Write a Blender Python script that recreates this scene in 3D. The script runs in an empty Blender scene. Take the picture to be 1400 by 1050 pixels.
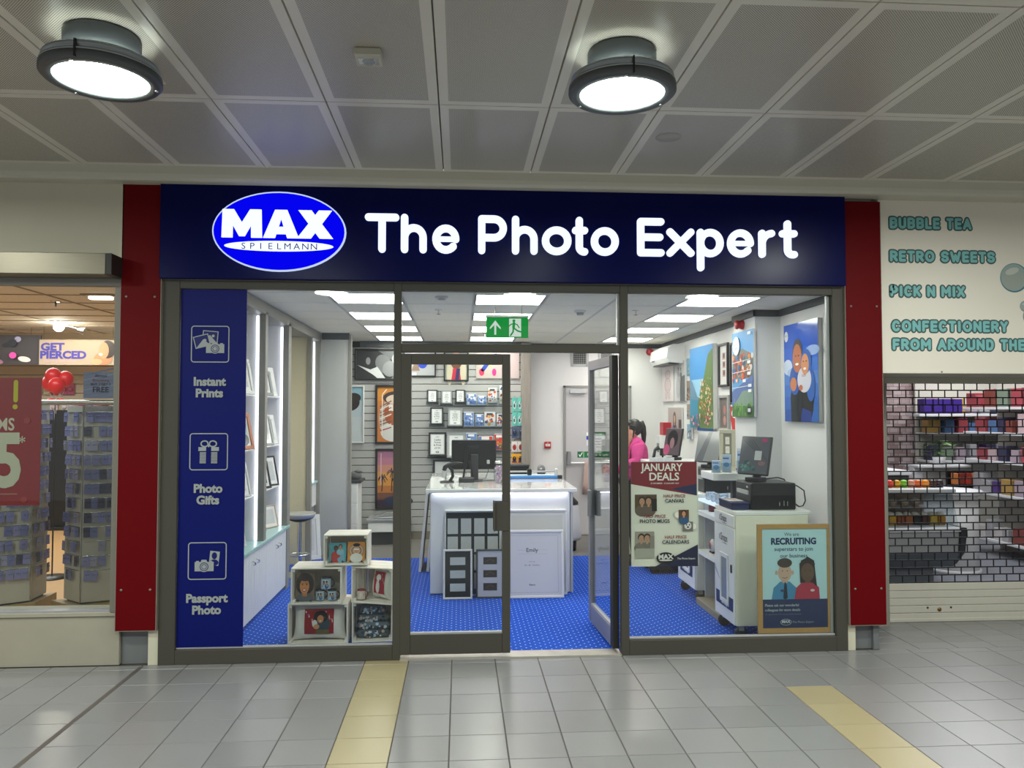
import bpy, bmesh, math, random
from mathutils import Vector, Matrix
random.seed(7)
PI = math.pi
scn = bpy.context.scene
COL = scn.collection

# ---------------------------------------------------------------- camera, world, exposure
cam_d = bpy.data.cameras.new('camera')
cam_d.sensor_fit = 'HORIZONTAL'; cam_d.sensor_width = 36.0
cam_d.lens = 36.0 * 1061.1 / 1400.0
cam_d.clip_start = 0.05; cam_d.clip_end = 200
cam = bpy.data.objects.new('camera', cam_d); COL.objects.link(cam)
cam.location = (0.6513, -5.4236, 1.7339)
cam.rotation_euler = (PI / 2 + 0.0348, 0, -0.067)
scn.camera = cam
scn.view_settings.view_transform = 'Standard'
scn.view_settings.look = 'None'
scn.view_settings.exposure = 0.0
scn.view_settings.gamma = 1.0
scn.view_settings.use_curve_mapping = False
world = bpy.data.worlds.new('world'); scn.world = world
world.use_nodes = True
world.node_tree.nodes['Background'].inputs[0].default_value = (0.93, 0.97, 1.0, 1)
world.node_tree.nodes['Background'].inputs[1].default_value = 0.42

def area_light(name, loc, size, power, color=(1, 1, 1), rot=(0, 0, 0), shape='SQUARE', sy=None):
    l = bpy.data.lights.new(name, 'AREA'); l.energy = power; l.color = color; l.shape = shape; l.size = size
    if sy: l.shape = 'RECTANGLE'; l.size_y = sy
    o = bpy.data.objects.new(name, l); COL.objects.link(o); o.location = loc; o.rotation_euler = rot
    return o

PANEL_E = 15.0       # shop ceiling panels
LAMP_E = 40.0        # mall ceiling lamps
# ---------------------------------------------------------------- materials
def lin(h):
    h = h.lstrip('#'); r = []
    for i in (0, 2, 4):
        c = int(h[i:i + 2], 16) / 255.0
        r.append(c / 12.92 if c <= 0.04045 else ((c + 0.055) / 1.055) ** 2.4)
    return (r[0], r[1], r[2], 1.0)

MATS = {}
def mat(name, hexc, rough=0.5, metal=0.0, noise=0.0, scale=20.0, bump=0.0, spec=0.5, emit=0.0, stretch=None, coat=0.0):
    if name in MATS: return MATS[name]
    m = bpy.data.materials.new(name); m.use_nodes = True
    nt = m.node_tree; b = nt.nodes['Principled BSDF']
    c = lin(hexc)
    b.inputs['Base Color'].default_value = c
    b.inputs['Roughness'].default_value = rough
    b.inputs['Metallic'].default_value = metal
    b.inputs['Specular IOR Level'].default_value = spec
    b.inputs['Coat Weight'].default_value = coat
    if emit:
        b.inputs['Emission Color'].default_value = c
        b.inputs['Emission Strength'].default_value = emit
    if noise or bump:
        tc = nt.nodes.new('ShaderNodeTexCoord'); n = nt.nodes.new('ShaderNodeTexNoise')
        n.inputs['Scale'].default_value = scale; n.inputs['Detail'].default_value = 4
        if stretch:
            mp = nt.nodes.new('ShaderNodeMapping'); mp.inputs['Scale'].default_value = stretch
            nt.links.new(tc.outputs['Object'], mp.inputs[0]); nt.links.new(mp.outputs[0], n.inputs['Vector'])
        else:
            nt.links.new(tc.outputs['Object'], n.inputs['Vector'])
        if noise:
            mx = nt.nodes.new('ShaderNodeMix'); mx.data_type = 'RGBA'
            mx.inputs['A'].default_value = tuple(max(0, v * (1 - noise)) for v in c[:3]) + (1,)
            mx.inputs['B'].default_value = tuple(min(1, v * (1 + noise)) for v in c[:3]) + (1,)
            nt.links.new(n.outputs['Fac'], mx.inputs['Factor']); nt.links.new(mx.outputs['Result'], b.inputs['Base Color'])
        if bump:
            bp = nt.nodes.new('ShaderNodeBump'); bp.inputs['Strength'].default_value = bump; bp.inputs['Distance'].default_value = 0.003
            nt.links.new(n.outputs['Fac'], bp.inputs['Height']); nt.links.new(bp.outputs[0], b.inputs['Normal'])
    MATS[name] = m
    return m

def emis(name, hexc, strength):
    if name in MATS: return MATS[name]
    m = bpy.data.materials.new(name); m.use_nodes = True; nt = m.node_tree
    nt.nodes.remove(nt.nodes['Principled BSDF'])
    e = nt.nodes.new('ShaderNodeEmission'); e.inputs[0].default_value = lin(hexc); e.inputs[1].default_value = strength
    nt.links.new(e.outputs[0], nt.nodes['Material Output'].inputs[0])
    MATS[name] = m; return m

def glass(name, tint='ffffff', refl=1.0):
    m = bpy.data.materials.new(name); m.use_nodes = True; nt = m.node_tree
    nt.nodes.remove(nt.nodes['Principled BSDF'])
    t = nt.nodes.new('ShaderNodeBsdfTransparent'); t.inputs[0].default_value = lin(tint)
    g = nt.nodes.new('ShaderNodeBsdfGlossy'); g.inputs['Roughness'].default_value = 0.02
    f = nt.nodes.new('ShaderNodeFresnel'); ge = nt.nodes.new('ShaderNodeNewGeometry'); mr = nt.nodes.new('ShaderNodeMapRange')
    mr.inputs[3].default_value = 1.45; mr.inputs[4].default_value = 1 / 1.45      # same index seen from either face of the pane
    nt.links.new(ge.outputs['Backfacing'], mr.inputs[0]); nt.links.new(mr.outputs[0], f.inputs[0])
    mu = nt.nodes.new('ShaderNodeMath'); mu.operation = 'MULTIPLY'; mu.inputs[1].default_value = refl
    mx = nt.nodes.new('ShaderNodeMixShader')
    nt.links.new(f.outputs[0], mu.inputs[0]); nt.links.new(mu.outputs[0], mx.inputs[0])
    nt.links.new(t.outputs[0], mx.inputs[1]); nt.links.new(g.outputs[0], mx.inputs[2])
    nt.links.new(mx.outputs[0], nt.nodes['Material Output'].inputs[0])
    MATS[name] = m; return m

def print_mat(name='print', rough=0.45, spec=0.4):
    if name in MATS: return MATS[name]
    m = bpy.data.materials.new(name); m.use_nodes = True; nt = m.node_tree; b = nt.nodes['Principled BSDF']
    a = nt.nodes.new('ShaderNodeAttribute'); a.attribute_name = 'Col'
    nt.links.new(a.outputs['Color'], b.inputs['Base Color'])
    b.inputs['Roughness'].default_value = rough; b.inputs['Specular IOR Level'].default_value = spec
    MATS[name] = m; return m
PRINT = print_mat(); PRINT_G = print_mat('print_glossy', 0.12, 0.5); PRINT_M = print_mat('print_matt', 0.8, 0.2)

GLASS = glass('shop_glass', 'f6f9f7', 1.0); ACRYL = glass('acrylic', 'eef2f4', 1.0); FGLASS = glass('frame_glass', 'fafafa', 1.0)
alu = mat('bronze_grey_aluminium', '4a4841', 0.45, 0.0, 0.05, 3, spec=0.25)
alu_in = mat('silver_aluminium', 'a8a8aa', 0.35, 0.3)
black = mat('black_plastic', '17181a', 0.35); dgrey = mat('dark_grey_plastic', '2e3033', 0.4)
chrome = mat('chrome', 'd5d5d5', 0.12, 1.0)
steel = mat('brushed_steel', '6f6b5d', 0.35, 0.7, 0.12, 30, stretch=(0.3, 1, 6))
white = mat('white_laminate', 'e6e6e6', 0.35); whitem = mat('white_paint', 'dedede', 0.7, noise=0.02, scale=3)
greyw = mat('grey_laminate', 'b4b6b6', 0.45)
offw = mat('cream_paint', 'cbc7b2', 0.55, noise=0.05, scale=2.5)
red_p = mat('red_cladding', '62040a', 0.5, noise=0.04, scale=3, spec=0.1)
navy_p = mat('navy_sign_panel', '010746', 0.26, spec=0.13)
screw_m = mat('screw_steel', '8c8378', 0.4, 0.5)
unit_grey = mat('grey_unit_frame', '8b8984', 0.5, noise=0.03)
teal_edge = mat('pale_teal_worktop', '9fc4c6', 0.3)
darkgrey = mat('dark_grey_cornice', '4b4e52', 0.6, noise=0.15, scale=8)

# ---------------------------------------------------------------- mesh builder
class MB:
    def __init__(s): s.v = []; s.f = []; s.mi = []; s.sm = []; s.cur = 0
    def add(s, vs, fs, smooth=False):
        n = len(s.v); s.v += [tuple(v) for v in vs]
        for f in fs: s.f.append(tuple(i + n for i in f)); s.mi.append(s.cur); s.sm.append(smooth)
        return s
    def box(s, a, b, M=None):
        x0, y0, z0 = a; x1, y1, z1 = b
        vs = [(x0,y0,z0),(x1,y0,z0),(x1,y1,z0),(x0,y1,z0),(x0,y0,z1),(x1,y0,z1),(x1,y1,z1),(x0,y1,z1)]
        if M: vs = [M @ Vector(v) for v in vs]
        return s.add(vs, [(0,3,2,1),(4,5,6,7),(0,1,5,4),(1,2,6,5),(2,3,7,6),(3,0,4,7)])
    def cbox(s, a, b, c=0.006):
        # box with all edges chamfered
        x0,y0,z0 = a; x1,y1,z1 = b
        c = min(c, (x1-x0)/2.2, (y1-y0)/2.2, (z1-z0)/2.2)
        bm = bmesh.new(); vs = [bm.verts.new(p) for p in [(x0,y0,z0),(x1,y0,z0),(x1,y1,z0),(x0,y1,z0),(x0,y0,z1),(x1,y0,z1),(x1,y1,z1),(x0,y1,z1)]]
        for f in [(0,3,2,1),(4,5,6,7),(0,1,5,4),(1,2,6,5),(2,3,7,6),(3,0,4,7)]: bm.faces.new([vs[i] for i in f])
        bmesh.ops.bevel(bm, geom=bm.edges[:], offset=c, segments=1, affect='EDGES')
        bm.verts.index_update(); s.add([v.co[:] for v in bm.verts], [[v.index for v in f.verts] for f in bm.faces]); bm.free(); return s
    def prism(s, poly, z0, z1, M=None):
        # poly in XY extruded z0..z1
        n = len(poly); vs = [(x, y, z0) for x, y in poly] + [(x, y, z1) for x, y in poly]
        if M: vs = [M @ Vector(v) for v in vs]
        fs = [tuple(range(n - 1, -1, -1)), tuple(range(n, 2 * n))] + [(i, (i + 1) % n, n + (i + 1) % n, n + i) for i in range(n)]
        return s.add(vs, fs)
    def lathe(s, prof, cx=0, cy=0, n=24, M=None, cap=True):
        vs = []; fs = []; k = len(prof)
        for i in range(n):
            a = 2 * PI * i / n
            for r, z in prof: vs.append((cx + r * math.cos(a), cy + r * math.sin(a), z))
        if M: vs = [M @ Vector(v) for v in vs]
        for i in range(n):
            j = (i + 1) % n
            for t in range(k - 1): fs.append((i * k + t, j * k + t, j * k + t + 1, i * k + t + 1))
        s.add(vs, fs, True)
        if cap:
            s.add([vs[i * k] for i in range(n)][::-1], [tuple(range(n))]); s.add([vs[i * k + k - 1] for i in range(n)], [tuple(range(n))])
        return s
    def tube(s, pts, r, n=8):
        pts = [Vector(p) for p in pts]; vs = []; fs = []
        rr = r if isinstance(r, (list, tuple)) else [r] * len(pts)
        prev = None
        for i, p in enumerate(pts):
            d = (pts[min(i + 1, len(pts) - 1)] - pts[max(i - 1, 0)]).normalized()
            if prev is None:
                up = Vector((0, 0, 1)) if abs(d.z) < 0.9 else Vector((1, 0, 0)); a = d.cross(up).normalized()
            else:
                a = (prev - d * prev.dot(d)).normalized()
            prev = a; b = d.cross(a)
            for k in range(n):
                t = 2 * PI * k / n; vs.append(p + (a * math.cos(t) + b * math.sin(t)) * rr[i])
        for i in range(len(pts) - 1):
            for k in range(n):
                l = (k + 1) % n; fs.append((i * n + k, i * n + l, (i + 1) * n + l, (i + 1) * n + k))
        s.add(vs, fs, True)
        s.add(vs[:n][::-1], [tuple(range(n))]); s.add(vs[-n:], [tuple(range(n))]); return s
    def sphere(s, c, r, n=16, m=10, sc=(1, 1, 1)):
        vs = [(c[0], c[1], c[2] + r * sc[2])]; fs = []
        for j in range(1, m):
            ph = PI * j / m
            for i in range(n):
                t = 2 * PI * i / n; vs.append((c[0] + r * sc[0] * math.sin(ph) * math.cos(t), c[1] + r * sc[1] * math.sin(ph) * math.sin(t), c[2] + r * sc[2] * math.cos(ph)))
        vs.append((c[0], c[1], c[2] - r * sc[2])); L = len(vs) - 1
        for i in range(n):
            k = (i + 1) % n; fs.append((0, 1 + i, 1 + k)); fs.append((L, 1 + (m - 2) * n + k, 1 + (m - 2) * n + i))
            for j in range(m - 2): a = 1 + j * n; fs.append((a + i, a + n + i, a + n + k, a + k))
        return s.add(vs, fs, True)
    def mesh(s, name, mats):
        me = bpy.data.meshes.new(name); me.from_pydata(s.v, [], s.f)
        for m in (mats if isinstance(mats, (list, tuple)) else [mats]): me.materials.append(m)
        me.polygons.foreach_set('material_index', s.mi); me.polygons.foreach_set('use_smooth', s.sm); me.update()
        return me

def link(name, data, parent=None, loc=None, rot=None, M=None):
    o = bpy.data.objects.new(name, data); COL.objects.link(o)
    if parent: o.parent = parent
    if loc: o.location = loc
    if rot: o.rotation_euler = rot
    if M: o.matrix_local = M
    return o
def part(name, mb, mats, parent=None, loc=None, rot=None, label=None):
    o = link(name, mb.mesh(name, mats), parent, loc, rot)
    if label: o['label'] = label
    return o
def tag(o, label, cat, group=None, kind=None):
    o['label'] = label; o['category'] = cat
    if group: o['group'] = group
    if kind: o['kind'] = kind
    return o
def thing(name, label, cat, loc=(0, 0, 0), rz=0, group=None):
    return tag(link(name, None, None, loc, (0, 0, rz)), label, cat, group)
def struct(name, mb, mats, label=None, loc=None, rot=None):
    o = part(name, mb, mats, None, loc, rot, label); o['kind'] = 'structure'; return o
def copy_tree(o, parent=None):
    c = o.copy(); COL.objects.link(c); c.parent = parent
    for ch in o.children: copy_tree(ch, c)
    return c
def mbx(*boxes):
    m = MB()
    for a, b in boxes: m.box(a, b)
    return m
def cb(a, b, c=0.005): return MB().cbox(a, b, c)

# ---------------------------------------------------------------- flat printed art: coloured shapes on real surfaces
_txt = {}
def text_mesh(body, bold=0.0, spacing=1.0, align='CENTER', extrude=0.0, shear=0.0):
    k = (body, bold, spacing, align, extrude, shear)
    if k not in _txt:
        c = bpy.data.curves.new('lettering', 'FONT'); c.body = body; c.offset = bold; c.space_character = spacing
        c.align_x = align; c.extrude = extrude; c.resolution_u = 3; c.size = 1.0; c.shear = shear
        o = bpy.data.objects.new('lettering', c); COL.objects.link(o)
        me = bpy.data.meshes.new_from_object(o)
        _txt[k] = ([v.co.copy() for v in me.vertices], [tuple(p.vertices) for p in me.polygons])
        bpy.data.objects.remove(o); bpy.data.curves.remove(c); bpy.data.meshes.remove(me)
    return _txt[k]
def ribbon(path, w, closed=False, cap=True):
    """flat stroke of width w along path with round ends and joins: list of polygons"""
    P = []
    for p in path:
        p = Vector(p)
        if not P or (p - P[-1]).length > 1e-5: P.append(p)
    if closed and (P[0] - P[-1]).length < 1e-5: P.pop()
    if not closed:                       # break at sharp corners, round caps fill them
        for i in range(1, len(P) - 1):
            if (P[i] - P[i - 1]).normalized().dot((P[i + 1] - P[i]).normalized()) < 0.75:
                return ribbon(P[:i + 1], w) + ribbon(P[i:], w)
    n = len(P); out = []; L = []; R = []
    for i in range(n):
        a = P[(i - 1) % n] if (closed or i > 0) else P[i]; b = P[(i + 1) % n] if (closed or i < n - 1) else P[i]
        d1 = (P[i] - a).normalized() if (P[i] - a).length > 0 else (b - P[i]).normalized(); d2 = (b - P[i]).normalized() if (b - P[i]).length > 0 else d1
        d = (d1 + d2).normalized(); q = Vector((-d.y, d.x)) * (w / 2) / max(0.5, d1.dot(d))
        L.append(P[i] + q); R.append(P[i] - q)
    for i in range(n if closed else n - 1):
        j = (i + 1) % n; out.append([R[i], R[j], L[j], L[i]])
    if cap and not closed:
        for c in (P[0], P[-1]): out.append([c + Vector((math.cos(2 * PI * k / 16), math.sin(2 * PI * k / 16))) * (w / 2) for k in range(16)])
    return out
def arc(cx, cy, rx, ry, a0, a1, n=14):
    return [(cx + rx * math.cos(math.radians(a0 + (a1 - a0) * i / n)), cy + ry * math.sin(math.radians(a0 + (a1 - a0) * i / n))) for i in range(n + 1)]

class Art:
    """2D picture in u (right), v (up); every shape lies a hair in front of the one before"""
    def __init__(s, step=0.0003): s.v = []; s.f = []; s.c = []; s.lv = 0; s.step = step
    def _p(s, polys, col):
        c = lin(col) if isinstance(col, str) else col
        for k, p in enumerate(polys):
            n = len(s.v); s.v += [(q[0], -s.lv * s.step - (k * 7 % 11) * 3e-5, q[1]) for q in p]; s.f.append(tuple(range(n, n + len(p)))); s.c.append(c)
        s.lv += 1; return s
    def poly(s, pts, col): return s._p([pts], col)
    def rect(s, x0, y0, x1, y1, col): return s._p([[(x0, y0), (x1, y0), (x1, y1), (x0, y1)]], col)
    def ell(s, cx, cy, rx, ry, col, rot=0, n=20):
        ca, sa = math.cos(rot), math.sin(rot)
        return s._p([[(cx + rx * math.cos(2*PI*i/n) * ca - ry * math.sin(2*PI*i/n) * sa, cy + rx * math.cos(2*PI*i/n) * sa + ry * math.sin(2*PI*i/n) * ca) for i in range(n)]], col)
    def line(s, path, w, col, closed=False): return s._p(ribbon(path, w, closed), col)
    def rrect(s, x0, y0, x1, y1, r, w, col):
        pts = arc(x1 - r, y1 - r, r, r, 0, 90, 5) + arc(x0 + r, y1 - r, r, r, 90, 180, 5) + arc(x0 + r, y0 + r, r, r, 180, 270, 5) + arc(x1 - r, y0 + r, r, r, 270, 360, 5)
        return s._p(ribbon(pts, w, True), col)
    def text(s, body, x, y, size, col, bold=0.0, sx=1.0, align='CENTER', spacing=1.0, shear=0.0):
        vs, fs = text_mesh(body, bold, spacing, align, 0.0, shear)
        c = lin(col)
        for k, f in enumerate(fs):        # bold outlines overlap: keep their faces a hair apart
            n = len(s.v); s.v += [(x + vs[i].x * size * sx, -s.lv * s.step - (k * 7 % 11) * 2e-5, y + vs[i].y * size) for i in f]
            s.f.append(tuple(range(n, n + len(f)))); s.c.append(c)
        s.lv += 1; return s
    def dots(s, n, x0, y0, x1, y1, r0, r1, cols, rnd, sq=1.0):
        for i in range(n):
            x = rnd.uniform(x0, x1); y = rnd.uniform(y0, y1); r = rnd.uniform(r0, r1)
            if i % 8: s.lv -= .9
            s.ell(x, y, r, r * sq, rnd.choice(cols), rnd.uniform(0, 3), 7); 
        return s
    def mesh(s, name, m=None, bend=None):
        vs = [bend(v) for v in s.v] if bend else s.v
        me = bpy.data.meshes.new(name); me.from_pydata(vs, [], s.f); me.materials.append(m or PRINT)
        a = me.color_attributes.new('Col', 'FLOAT_COLOR', 'CORNER')
        buf = []
        for p, c in zip(me.polygons, s.c): buf += list(c) * len(p.vertices)
        a.data.foreach_set('color', buf); me.update(); return me
    def put(s, name, parent, loc=(0, 0, 0), rot=(0, 0, 0), m=None, label=None):
        o = link(name, s.mesh(name, m), parent, loc, rot)
        if label: o['label'] = label
        return o

def face(a, cx, cy, s, skin='c08a6a', hair='1c1512', shirt='335577', long=False, bald=False):
    """head and shoulders, s = head height"""
    a.ell(cx, cy - 1.25 * s, 0.95 * s, 0.75 * s, shirt)
    if long: a.ell(cx, cy - 0.15 * s, 0.62 * s, 0.95 * s, hair)
    a.rect(cx - 0.14 * s, cy - 0.75 * s, cx + 0.14 * s, cy - 0.3 * s, skin)
    if not bald: a.ell(cx, cy + 0.12 * s, 0.47 * s, 0.52 * s, hair)
    a.ell(cx, cy - 0.05 * s, 0.35 * s, 0.46 * s, skin)
    if s > 0.04:
        for q in (-1, 1): a.ell(cx + q * 0.14 * s, cy + 0.03 * s, 0.04 * s, 0.03 * s, '1a1412')
        a.ell(cx, cy - 0.26 * s, 0.11 * s, 0.035 * s, 'b05050')
    return a
def glyph(ch, W=0.62, r=0.1, xh=0.74):
    """skeleton strokes of a rounded sans letter, cap height 1, stroke radius r"""
    t = 1 - r; m = W / 2; R = W - r; x2 = xh - r; xm = xh / 2
    g = {
    'T': [[(r, t), (R, t)], [(m, t), (m, r)]],
    'h': [[(r, t), (r, r)], [(r, x2 - .25)] + arc(m, x2 - .25, R - m, .25, 180, 0) + [(R, r)]],
    'e': [[(r, xm), (R, xm)], arc(m, xm, R - m, xm - r, 0, 318, 24)],
    'P': [[(r, r), (r, t), (m, t)] , arc(R - .24, t - .24, .24, .24, 90, -90) + [(r, t - .48)], [(m, t), (R - .24, t)]],
    'o': [arc(m, xm, R - m, xm - r, 0, 360, 28)],
    't': [[(m - .02, t), (m - .02, r + .13)] + arc(m + .11, r + .13, .13, .13, 180, 270, 6) + [(R, r)], [(r, x2), (R, x2)]],
    'E': [[(R, t), (r, t), (r, r), (R, r)], [(r, .5), (R - .03, .5)]],
    'x': [[(r, x2), (R, r)], [(r, r), (R, x2)]],
    'p': [[(r, x2), (r, -.28)], arc(m, xm, R - m, xm - r, 0, 360, 28)],
    'r': [[(r, x2), (r, r)], [(r, x2 - .28)] + arc(r + .28, x2 - .28, .28, .28, 180, 95)],
    # capitals for the sweet shop board
    'B': [[(r, r), (r, t), (R - .2, t)] + arc(R - .2, t - .19, .19, .19, 90, -90) + [(r, t - .38)], [(R - .2, t - .38)] + arc(R - .21, r + .21, .21, .21, 90, -90) + [(r, r)]],
    'U': [[(r, t), (r, r + .22)] + arc(m, r + .22, R - m, .22, 180, 360) + [(R, t)]],
    'L': [[(r, t), (r, r), (R, r)]],
    'A': [[(r, r), (m, t), (R, r)], [(r + .1, .35), (R - .1, .35)]],
    'R': [[(r, r), (r, t), (R - .22, t)] + arc(R - .22, t - .21, .21, .21, 90, -90) + [(r, t - .42)], [(m, t - .42), (R, r)]],
    'O': [arc(m, .5, R - m, t - .5, 0, 360, 24)],
    'S': [arc(m, t - .2, R - m, .2, 20, 180, 8) + arc(m, t - .2, R - m, .2, 180, 270, 6) + arc(m, r + .2, R - m, .2, 90, -160, 12)],
    'W': [[(r, t), (m * .55 + r * .45, r), (m, t - .25), (m * .55 + R * .45, r), (R, t)]],
    'M': [[(r, r), (r, t), (m, .4), (R, t), (R, r)]],
    'I': [[(m, t), (m, r)]],
    'C': [arc(m, .5, R - m, t - .5, 45, 315, 20)],
    'K': [[(r, r), (r, t)], [(R, t), (r, .45)], [(m * .8, .55), (R, r)]],
    'N': [[(r, r), (r, t), (R, r), (R, t)]],
    'X': [[(r, t), (R, r)], [(r, r), (R, t)]],
    'F': [[(R, t), (r, t), (r, r)], [(r, .5), (R - .06, .5)]],
    'Y': [[(r, t), (m, .5), (R, t)], [(m, .5), (m, r)]],
    'H': [[(r, r), (r, t)], [(R, r), (R, t)], [(r, .5), (R, .5)]],
    'D': [[(r, r), (r, t), (m, t)] + arc(m, .5, R - m, t - .5, 90, -90) + [(r, r)]],
    }
    return g[ch]

# structure split into faces of the room
def ext_stroke(polys, depth, scale, ox, oz):
    m = MB()
    for p in polys:
        n = len(p); vs = [(ox + q[0] * scale, 0, oz + q[1] * scale) for q in p] + [(ox + q[0] * scale, depth, oz + q[1] * scale) for q in p]
        m.add(vs, [tuple(range(n)), tuple(range(2 * n - 1, n - 1, -1))] + [(i, n + i, n + (i + 1) % n, (i + 1) % n) for i in range(n)])
    return m
# ================================================================ SETTING: mall floor
tile_g = mat('grey_floor_tile', '858585', 0.25, noise=0.06, scale=2.2, spec=0.5)
tile_c = mat('cream_floor_tile', 'a59a78', 0.30, noise=0.05, scale=2.2)
grout = mat('dark_grout', '4a4540', 0.8)
for tm, amt in ((tile_g, 0.06), (tile_c, 0.04)):   # every tile its own tone
    nt = tm.node_tree; b = nt.nodes['Principled BSDF']; src = b.inputs['Base Color'].links[0].from_socket
    oi = nt.nodes.new('ShaderNodeObjectInfo'); hs = nt.nodes.new('ShaderNodeHueSaturation'); mr = nt.nodes.new('ShaderNodeMapRange')
    mr.inputs[3].default_value = 1 - amt; mr.inputs[4].default_value = 1 + amt
    nt.links.new(oi.outputs['Random'], mr.inputs[0]); nt.links.new(mr.outputs[0], hs.inputs['Value'])
    nt.links.new(src, hs.inputs['Color']); nt.links.new(hs.outputs[0], b.inputs['Base Color'])
floor = struct('floor', mbx(((-12, -10, -0.03), (14, 0.9, -0.004))), grout, 'grey square tiled mall floor with two cream tile strips')
def tile_mb(w, d, m=None, x=0, y=0, g=0.0022, c=0.002):
    m = m or MB()
    a, b2, e, f = x + g, x + w - g, y + g, y + d - g
    vs = [(a, e, -0.004), (b2, e, -0.004), (b2, f, -0.004), (a, f, -0.004), (a + c, e + c, 0), (b2 - c, e + c, 0), (b2 - c, f - c, 0), (a + c, f - c, 0)]
    return m.add(vs, [(4, 5, 6, 7), (0, 1, 5, 4), (1, 2, 6, 5), (2, 3, 7, 6), (3, 0, 4, 7)])
T_FULL = tile_mb(0.3, 0.3).mesh('tile', tile_g); T_CREAM = tile_mb(0.3, 0.3).mesh('tile', tile_c)
T_STRIP = tile_mb(0.3, 0.09).mesh('tile', tile_g); T_STRIPC = tile_mb(0.3, 0.09).mesh('tile', tile_c); T_HALF = tile_mb(0.3, 0.15).mesh('tile', tile_g)
far_g = MB(); far_c = MB()
for j in range(-32, 1):
    y = 0.3 * (j - 1) if j <= 0 else 0
    for i in range(-36, 44):
        x = 0.3 * i
        cream = i == 0 or (i == 9 and j <= -2) or i in (-9, 18)
        near = y > -2.2 and (x > 0.65 - (y + 5.9) * 0.70) and (x < 0.5 + (y + 5.9) * 0.80)
        gx = -1.5 == round(x, 2)
        if near:
            o = link('tile', T_CREAM if cream else T_FULL, floor, (x, y, 0))
        else: tile_mb(0.3, 0.3, far_c if cream else far_g, x, y)
for i in range(-9, 22):
    if 3.9 > 0.3 * i > -1.7 or True: tile_mb(0.3, 0.09, far_c if i == 0 else far_g, 0.3 * i, 0)
for k in range(5):
    for i in range(12, 20):
        link('tile', T_HALF, floor, (0.3 * i + 0.1, 0.09 + 0.15 * k, 0))
    for i in range(20, 30): tile_mb(0.3, 0.15, far_g, 0.3 * i + 0.1, 0.09 + 0.15 * k)
o = part('tile', far_g, tile_g, floor); o['kind'] = 'stuff'
o = part('tile', far_c, tile_c, floor); o['kind'] = 'stuff'
part('expansion_joint', mbx(((-1.515, -9, -0.003), (-1.485, 0.06, 0.0012))), mat('joint_rubber', '57504a', 0.7), floor)
part('expansion_joint', mbx(((-3.4, -0.62, -0.003), (-2.2, -0.59, 0.0012))), MATS['joint_rubber'], floor)

# ================================================================ mall ceiling
ceil_w = mat('ceiling_panel_border', 'd8d3c8', 0.36, spec=0.5)
perf = bpy.data.materials.new('perforated_metal'); perf.use_nodes = True; MATS['perforated_metal'] = perf
nt = perf.node_tree; b = nt.nodes['Principled BSDF']; b.inputs['Roughness'].default_value = 0.36
tc = nt.nodes.new('ShaderNodeTexCoord'); mp = nt.nodes.new('ShaderNodeMapping'); mp.inputs['Rotation'].default_value = (0, 0, PI / 4)
mp.inputs['Scale'].default_value = (1 / 0.0085, 1 / 0.0085, 1)
vo = nt.nodes.new('ShaderNodeSeparateXYZ')
nt.links.new(tc.outputs['Object'], mp.inputs[0]); nt.links.new(mp.outputs[0], vo.inputs[0])
def mth(nt, op, a, b2=None):
    n = nt.nodes.new('ShaderNodeMath'); n.operation = op
    for i, v in enumerate((a, b2)):
        if v is None: continue
        if isinstance(v, (int, float)): n.inputs[i].default_value = v
        else: nt.links.new(v, n.inputs[i])
    return n.outputs[0]
def dotmask(nt, sx, sy, r2):
    fx = mth(nt, 'SUBTRACT', mth(nt, 'FRACT', sx), 0.5); fy = mth(nt, 'SUBTRACT', mth(nt, 'FRACT', sy), 0.5)
    return mth(nt, 'LESS_THAN', mth(nt, 'ADD', mth(nt, 'MULTIPLY', fx, fx), mth(nt, 'MULTIPLY', fy, fy)), r2)
dm = dotmask(nt, vo.outputs[0], vo.outputs[1], 0.33 ** 2)
mx = nt.nodes.new('ShaderNodeMix'); mx.data_type = 'RGBA'; mx.inputs['A'].default_value = lin('cbc6ba'); mx.inputs['B'].default_value = lin('4a463f')
nt.links.new(dm, mx.inputs['Factor']); nt.links.new(mx.outputs['Result'], b.inputs['Base Color'])
CZ = 3.395; CW = 0.605
ceiling = struct('ceiling', mbx(((-10, -9.6, CZ + 0.02), (12, -0.07, CZ + 0.10))), mat('ceiling_void', '6a665e', 0.9), 'perforated metal panel ceiling of the mall')
def cpanel(m, x=0, y=0, w=CW, d=1.18):
    g = 0.0016; bo = 0.051
    X0, X1, Y0, Y1 = x + g, x + w - g, y + g, y + d - g
    o = [(X0, Y0), (X1, Y0), (X1, Y1), (X0, Y1)]; i = [(X0 + bo, Y0 + bo), (X1 - bo, Y0 + bo), (X1 - bo, Y1 - bo), (X0 + bo, Y1 - bo)]
    e = [(X0 + .003, Y0 + .003), (X1 - .003, Y0 + .003), (X1 - .003, Y1 - .003), (X0 + .003, Y1 - .003)]
    vs = [(a, b2, 0.02) for a, b2 in o] + [(a, b2, 0.0) for a, b2 in e] + [(a, b2, 0.0) for a, b2 in i]
    m.cur = 0; m.add(vs, [(k, (k + 1) % 4, 4 + (k + 1) % 4, 4 + k) for k in range(4)] + [(4 + k, 4 + (k + 1) % 4, 8 + (k + 1) % 4, 8 + k) for k in range(4)])
    m.cur = 1; m.add(vs[8:], [(0, 1, 2, 3)]); m.cur = 0; return m
CP = cpanel(MB()).mesh('ceiling_panel', [ceil_w, perf]); farp = MB()
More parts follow.
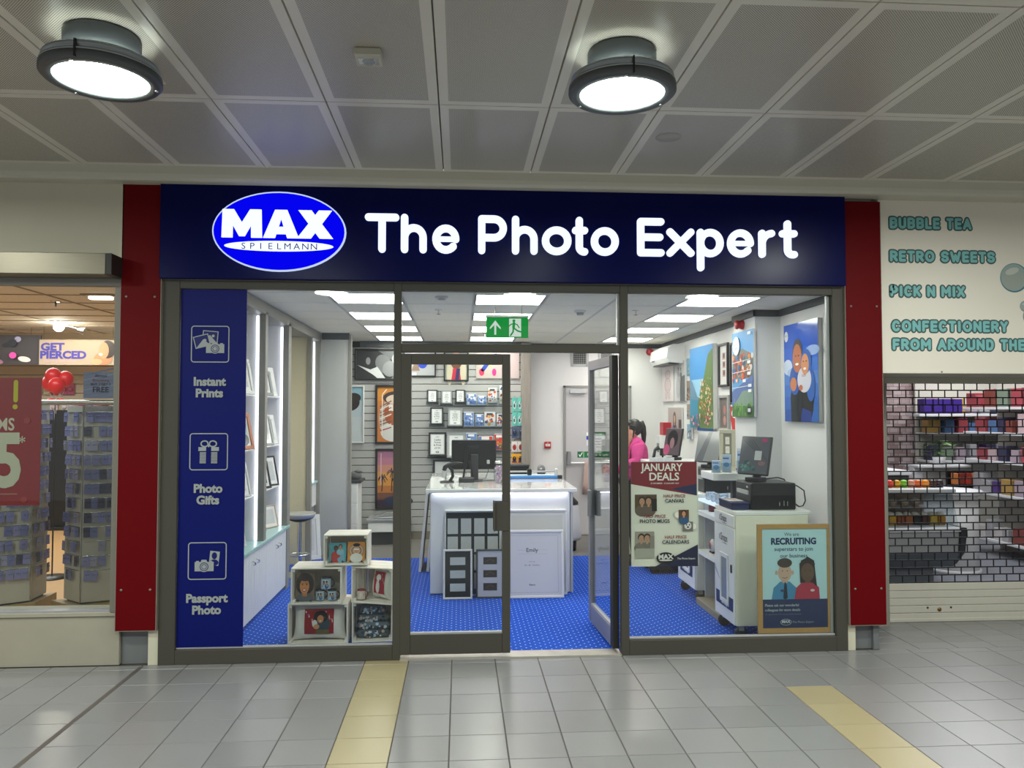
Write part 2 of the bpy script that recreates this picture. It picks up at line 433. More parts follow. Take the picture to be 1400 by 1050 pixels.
for r in range(8):
    y = -0.07 - 1.18 * (r + 1)
    for k in range(-17, 18):
        x = 0.534 + CW * k
        if r < 3 and abs(x + .3 - 0.9) < 1.0 + 0.72 * (y + 6.8): link('ceiling_panel', CP, ceiling, (x, y, CZ))
        else: cpanel(farp, x, y); 
farp.v = [(a, b2, c + CZ) for a, b2, c in farp.v]
o = part('ceiling_panel', farp, [ceil_w, perf], ceiling); o['kind'] = 'stuff'
part('inspection_disc', MB().lathe([(0.0, 0), (0.075, 0), (0.078, 0.003)], n=24), mat('disc_paint', 'a5a299', .45), ceiling, (1.91, -0.84, CZ - .004))
part('patch_plate', mbx(((-0.99, -1.50, CZ - .004), (-0.84, -1.43, CZ + .002))), ceil_w, ceiling)
# cove trim above the shop fronts
cv = MB(); prof = [(-.07, .10), (-.07, .045), (-.062, .02), (-.045, .004), (-.02, 0), (0.10, 0), (0.3, 0), (0.3, .10)]
n = len(prof)
for x in (-8, 9): cv.v += [(x, a, 3.298 + b2) for a, b2 in prof]
cv.f = [(i, (i + 1) % n, n + (i + 1) % n, n + i) for i in range(n)] + [tuple(range(n)), tuple(range(2 * n - 1, n - 1, -1))]; cv.mi = [0] * len(cv.f); cv.sm = [False] * len(cv.f)
struct('trim_1', cv, mat('cove_trim', 'c6c3b5', 0.4), 'cream cove moulding under the mall ceiling')

# round bulkhead lamps
lamp_glass = emis('lamp_diffuser', 'f2fff4', LAMP_E)
lamp_sil = mat('lamp_silver', '9aa0a2', 0.3, 0.7); lamp_dk = mat('lamp_grey', '54585a', 0.45, 0.2)
def mall_lamp(loc, label, group=None):
    t = thing('ceiling_lamp', label, 'ceiling lamp', loc, 0, group)
    part('drum', MB().lathe([(0.0, 0), (0.150, 0), (0.158, -0.012), (0.158, -0.10), (0.0, -0.10)], n=40, cap=False), lamp_dk, t)
    part('upper_ring', MB().lathe([(0.200, -.125), (0.222, -.122), (0.236, -.132), (0.238, -.146), (0.226, -.150), (0.232, -.158), (0.244, -.160), (0.246, -.170), (0.205, -.172), (0.200, -.125)], n=48, cap=False), lamp_sil, t)
    part('lower_ring', MB().lathe([(0.205, -.172), (0.246, -.171), (0.247, -.195), (0.236, -.206), (0.196, -.206), (0.192, -.196), (0.205, -.172)], n=48, cap=False), lamp_dk, t)
    part('pan', MB().lathe([(0, -.150), (.186, -.150), (.190, -.160), (0, -.160)], n=36, cap=False), lamp_dk, t)  # added plate that keeps the diffuser glow off drum and ceiling
    part('diffuser', MB().lathe([(0.0, -.196), (0.10, -.194), (0.17, -.190), (0.199, -.184), (0.199, -.166), (0.0, -.166)], n=40, cap=False), lamp_glass, t)
    for k in range(3):
        a = 2 * PI * k / 3 + 0.4
        part('screw', MB().lathe([(0, -.214), (.007, -.213), (.008, -.203), (0, -.203)], 0.221 * math.cos(a), 0.221 * math.sin(a), 10, cap=False), chrome, t)
    part('clip', mbx(((-.004, -.249, -.205), (.004, -.235, -.13))), black, t)
    for q in (-1, 1): part('bracket', MB().tube([(q * .15, .0, -.095), (q * .19, 0, -.11), (q * .205, 0, -.14)], .007, 8), lamp_sil, t)
    return t
mall_lamp((-0.93, -1.93, CZ), 'round bulkhead ceiling lamp on the mall ceiling, the left one of the two')
mall_lamp((1.395, -1.93, CZ), 'round bulkhead ceiling lamp on the mall ceiling, above the word Photo')
for i, (x, y) in enumerate([(-3.25, -1.93), (3.72, -1.93), (-3.25, -4.0), (-.93, -4.0), (1.395, -4.0), (3.72, -4.0), (6.0, -3.0), (-5.6, -3.0)]):  # unseen fill lamps added out of frame, partly continuing the lamp row
    l = area_light('mall_fill_light', (x, y, CZ - .21),   .4, 55, (0.97, 1.0, 0.93), (0, 0, 0), 'DISK')
t = thing('emergency_light', 'small square emergency light on the perforated ceiling', 'emergency light', (0.225, -1.84, CZ))
part('housing', cb((-.062, -.062, -.04), (.062, .062, 0), .006), mat('fixture_cream', 'bdb9aa', .5), t)
part('lens', MB().lathe([(0, -.055), (.022, -.052), (.03, -.04), (0, -.04)], n=16, cap=False), ACRYL, t)
part('reflector', mbx(((-.045, -.03, -.0415), (.045, .03, -.04))), chrome, t)

# ================================================================ fascia, piers, cladding
struct('wall_left', mbx(((-9, .05, 2.785), (-1.665, .25, 3.30))), offw, 'blank cream fascia above the left neighbour shop')
struct('wall_fascia', mbx(((-1.68, .17, 2.66), (4.3, .3, 3.36))), mat('fascia_backing', '8d8a7e', .6), 'plain backing wall behind the signs')
for x0, x1, z0, z1 in ((3.47, 3.60, 3.282, 3.325), (3.602, 3.68, 3.282, 3.325)):
    struct('wall_block', mbx(((x0, .09, z0), (x1, .17, z1))), mat('pale_block', '8c897c', .6, noise=.08))
struct('wall_pier', mbx(((-1.66, .13, 0), (-1.40, 5.5, 3.3)),), mat('pier_tile', '6f7374', .35, noise=.05), 'grey tiled foot of the wall between the left two shops')
struct('wall_pier', mbx(((3.52, .13, 0), (3.66, .14, 3.3)), ((3.66, .10, 0), (3.70, 1.0, 3.3))), MATS['pier_tile'], 'grey tiled foot of the wall beside the sweet shop')
struct('trim_2', mbx(((-1.47, .09, 0), (-1.405, .13, 2.65))), offw, 'dirty cream post left of the shop window')
struct('trim_3', mbx(((3.463, .09, 0), (3.52, .13, 2.65))), offw, 'cream post right of the shop window')
def cladding(x0, x1, z0, z1, label, sz):
    t = thing('cladding_panel', label, 'panel', ((x0 + x1) / 2, .07, z0))
    w = (x1 - x0) / 2
    part('panel', cb((-w, -.02, 0), (w, .02, z1 - z0), .003), red_p, t)
    part('edge_trim', mbx(((-w - .004, -.016, -.004), (-w, .024, z1 - z0)), ((w, -.016, -.004), (w + .004, .024, z1 - z0)), ((-w, -.016, -.005), (w, .024, 0))), mat('panel_edge', '8d8578', .5), t)
    for z in sz:
        for q in (-1, 1): part('screw', MB().lathe([(0, 0), (.008, 0), (.009, .004), (0, .004)], n=10, M=Matrix.Translation((q * w * .72, -.024, z - z0)) @ Matrix.Rotation(-PI / 2, 4, 'X'), cap=False), screw_m, t)
    return t
cladding(-1.675, -1.41, .245, 3.327, 'tall dark red panel left of the blue fascia sign', (.52, 2.52))
cladding(3.465, 3.735, .19, 3.275, 'tall dark red panel right of the blue fascia sign', (.45, 2.50))

# ---- fascia sign
FS = thing('fascia_sign', 'dark blue illuminated shop sign reading The Photo Expert', 'sign', (-1.41, 0.02, 2.645))
SO = Vector((-1.41, 0.02, 2.645))
part('panel', cb((0, 0, 0), (4.865, .15, .70), .004), navy_p, FS)
part('top_trim', mbx(((.1, .03, .70), (4.8, .14, .712))), mat('sign_trim', 'b9bdbd', .4), FS)
sign_white = emis('sign_letter_light', 'e4f0ff', 1.25); sign_blue = emis('sign_blue_light', '0404f0', 1.0); sign_edge = emis('sign_rim_light', 'cfe0ff', 0.9)
LET = [('T', -.014, .225, 1), ('h', .236, .417, 1), ('e', .455, .645, 1), ('P', .776, .980, 1), ('h', 1.015, 1.198, 1), ('o', 1.228, 1.439, 1), ('t', 1.443, 1.559, 1), ('o', 1.578, 1.779, 1),
       ('E', 1.912, 2.110, 1), ('x', 2.125, 2.328, 1), ('p', 2.347, 2.542, 1), ('e', 2.569, 2.764, 1), ('r', 2.800, 2.935, 1), ('t', 2.953, 3.089, 1)]
CAP = .275
for ch, x0, x1, _ in LET:
    W = (x1 - x0) / CAP; polys = []
    for q, st in enumerate(glyph(ch, W, .094)): polys += ribbon(st, .13 if ch == 'e' and q == 0 else .188)
    o = part('letter', ext_stroke(polys, .018, CAP, x0 - SO.x, 2.839 - SO.z), sign_white, FS, (0, -.018, 0))
    o['label'] = 'glowing white letter ' + ch
def ell_pts(cx, cz, rx, rz, n=56): return [(cx + rx * math.cos(2 * PI * i / n), cz + rz * math.sin(2 * PI * i / n)) for i in range(n)]
def plate(polys, y0, y1):
    m = MB()
    for p in polys:
        n = len(p); vs = [(q[0] - SO.x, y0, q[1] - SO.z) for q in p] + [(q[0] - SO.x, y1, q[1] - SO.z) for q in p]
        m.add(vs, [tuple(range(n)), tuple(range(2 * n - 1, n - 1, -1))] + [(i, n + i, n + (i + 1) % n, (i + 1) % n) for i in range(n)])
    return m
ox, oz = -.597, 2.975
lg = part('logo_disc', plate([ell_pts(ox, oz, .455, .278)], -.020, 0), sign_edge, FS, label='oval logo with glowing blue ground')
part('logo_ground', plate([ell_pts(ox, oz, .445, .268)], -.024, -.020), sign_blue, lg)
Mz0, Mz1 = 2.927, 3.123
def mx_(p): return [(x, Mz0 + z * (Mz1 - Mz0)) for x, z in p]
def sc_(p, x0, x1): return mx_([(x0 + a * (x1 - x0), b2) for a, b2 in p])
Mp = [[(0, 0), (.02, 1), (.28, 1), (.27, 0)], [(.05, 1), (.30, 1), (.55, .42), (.5, .05), (.43, .05)], [(.95, 1), (.70, 1), (.45, .42), (.5, .05), (.57, .05)], [(1, 0), (.98, 1), (.72, 1), (.73, 0)]]
Ap = [[(0, 0), (.33, 1), (.58, 1), (.33, 0)], [(1, 0), (.67, 1), (.42, 1), (.67, 0)], [(.24, .14), (.3, .40), (.7, .40), (.76, .14)]]
Xp = [[(0, 0), (.60, 1), (.96, 1), (.38, 0)], [(1, 0), (.40, 1), (.03, 1), (.62, 0)]]
for ch, pp, x0, x1 in (('M', Mp, -.985, -.712), ('A', Ap, -.705, -.462), ('X', Xp, -.475, -.228)):
    part('letter', plate([sc_(p, x0, x1) for p in pp], -.034, -.024), sign_white, lg, label='glowing white letter ' + ch)
part('logo_bar', plate([ell_pts(-.597, 2.871, .37, .036)], -.030, -.024), sign_white, lg)
for q, ch in enumerate('SPIELMANN'):
    vs, fs = text_mesh(ch, 0.0); m = MB(); cxx = -.597 - SO.x + (q - 4) * .0585 - (.006 if q < 3 else -.004 if q > 5 else 0)
    m.add([(v.x * .068 + cxx, -.0305, v.y * .062 + 2.849 - SO.z) for v in vs], fs); part('letter', m, mat('logo_blue_text', '1020a0', .5), lg, label='small blue letter ' + ch)

# ================================================================ shop front frame
FY0, FY1 = .08, .14
w1 = link('window_1', None); w1['kind'] = 'structure'; w1['label'] = 'left shop window in bronze grey aluminium frame'
def fr(parent, name, x0, x1, z0, z1, y0=FY0, y1=FY1, m=alu): return part(name, cb((x0, y0, z0), (x1, y1, z1), .003), m, parent)
fr(w1, 'jamb', -1.402, -1.29, 0, 2.65); fr(w1, 'mullion', .185, .238, .0, 2.65)
fr(w1, 'sill_rail', -1.29, .185, 0, .098); fr(w1, 'head_rail', -1.29, .185, 2.585, 2.65)
fr(w1, 'bead', -1.29, .185, .098, .112, .10, .13, alu_in); part('glass', mbx(((-1.29, .108, .10), (.185, .113, 2.585))), GLASS, w1)
fr(w1, 'head_channel', -1.402, 3.46, 2.644, 2.654, .07, .08, alu_in)
w2 = link('window_2', None); w2['kind'] = 'structure'; w2['label'] = 'right shop window in bronze grey aluminium frame'
fr(w2, 'mullion', 1.80, 1.858, 0, 2.65); fr(w2, 'jamb', 3.375, 3.461, 0, 2.65)
fr(w2, 'sill_rail', 1.858, 3.375, 0, .105); fr(w2, 'head_rail', 1.858, 3.375, 2.585, 2.65)
fr(w2, 'bead', 1.858, 3.375, .105, .120, .10, .13, alu_in); fr(w2, 'side_bead', 3.352, 3.375, .12, 2.585, .12, .15, alu_in)
part('glass', mbx(((1.858, .108, .10), (3.375, .113, 2.585))), GLASS, w2)
w3 = link('window_3', None); w3['kind'] = 'structure'; w3['label'] = 'narrow transom window above the two doors'
fr(w3, 'head_rail', .238, 1.80, 2.585, 2.65); fr(w3, 'transom_bar', .238, 1.80, 2.152, 2.208)
part('glass', mbx(((.238, .108, 2.208), (1.80, .113, 2.585))), GLASS, w3)
part('inner_bead', mbx(((1.785, .11, 2.208), (1.80, .15, 2.585))), alu_in, w3)
alu_lit = mat('lit_aluminium', '85858a', 0.4, 0.2)  # same frame aluminium, coloured lighter to stand for the shop light on it
def leaf(name, label, loc, rz, hand, alu=alu):
    d = link(name, None, None, loc, (0, 0, rz)); d['kind'] = 'structure'; d['label'] = label
    W = .775; s = .075
    part('stile', cb((0, -.022, .0), (s, .022, 2.105), .003), alu, d); part('stile', cb((W - s + .018, -.022, .0), (W, .022, 2.105), .003), alu, d)
    part('rail', cb((s, -.021, 0), (W - s + .018, .021, .138), .003), alu, d); part('rail', cb((s, -.021, 2.03), (W - s + .018, .021, 2.105), .003), alu, d)
    part('bead', mbx(((s, -.016, .138), (W - .057, .016, .150))), alu_in, d)
    part('glass', mbx(((s, -.003, .14), (W - .057, .003, 2.03))), GLASS, d)
    for q in (-1, 1):
        h = part('handle_plate', cb((W - .115, q * .026 - .004, .855), (W - .008, q * .026 + .004, 1.06), .002), alu, d)
        part('pull', cb((W - .120, min(q * .03, q * .055), .855), (W - .108, max(q * .03, q * .055), 1.06), .002), alu, h)
    return d
leaf('door_1', 'closed left leaf of the glazed double door', (.234, .105, .034), 0, 1)
leaf('door_2', 'right glazed door leaf standing open into the shop', (1.772, .135, .034), math.radians(93.5), 1, alu_lit)
part('hinge_edge', mbx(((-.004, -.023, 0), (0, .023, 2.105)), ((0, .0222, 0), (.075, .0228, 2.105))), mat('seal_black', '201f1c', .6), bpy.data.objects['door_2'])
struct('door_3', mbx(((.238, .07, 0), (1.80, .21, .012))), mat('threshold_steel', 'b9b5aa', .35, .4, noise=.2, scale=14), 'worn metal threshold under the shop doors')

# blue vinyl panel with pictograms
wg = thing('window_graphic', 'tall blue panel with photo service pictograms on the left window', 'sign', (-1.065, .1015, .10))
part('panel', mbx(((-.222, 0, .0), (.226, .005, 2.483))), mat('navy_vinyl', '010f60', .5, spec=.2), wg)
GW = '9aa0a0'
def camera_icon(a, cx, cz, s):
    a.poly([(cx - s, cz - .55 * s), (cx + s, cz - .55 * s), (cx + s, cz + .45 * s), (cx - s, cz + .45 * s)], GW)
    a.poly([(cx - .4 * s, cz + .40 * s), (cx + .35 * s, cz + .40 * s), (cx + .22 * s, cz + .68 * s), (cx - .27 * s, cz + .68 * s)], GW)
    a.rect(cx - .85 * s, cz + .45 * s, cx - .55 * s, cz + .56 * s, GW); a.rect(cx + .55 * s, cz + .45 * s, cx + .85 * s, cz + .56 * s, GW)
    a.ell(cx, cz - .07 * s, .56 * s, .56 * s, GW); a.ell(cx, cz - .07 * s, .46 * s, .46 * s, '010f60'); a.ell(cx, cz - .07 * s, .38 * s, .38 * s, GW); a.ell(cx, cz - .07 * s, .28 * s, .28 * s, '010f60'); a.ell(cx, cz - .07 * s, .22 * s, .22 * s, GW)
zb = -.10
def pict(zt, zc, words, kind):
    a = Art()
    a.rrect(-.148, zc - .125, .106, zc + .125, .018, .007, GW)
    cx = -.021
    if kind == 0:
        for (px, pz, rt) in ((cx - .0, zc + .045, -.08), (cx - .055, zc + .015, .25)):
            q = [(px + x * math.cos(rt) - z * math.sin(rt), pz + x * math.sin(rt) + z * math.cos(rt)) for x, z in ((-.05, -.035), (.05, -.035), (.05, .045), (-.05, .045))]
            a.poly(q, '010f60'); a.line(q, .006, GW, True); a.ell(px + .02, pz + .012, .01, .01, GW); a.poly([q[0], ((q[0][0] + q[1][0]) / 2, pz + .02), q[1]], GW)
        camera_icon(a, cx + .035, zc - .028, .062)
    elif kind == 1:
        for q in (-1, 1):
            a.line([(cx, zc + .035)] + arc(cx + q * .028, zc + .055, .025, .02, 200 if q > 0 else -20, 200 + 300 if q > 0 else -20 - 300, 12) + [(cx, zc + .035)], .009, GW)
            a.rect(min(cx + q * .018, cx + q * .07), zc + .005, max(cx + q * .018, cx + q * .07), zc + .032, GW)
            for k in range(8): a.rect(min(cx + q * .018, cx + q * .06), zc - .010 - k * .010, max(cx + q * .018, cx + q * .06), zc - .003 - k * .010, GW)
    else:
        q = [(cx + .02, zc + .07), (cx + .085, zc + .062), (cx + .075, zc - .035), (cx + .01, zc - .03)]
        a.poly(q, GW); a.ell(cx + .048, zc + .035, .018, .024, '010f60'); a.ell(cx + .046, zc - .012, .03, .022, '010f60')
        camera_icon(a, cx - .02, zc - .035, .064)
    for k, wd in enumerate(words): a.text(wd, cx, zt - k * .080, .080, GW, 0.045)
    return a
for zt, zc, wds, k, lb in ((1.912, 2.20, ('Instant', 'Prints'), 0, 'camera and prints pictogram'), (1.172, 1.452, ('Photo', 'Gifts'), 1, 'gift box pictogram'), (.419, .70, ('Passport', 'Photo'), 2, 'camera and portrait pictogram')):
    pict(zt, zc, wds, k).put('pictogram', wg, (0, -.0008, zb), label=lb)

def logo(a, cx, cz, w, col='e8e8e8', bg='10204f'):
    a.ell(cx, cz, w, w * .60, col); a.ell(cx, cz, w * .96, w * .56, bg)
    a.text('MAX', cx, cz - w * .12, w * .62, col, .05, 1.15); a.ell(cx, cz - w * .27, w * .8, w * .09, col)
# ---- posters on the window
jp = thing('sale_poster', 'January deals poster hung inside the right window', 'poster', (2.13, .122, .617))
part('sheet', mbx(((-.247, 0, 0), (.245, .003, .75))), mat('poster_paper', 'e2e0d4', .5), jp)
a = Art(.0002); G = 'e2e0d4'
a.poly([(-.247, .75), (-.247, .59), (.236, .505), (.236, .75)], '7e1420'); a.poly([(.05, .555), (.236, .59), (.236, .505)], '16204e'); a.rect(.236, .0, .245, .75, 'd8d8d2')
a.text('JANUARY', -.02, .685, .075, 'f0ece4', .02, .93); a.text('DEALS', -.005, .617, .078, 'f0ece4', .02, 1.0); a.text('27 DECEMBER - 27 JANUARY 2023', -.0, .590, .014, 'f0ece4', .01)
for x, z, w, h in ((-.14, .455, .08, .06), (-.15, .19, .07, .06)):
    a.rect(x - w, z - h, x + w, z + h, '5a4634' if z > .3 else '9b948a'); 
    for k in (-.35, .25): face(a, x + k * w, z + .2 * h, .055, 'b98f74', '3a2a20', '6a5a50' if z > .3 else '777069')
    a.rect(x + .55 * w, z - h, x + w, z + .5 * h, '2a221e' if z > .3 else '8a8278')
a.rect(-.22, .06, -.08, .13, 'a4a39b')
for z, t1, x, sx in ((.457, 'CANVAS', .068, 1.0), (.312, 'PHOTO MUGS', -.078, .95), (.162, 'CALENDARS', .075, .98)):
    a.text('HALF PRICE', x, z + .037, .031, '8a2028', .014, 1.0); a.text(t1, x, z, .036, '14193a', .02, sx)
for x, z in ((.135, .370), (.165, .285)):
    a.ell(x + .045 * (1 if z < .3 else -1), z, .025, .028, 'c6c6bd'); a.ell(x + .045 * (1 if z < .3 else -1), z, .018, .02, G)
    a.rect(x - .038, z - .034, x + .038, z + .034, '5a4030' if z > .3 else '6d6a66')
a.ell(.165, .29, .026, .026, 'd0cfc8'); a.ell(.155, .296, .005, .005, '111111'); a.ell(.176, .296, .005, .005, '111111'); a.ell(.165, .280, .008, .006, '111111'); face(a, .135, .378, .04)
a.poly([(-.08, 0), (.236, .155), (.236, 0)], '161d3c')
a.ell(.0, .060, .068, .042, '10141c'); a.text('MAX', .0, .055, .045, 'c8c8c4', .05, 1.1); a.ell(0, .045, .05, .006, 'c8c8c4')
a.text('The Photo Expert', .150, .050, .018, 'c8c8c4', .015)
a.put('print', jp, (0, -.0006, 0))
rp = thing('recruitment_poster', 'framed recruitment poster with two cartoon staff, standing in the right window', 'poster', (3.092, .128, .122))
part('frame', mbx(((-.278, 0, 0), (-.243, .018, .785)), ((.243, 0, 0), (.276, .018, .785)), ((-.243, 0, .752), (.243, .018, .785)), ((-.243, 0, 0), (.243, .018, .035))), mat('oak_frame', 'a88450', .5, noise=.15, scale=12, stretch=(1, 1, .2)), rp)
part('sheet', mbx(((-.243, .006, .035), (.243, .010, .752))), mat('poster_blue', 'a8ccd4', .5), rp)
a = Art(.0002); cxp = -.006
a.rect(-.243, .035, .243, .242, '232f57')
a.text('We are', -.02, .715 - .015, .036, '33454d', .004); a.text('RECRUITING', cxp, .640,   .064, '1e2a55', .045, .93)
a.text('superstars to join', cxp, .592, .041, '2a3560', .008); a.text('our business', cxp, .543, .041, '2a3560', .006)
for x, shirt, skin, hair in ((-.075, '3f7fa8', 'b59a88', '3f3833'), (.095, 'a02f44', '5b4638', '2b2525')):
    a.poly([(x - .10, .242), (x - .085, .325), (x - .035, .37), (x + .035, .37), (x + .085, .325), (x + .09, .242)], shirt)
    if x > 0: a.poly([(x - .055, .36), (x - .06, .50), (x, .55), (x + .05, .52), (x + .07, .33), (x + .035, .36)], hair)
    a.rect(x - .02, .36, x + .02, .40, skin); a.ell(x, .435, .050, .066, skin)
    if x < 0: a.ell(x, .505, .055, .035, hair); a.ell(x - .062, .435, .01, .016, skin); a.ell(x + .058, .435, .01, .016, skin); a.poly([(x + .0, .37), (x + .014, .345), (x + .02, .25), (x, .242), (x - .014, .25), (x - .006, .345)], '1c2a3c')
    else: a.poly([(x - .05, .48), (x - .01, .52), (x + .02, .52), (x + .052, .46), (x + .055, .5), (x, .545), (x - .05, .52)], hair)
    a.line([(x - .02, .400), (x, .394), (x + .02, .402)], .003, '4a3030'); a.ell(x - .018, .448, .004, .004, '222222'); a.ell(x + .018, .448, .004, .004, '222222')
    a.ell(x - .02 if x < 0 else x + .035, .305, .016, .009, '30406a' if x < 0 else 'c9b8bc')
a.text('Please ask our wonderful', -.228, .192, .026, 'aab4b8', .012, .96, 'LEFT'); a.text('colleagues for more details', -.228, .158, .026, 'aab4b8', .012, .93, 'LEFT'); a.text('or scan here for more information', -.228, .130, .020, '5c6a8a', .004, .97, 'LEFT')
a.ell(-.072, .078, .042, .023, 'aab4b8'); a.ell(-.072, .078, .039, .020, '232f57'); a.text('MAX', -.072, .073, .026, 'b8c0c4', .05, 1.1); a.text('The Photo Expert', .055, .071, .022, '8a94a0', .004)
a.put('print', rp, (0, .0055, 0))
# ================================================================ SHOP INTERIOR SHELL
carpet = bpy.data.materials.new('blue_dotted_carpet'); carpet.use_nodes = True
nt = carpet.node_tree; b = nt.nodes['Principled BSDF']; b.inputs['Roughness'].default_value = 0.95; b.inputs['Specular IOR Level'].default_value = 0.1
tc = nt.nodes.new('ShaderNodeTexCoord'); mp = nt.nodes.new('ShaderNodeMapping'); mp.inputs['Scale'].default_value = (1 / .052, 1 / .052, 1); mp.inputs['Rotation'].default_value = (0, 0, .785)
sp = nt.nodes.new('ShaderNodeSeparateXYZ'); nt.links.new(tc.outputs['Object'], mp.inputs[0]); nt.links.new(mp.outputs[0], sp.inputs[0])
dm = dotmask(nt, sp.outputs[0], sp.outputs[1], .115 ** 2)
nz = nt.nodes.new('ShaderNodeTexNoise'); nz.inputs['Scale'].default_value = 45; nt.links.new(tc.outputs['Object'], nz.inputs['Vector'])
m1 = nt.nodes.new('ShaderNodeMix'); m1.data_type = 'RGBA'; m1.inputs['A'].default_value = lin('153a9c'); m1.inputs['B'].default_value = lin('2f60cc'); nt.links.new(nz.outputs['Fac'], m1.inputs['Factor'])
m2 = nt.nodes.new('ShaderNodeMix'); m2.data_type = 'RGBA'; m2.inputs['B'].default_value = lin('b4c8f0'); nt.links.new(m1.outputs['Result'], m2.inputs['A']); nt.links.new(dm, m2.inputs['Factor']); nt.links.new(m2.outputs['Result'], b.inputs['Base Color'])
struct('carpet', mbx(((-1.40, .21, -.02), (3.65, 3.85, 0.004))), carpet, 'bright blue shop carpet with small white dots')
struct('floor_vinyl', mbx(((-1.40, 3.85, -.02), (3.65, 5.5, 0.003))), mat('grey_vinyl', '6a6866', .6, noise=.25, scale=5, stretch=(1, 6, 1)), 'grey wood look flooring at the back of the shop')
RZ = 2.68
struct('ceiling_shop', mbx(((-1.42, .13, RZ + .012), (3.70, 5.5, RZ + .08))), mat('ceiling_dark', '6d6d6d', .8), 'white suspended tile ceiling of the photo shop')
SC = bpy.data.objects['ceiling_shop']
ctile = mat('ceiling_tile', 'ebe7dc', .85, noise=.03, scale=6)
xs = [-1.40, -1.03, -.43, .17, .77, 1.37, 1.97, 2.57, 3.17, 3.66]; ys = [.15, .235, .84, 1.44, 2.04, 2.64, 3.24, 3.84, 4.44, 5.04, 5.40]
tc_ = {}
for i in range(len(xs) - 1):
    for j in range(len(ys) - 1):
        if i in (2, 4, 7) and j in (2, 4, 6, 8): continue
        w = round(xs[i + 1] - xs[i], 3); d = round(ys[j + 1] - ys[j], 3)
        if (w, d) not in tc_: tc_[(w, d)] = cb((.004, .004, 0), (w - .004, d - .004, .012), .004).mesh('ceiling_tile', ctile)
        link('ceiling_tile', tc_[(w, d)], SC, (xs[i], ys[j], RZ))
gb = mat('ceiling_grid', 'c9c9c7', .6)
for x in xs[1:-1]: part('grid_bar', mbx(((x - .012, .15, RZ - .004), (x + .012, 5.4, RZ + .003))), gb, SC)
pe = emis('ceiling_panel_light', 'fffcf2', PANEL_E); LNM = {2: 'left', 4: 'middle', 7: 'right'}; RNM = {2: 'nearest the window', 4: 'second from the window', 6: 'third from the window', 8: 'at the back'}
lf = mbx(((.0, 0, -.004), (.6, .02, .01)), ((0, .58, -.004), (.6, .6, .01)), ((0, .02, -.004), (.02, .58, .01)), ((.58, .02, -.004), (.6, .58, .01))).mesh('frame', gb); ld = mbx(((.02, .02, -.001), (.58, .58, .008))).mesh('diffuser', pe)
for i in (2, 4, 7):
    for j in (2, 4, 6, 8):
        t = thing('panel_light', 'square light panel in the shop ceiling, %s row, %s' % (LNM[i], RNM[j]), 'ceiling light', (xs[i], ys[j], RZ), 0, 'light panels in the shop ceiling')
        link('frame', lf, t); link('diffuser', ld, t)
# walls
struct('wall_west', mbx(((-1.46, .14, 0), (-1.41, 5.5, 2.75))), whitem)
struct('wall_right', mbx(((3.65, .14, 0), (3.68, 1.7, 2.75)), ((3.52, 2.2, 0), (3.68, 5.42, 2.75))), whitem, 'white right wall of the shop')
struct('wall_pillar', mbx(((3.405, 1.65, 0), (3.66, 2.2, 2.75))), mat('pillar_paint', 'd4d6d8', .7), 'square white pillar on the right wall')
struct('wall_back', mbx(((1.49, 5.40, 0), (3.68, 5.5, 2.75))), whitem, 'white back wall with the exit door')
tr = mbx(((1.62, 5.375, RZ - .06), (3.52, 5.40, RZ)), ((3.495, 2.2, RZ - .06), (3.52, 5.38, RZ)), ((3.385, 1.63, RZ - .06), (3.655, 1.65, RZ)), ((3.38, 1.63, RZ - .06), (3.405, 2.2, RZ)), ((3.625, .15, RZ - .06), (3.65, 1.64, RZ)), ((-.70, 5.17, 2.60), (1.49, 5.2, RZ)), ((-1.02, 4.085, 2.60), (-.69, 4.105, RZ)))
struct('trim_4', tr, darkgrey, 'dark grey cornice strip under the shop ceiling')
struct('baseboard_back', mbx(((1.62, 5.385, 0), (3.52, 5.40, .16)), ((-.7, 5.195, 0), (1.49, 5.21, .10))), mat('grey_skirting', '77736b', .5), 'grey skirting along the back wall')
# slat wall
sw = struct('wall_slatted', mbx(((-.86, 5.215, 0), (1.50, 5.30, 2.7))), mat('slot_shadow_black', '1c1c1c', .8), 'grey slatted display wall at the back of the shop')
slat = cb((-.86, -.0, .0), (1.49, .016, .091), .003).mesh('slat', mat('slat_grey', 'aeaeac', .5, noise=.03, scale=3))
for k in range(25): link('slat', slat, sw, (0, 5.2, .105 + .1 * k))
tp = struct('trim_post', cb((1.485, 5.09, 0), (1.615, 5.42, 2.66), .004), mat('weathered_wood', '8a857d', .7, noise=.35, scale=9, stretch=(6, 6, .5), bump=.4), 'weathered grey wooden post in front of the back wall')

# ================================================================ LEFT DISPLAY UNIT
lu = thing('display_unit', 'built-in lit display unit with white cupboards along the left wall', 'shelving', (-1.05, .30, 0))
LO = Vector((-1.05, .30, 0))
def lp(name, a, b2, m, par=lu, c=.003, label=None):
    return part(name, cb(Vector(a) - LO, Vector(b2) - LO, c), m, par, label=label)
ply = mat('grooved_panel', 'dcdce2', .5)
nt = ply.node_tree; b = nt.nodes['Principled BSDF']; tc = nt.nodes.new('ShaderNodeTexCoord'); wv = nt.nodes.new('ShaderNodeTexWave'); wv.bands_direction = 'Y'; wv.inputs['Scale'].default_value = 7
bp = nt.nodes.new('ShaderNodeBump'); bp.inputs['Strength'].default_value = .5; bp.inputs['Distance'].default_value = .004; nt.links.new(tc.outputs['Object'], wv.inputs['Vector']); nt.links.new(wv.outputs['Fac'], bp.inputs['Height']); nt.links.new(bp.outputs[0], b.inputs['Normal'])
for y0, y1 in ((1.42, 1.50), (2.33, 2.45), (3.52, 3.60), (4.02, 4.10), (.30, .36)):
    lp('post', (-1.085, y0, 0 if y0 > 2 else .6), (-1.03, y1, 2.60), unit_grey)
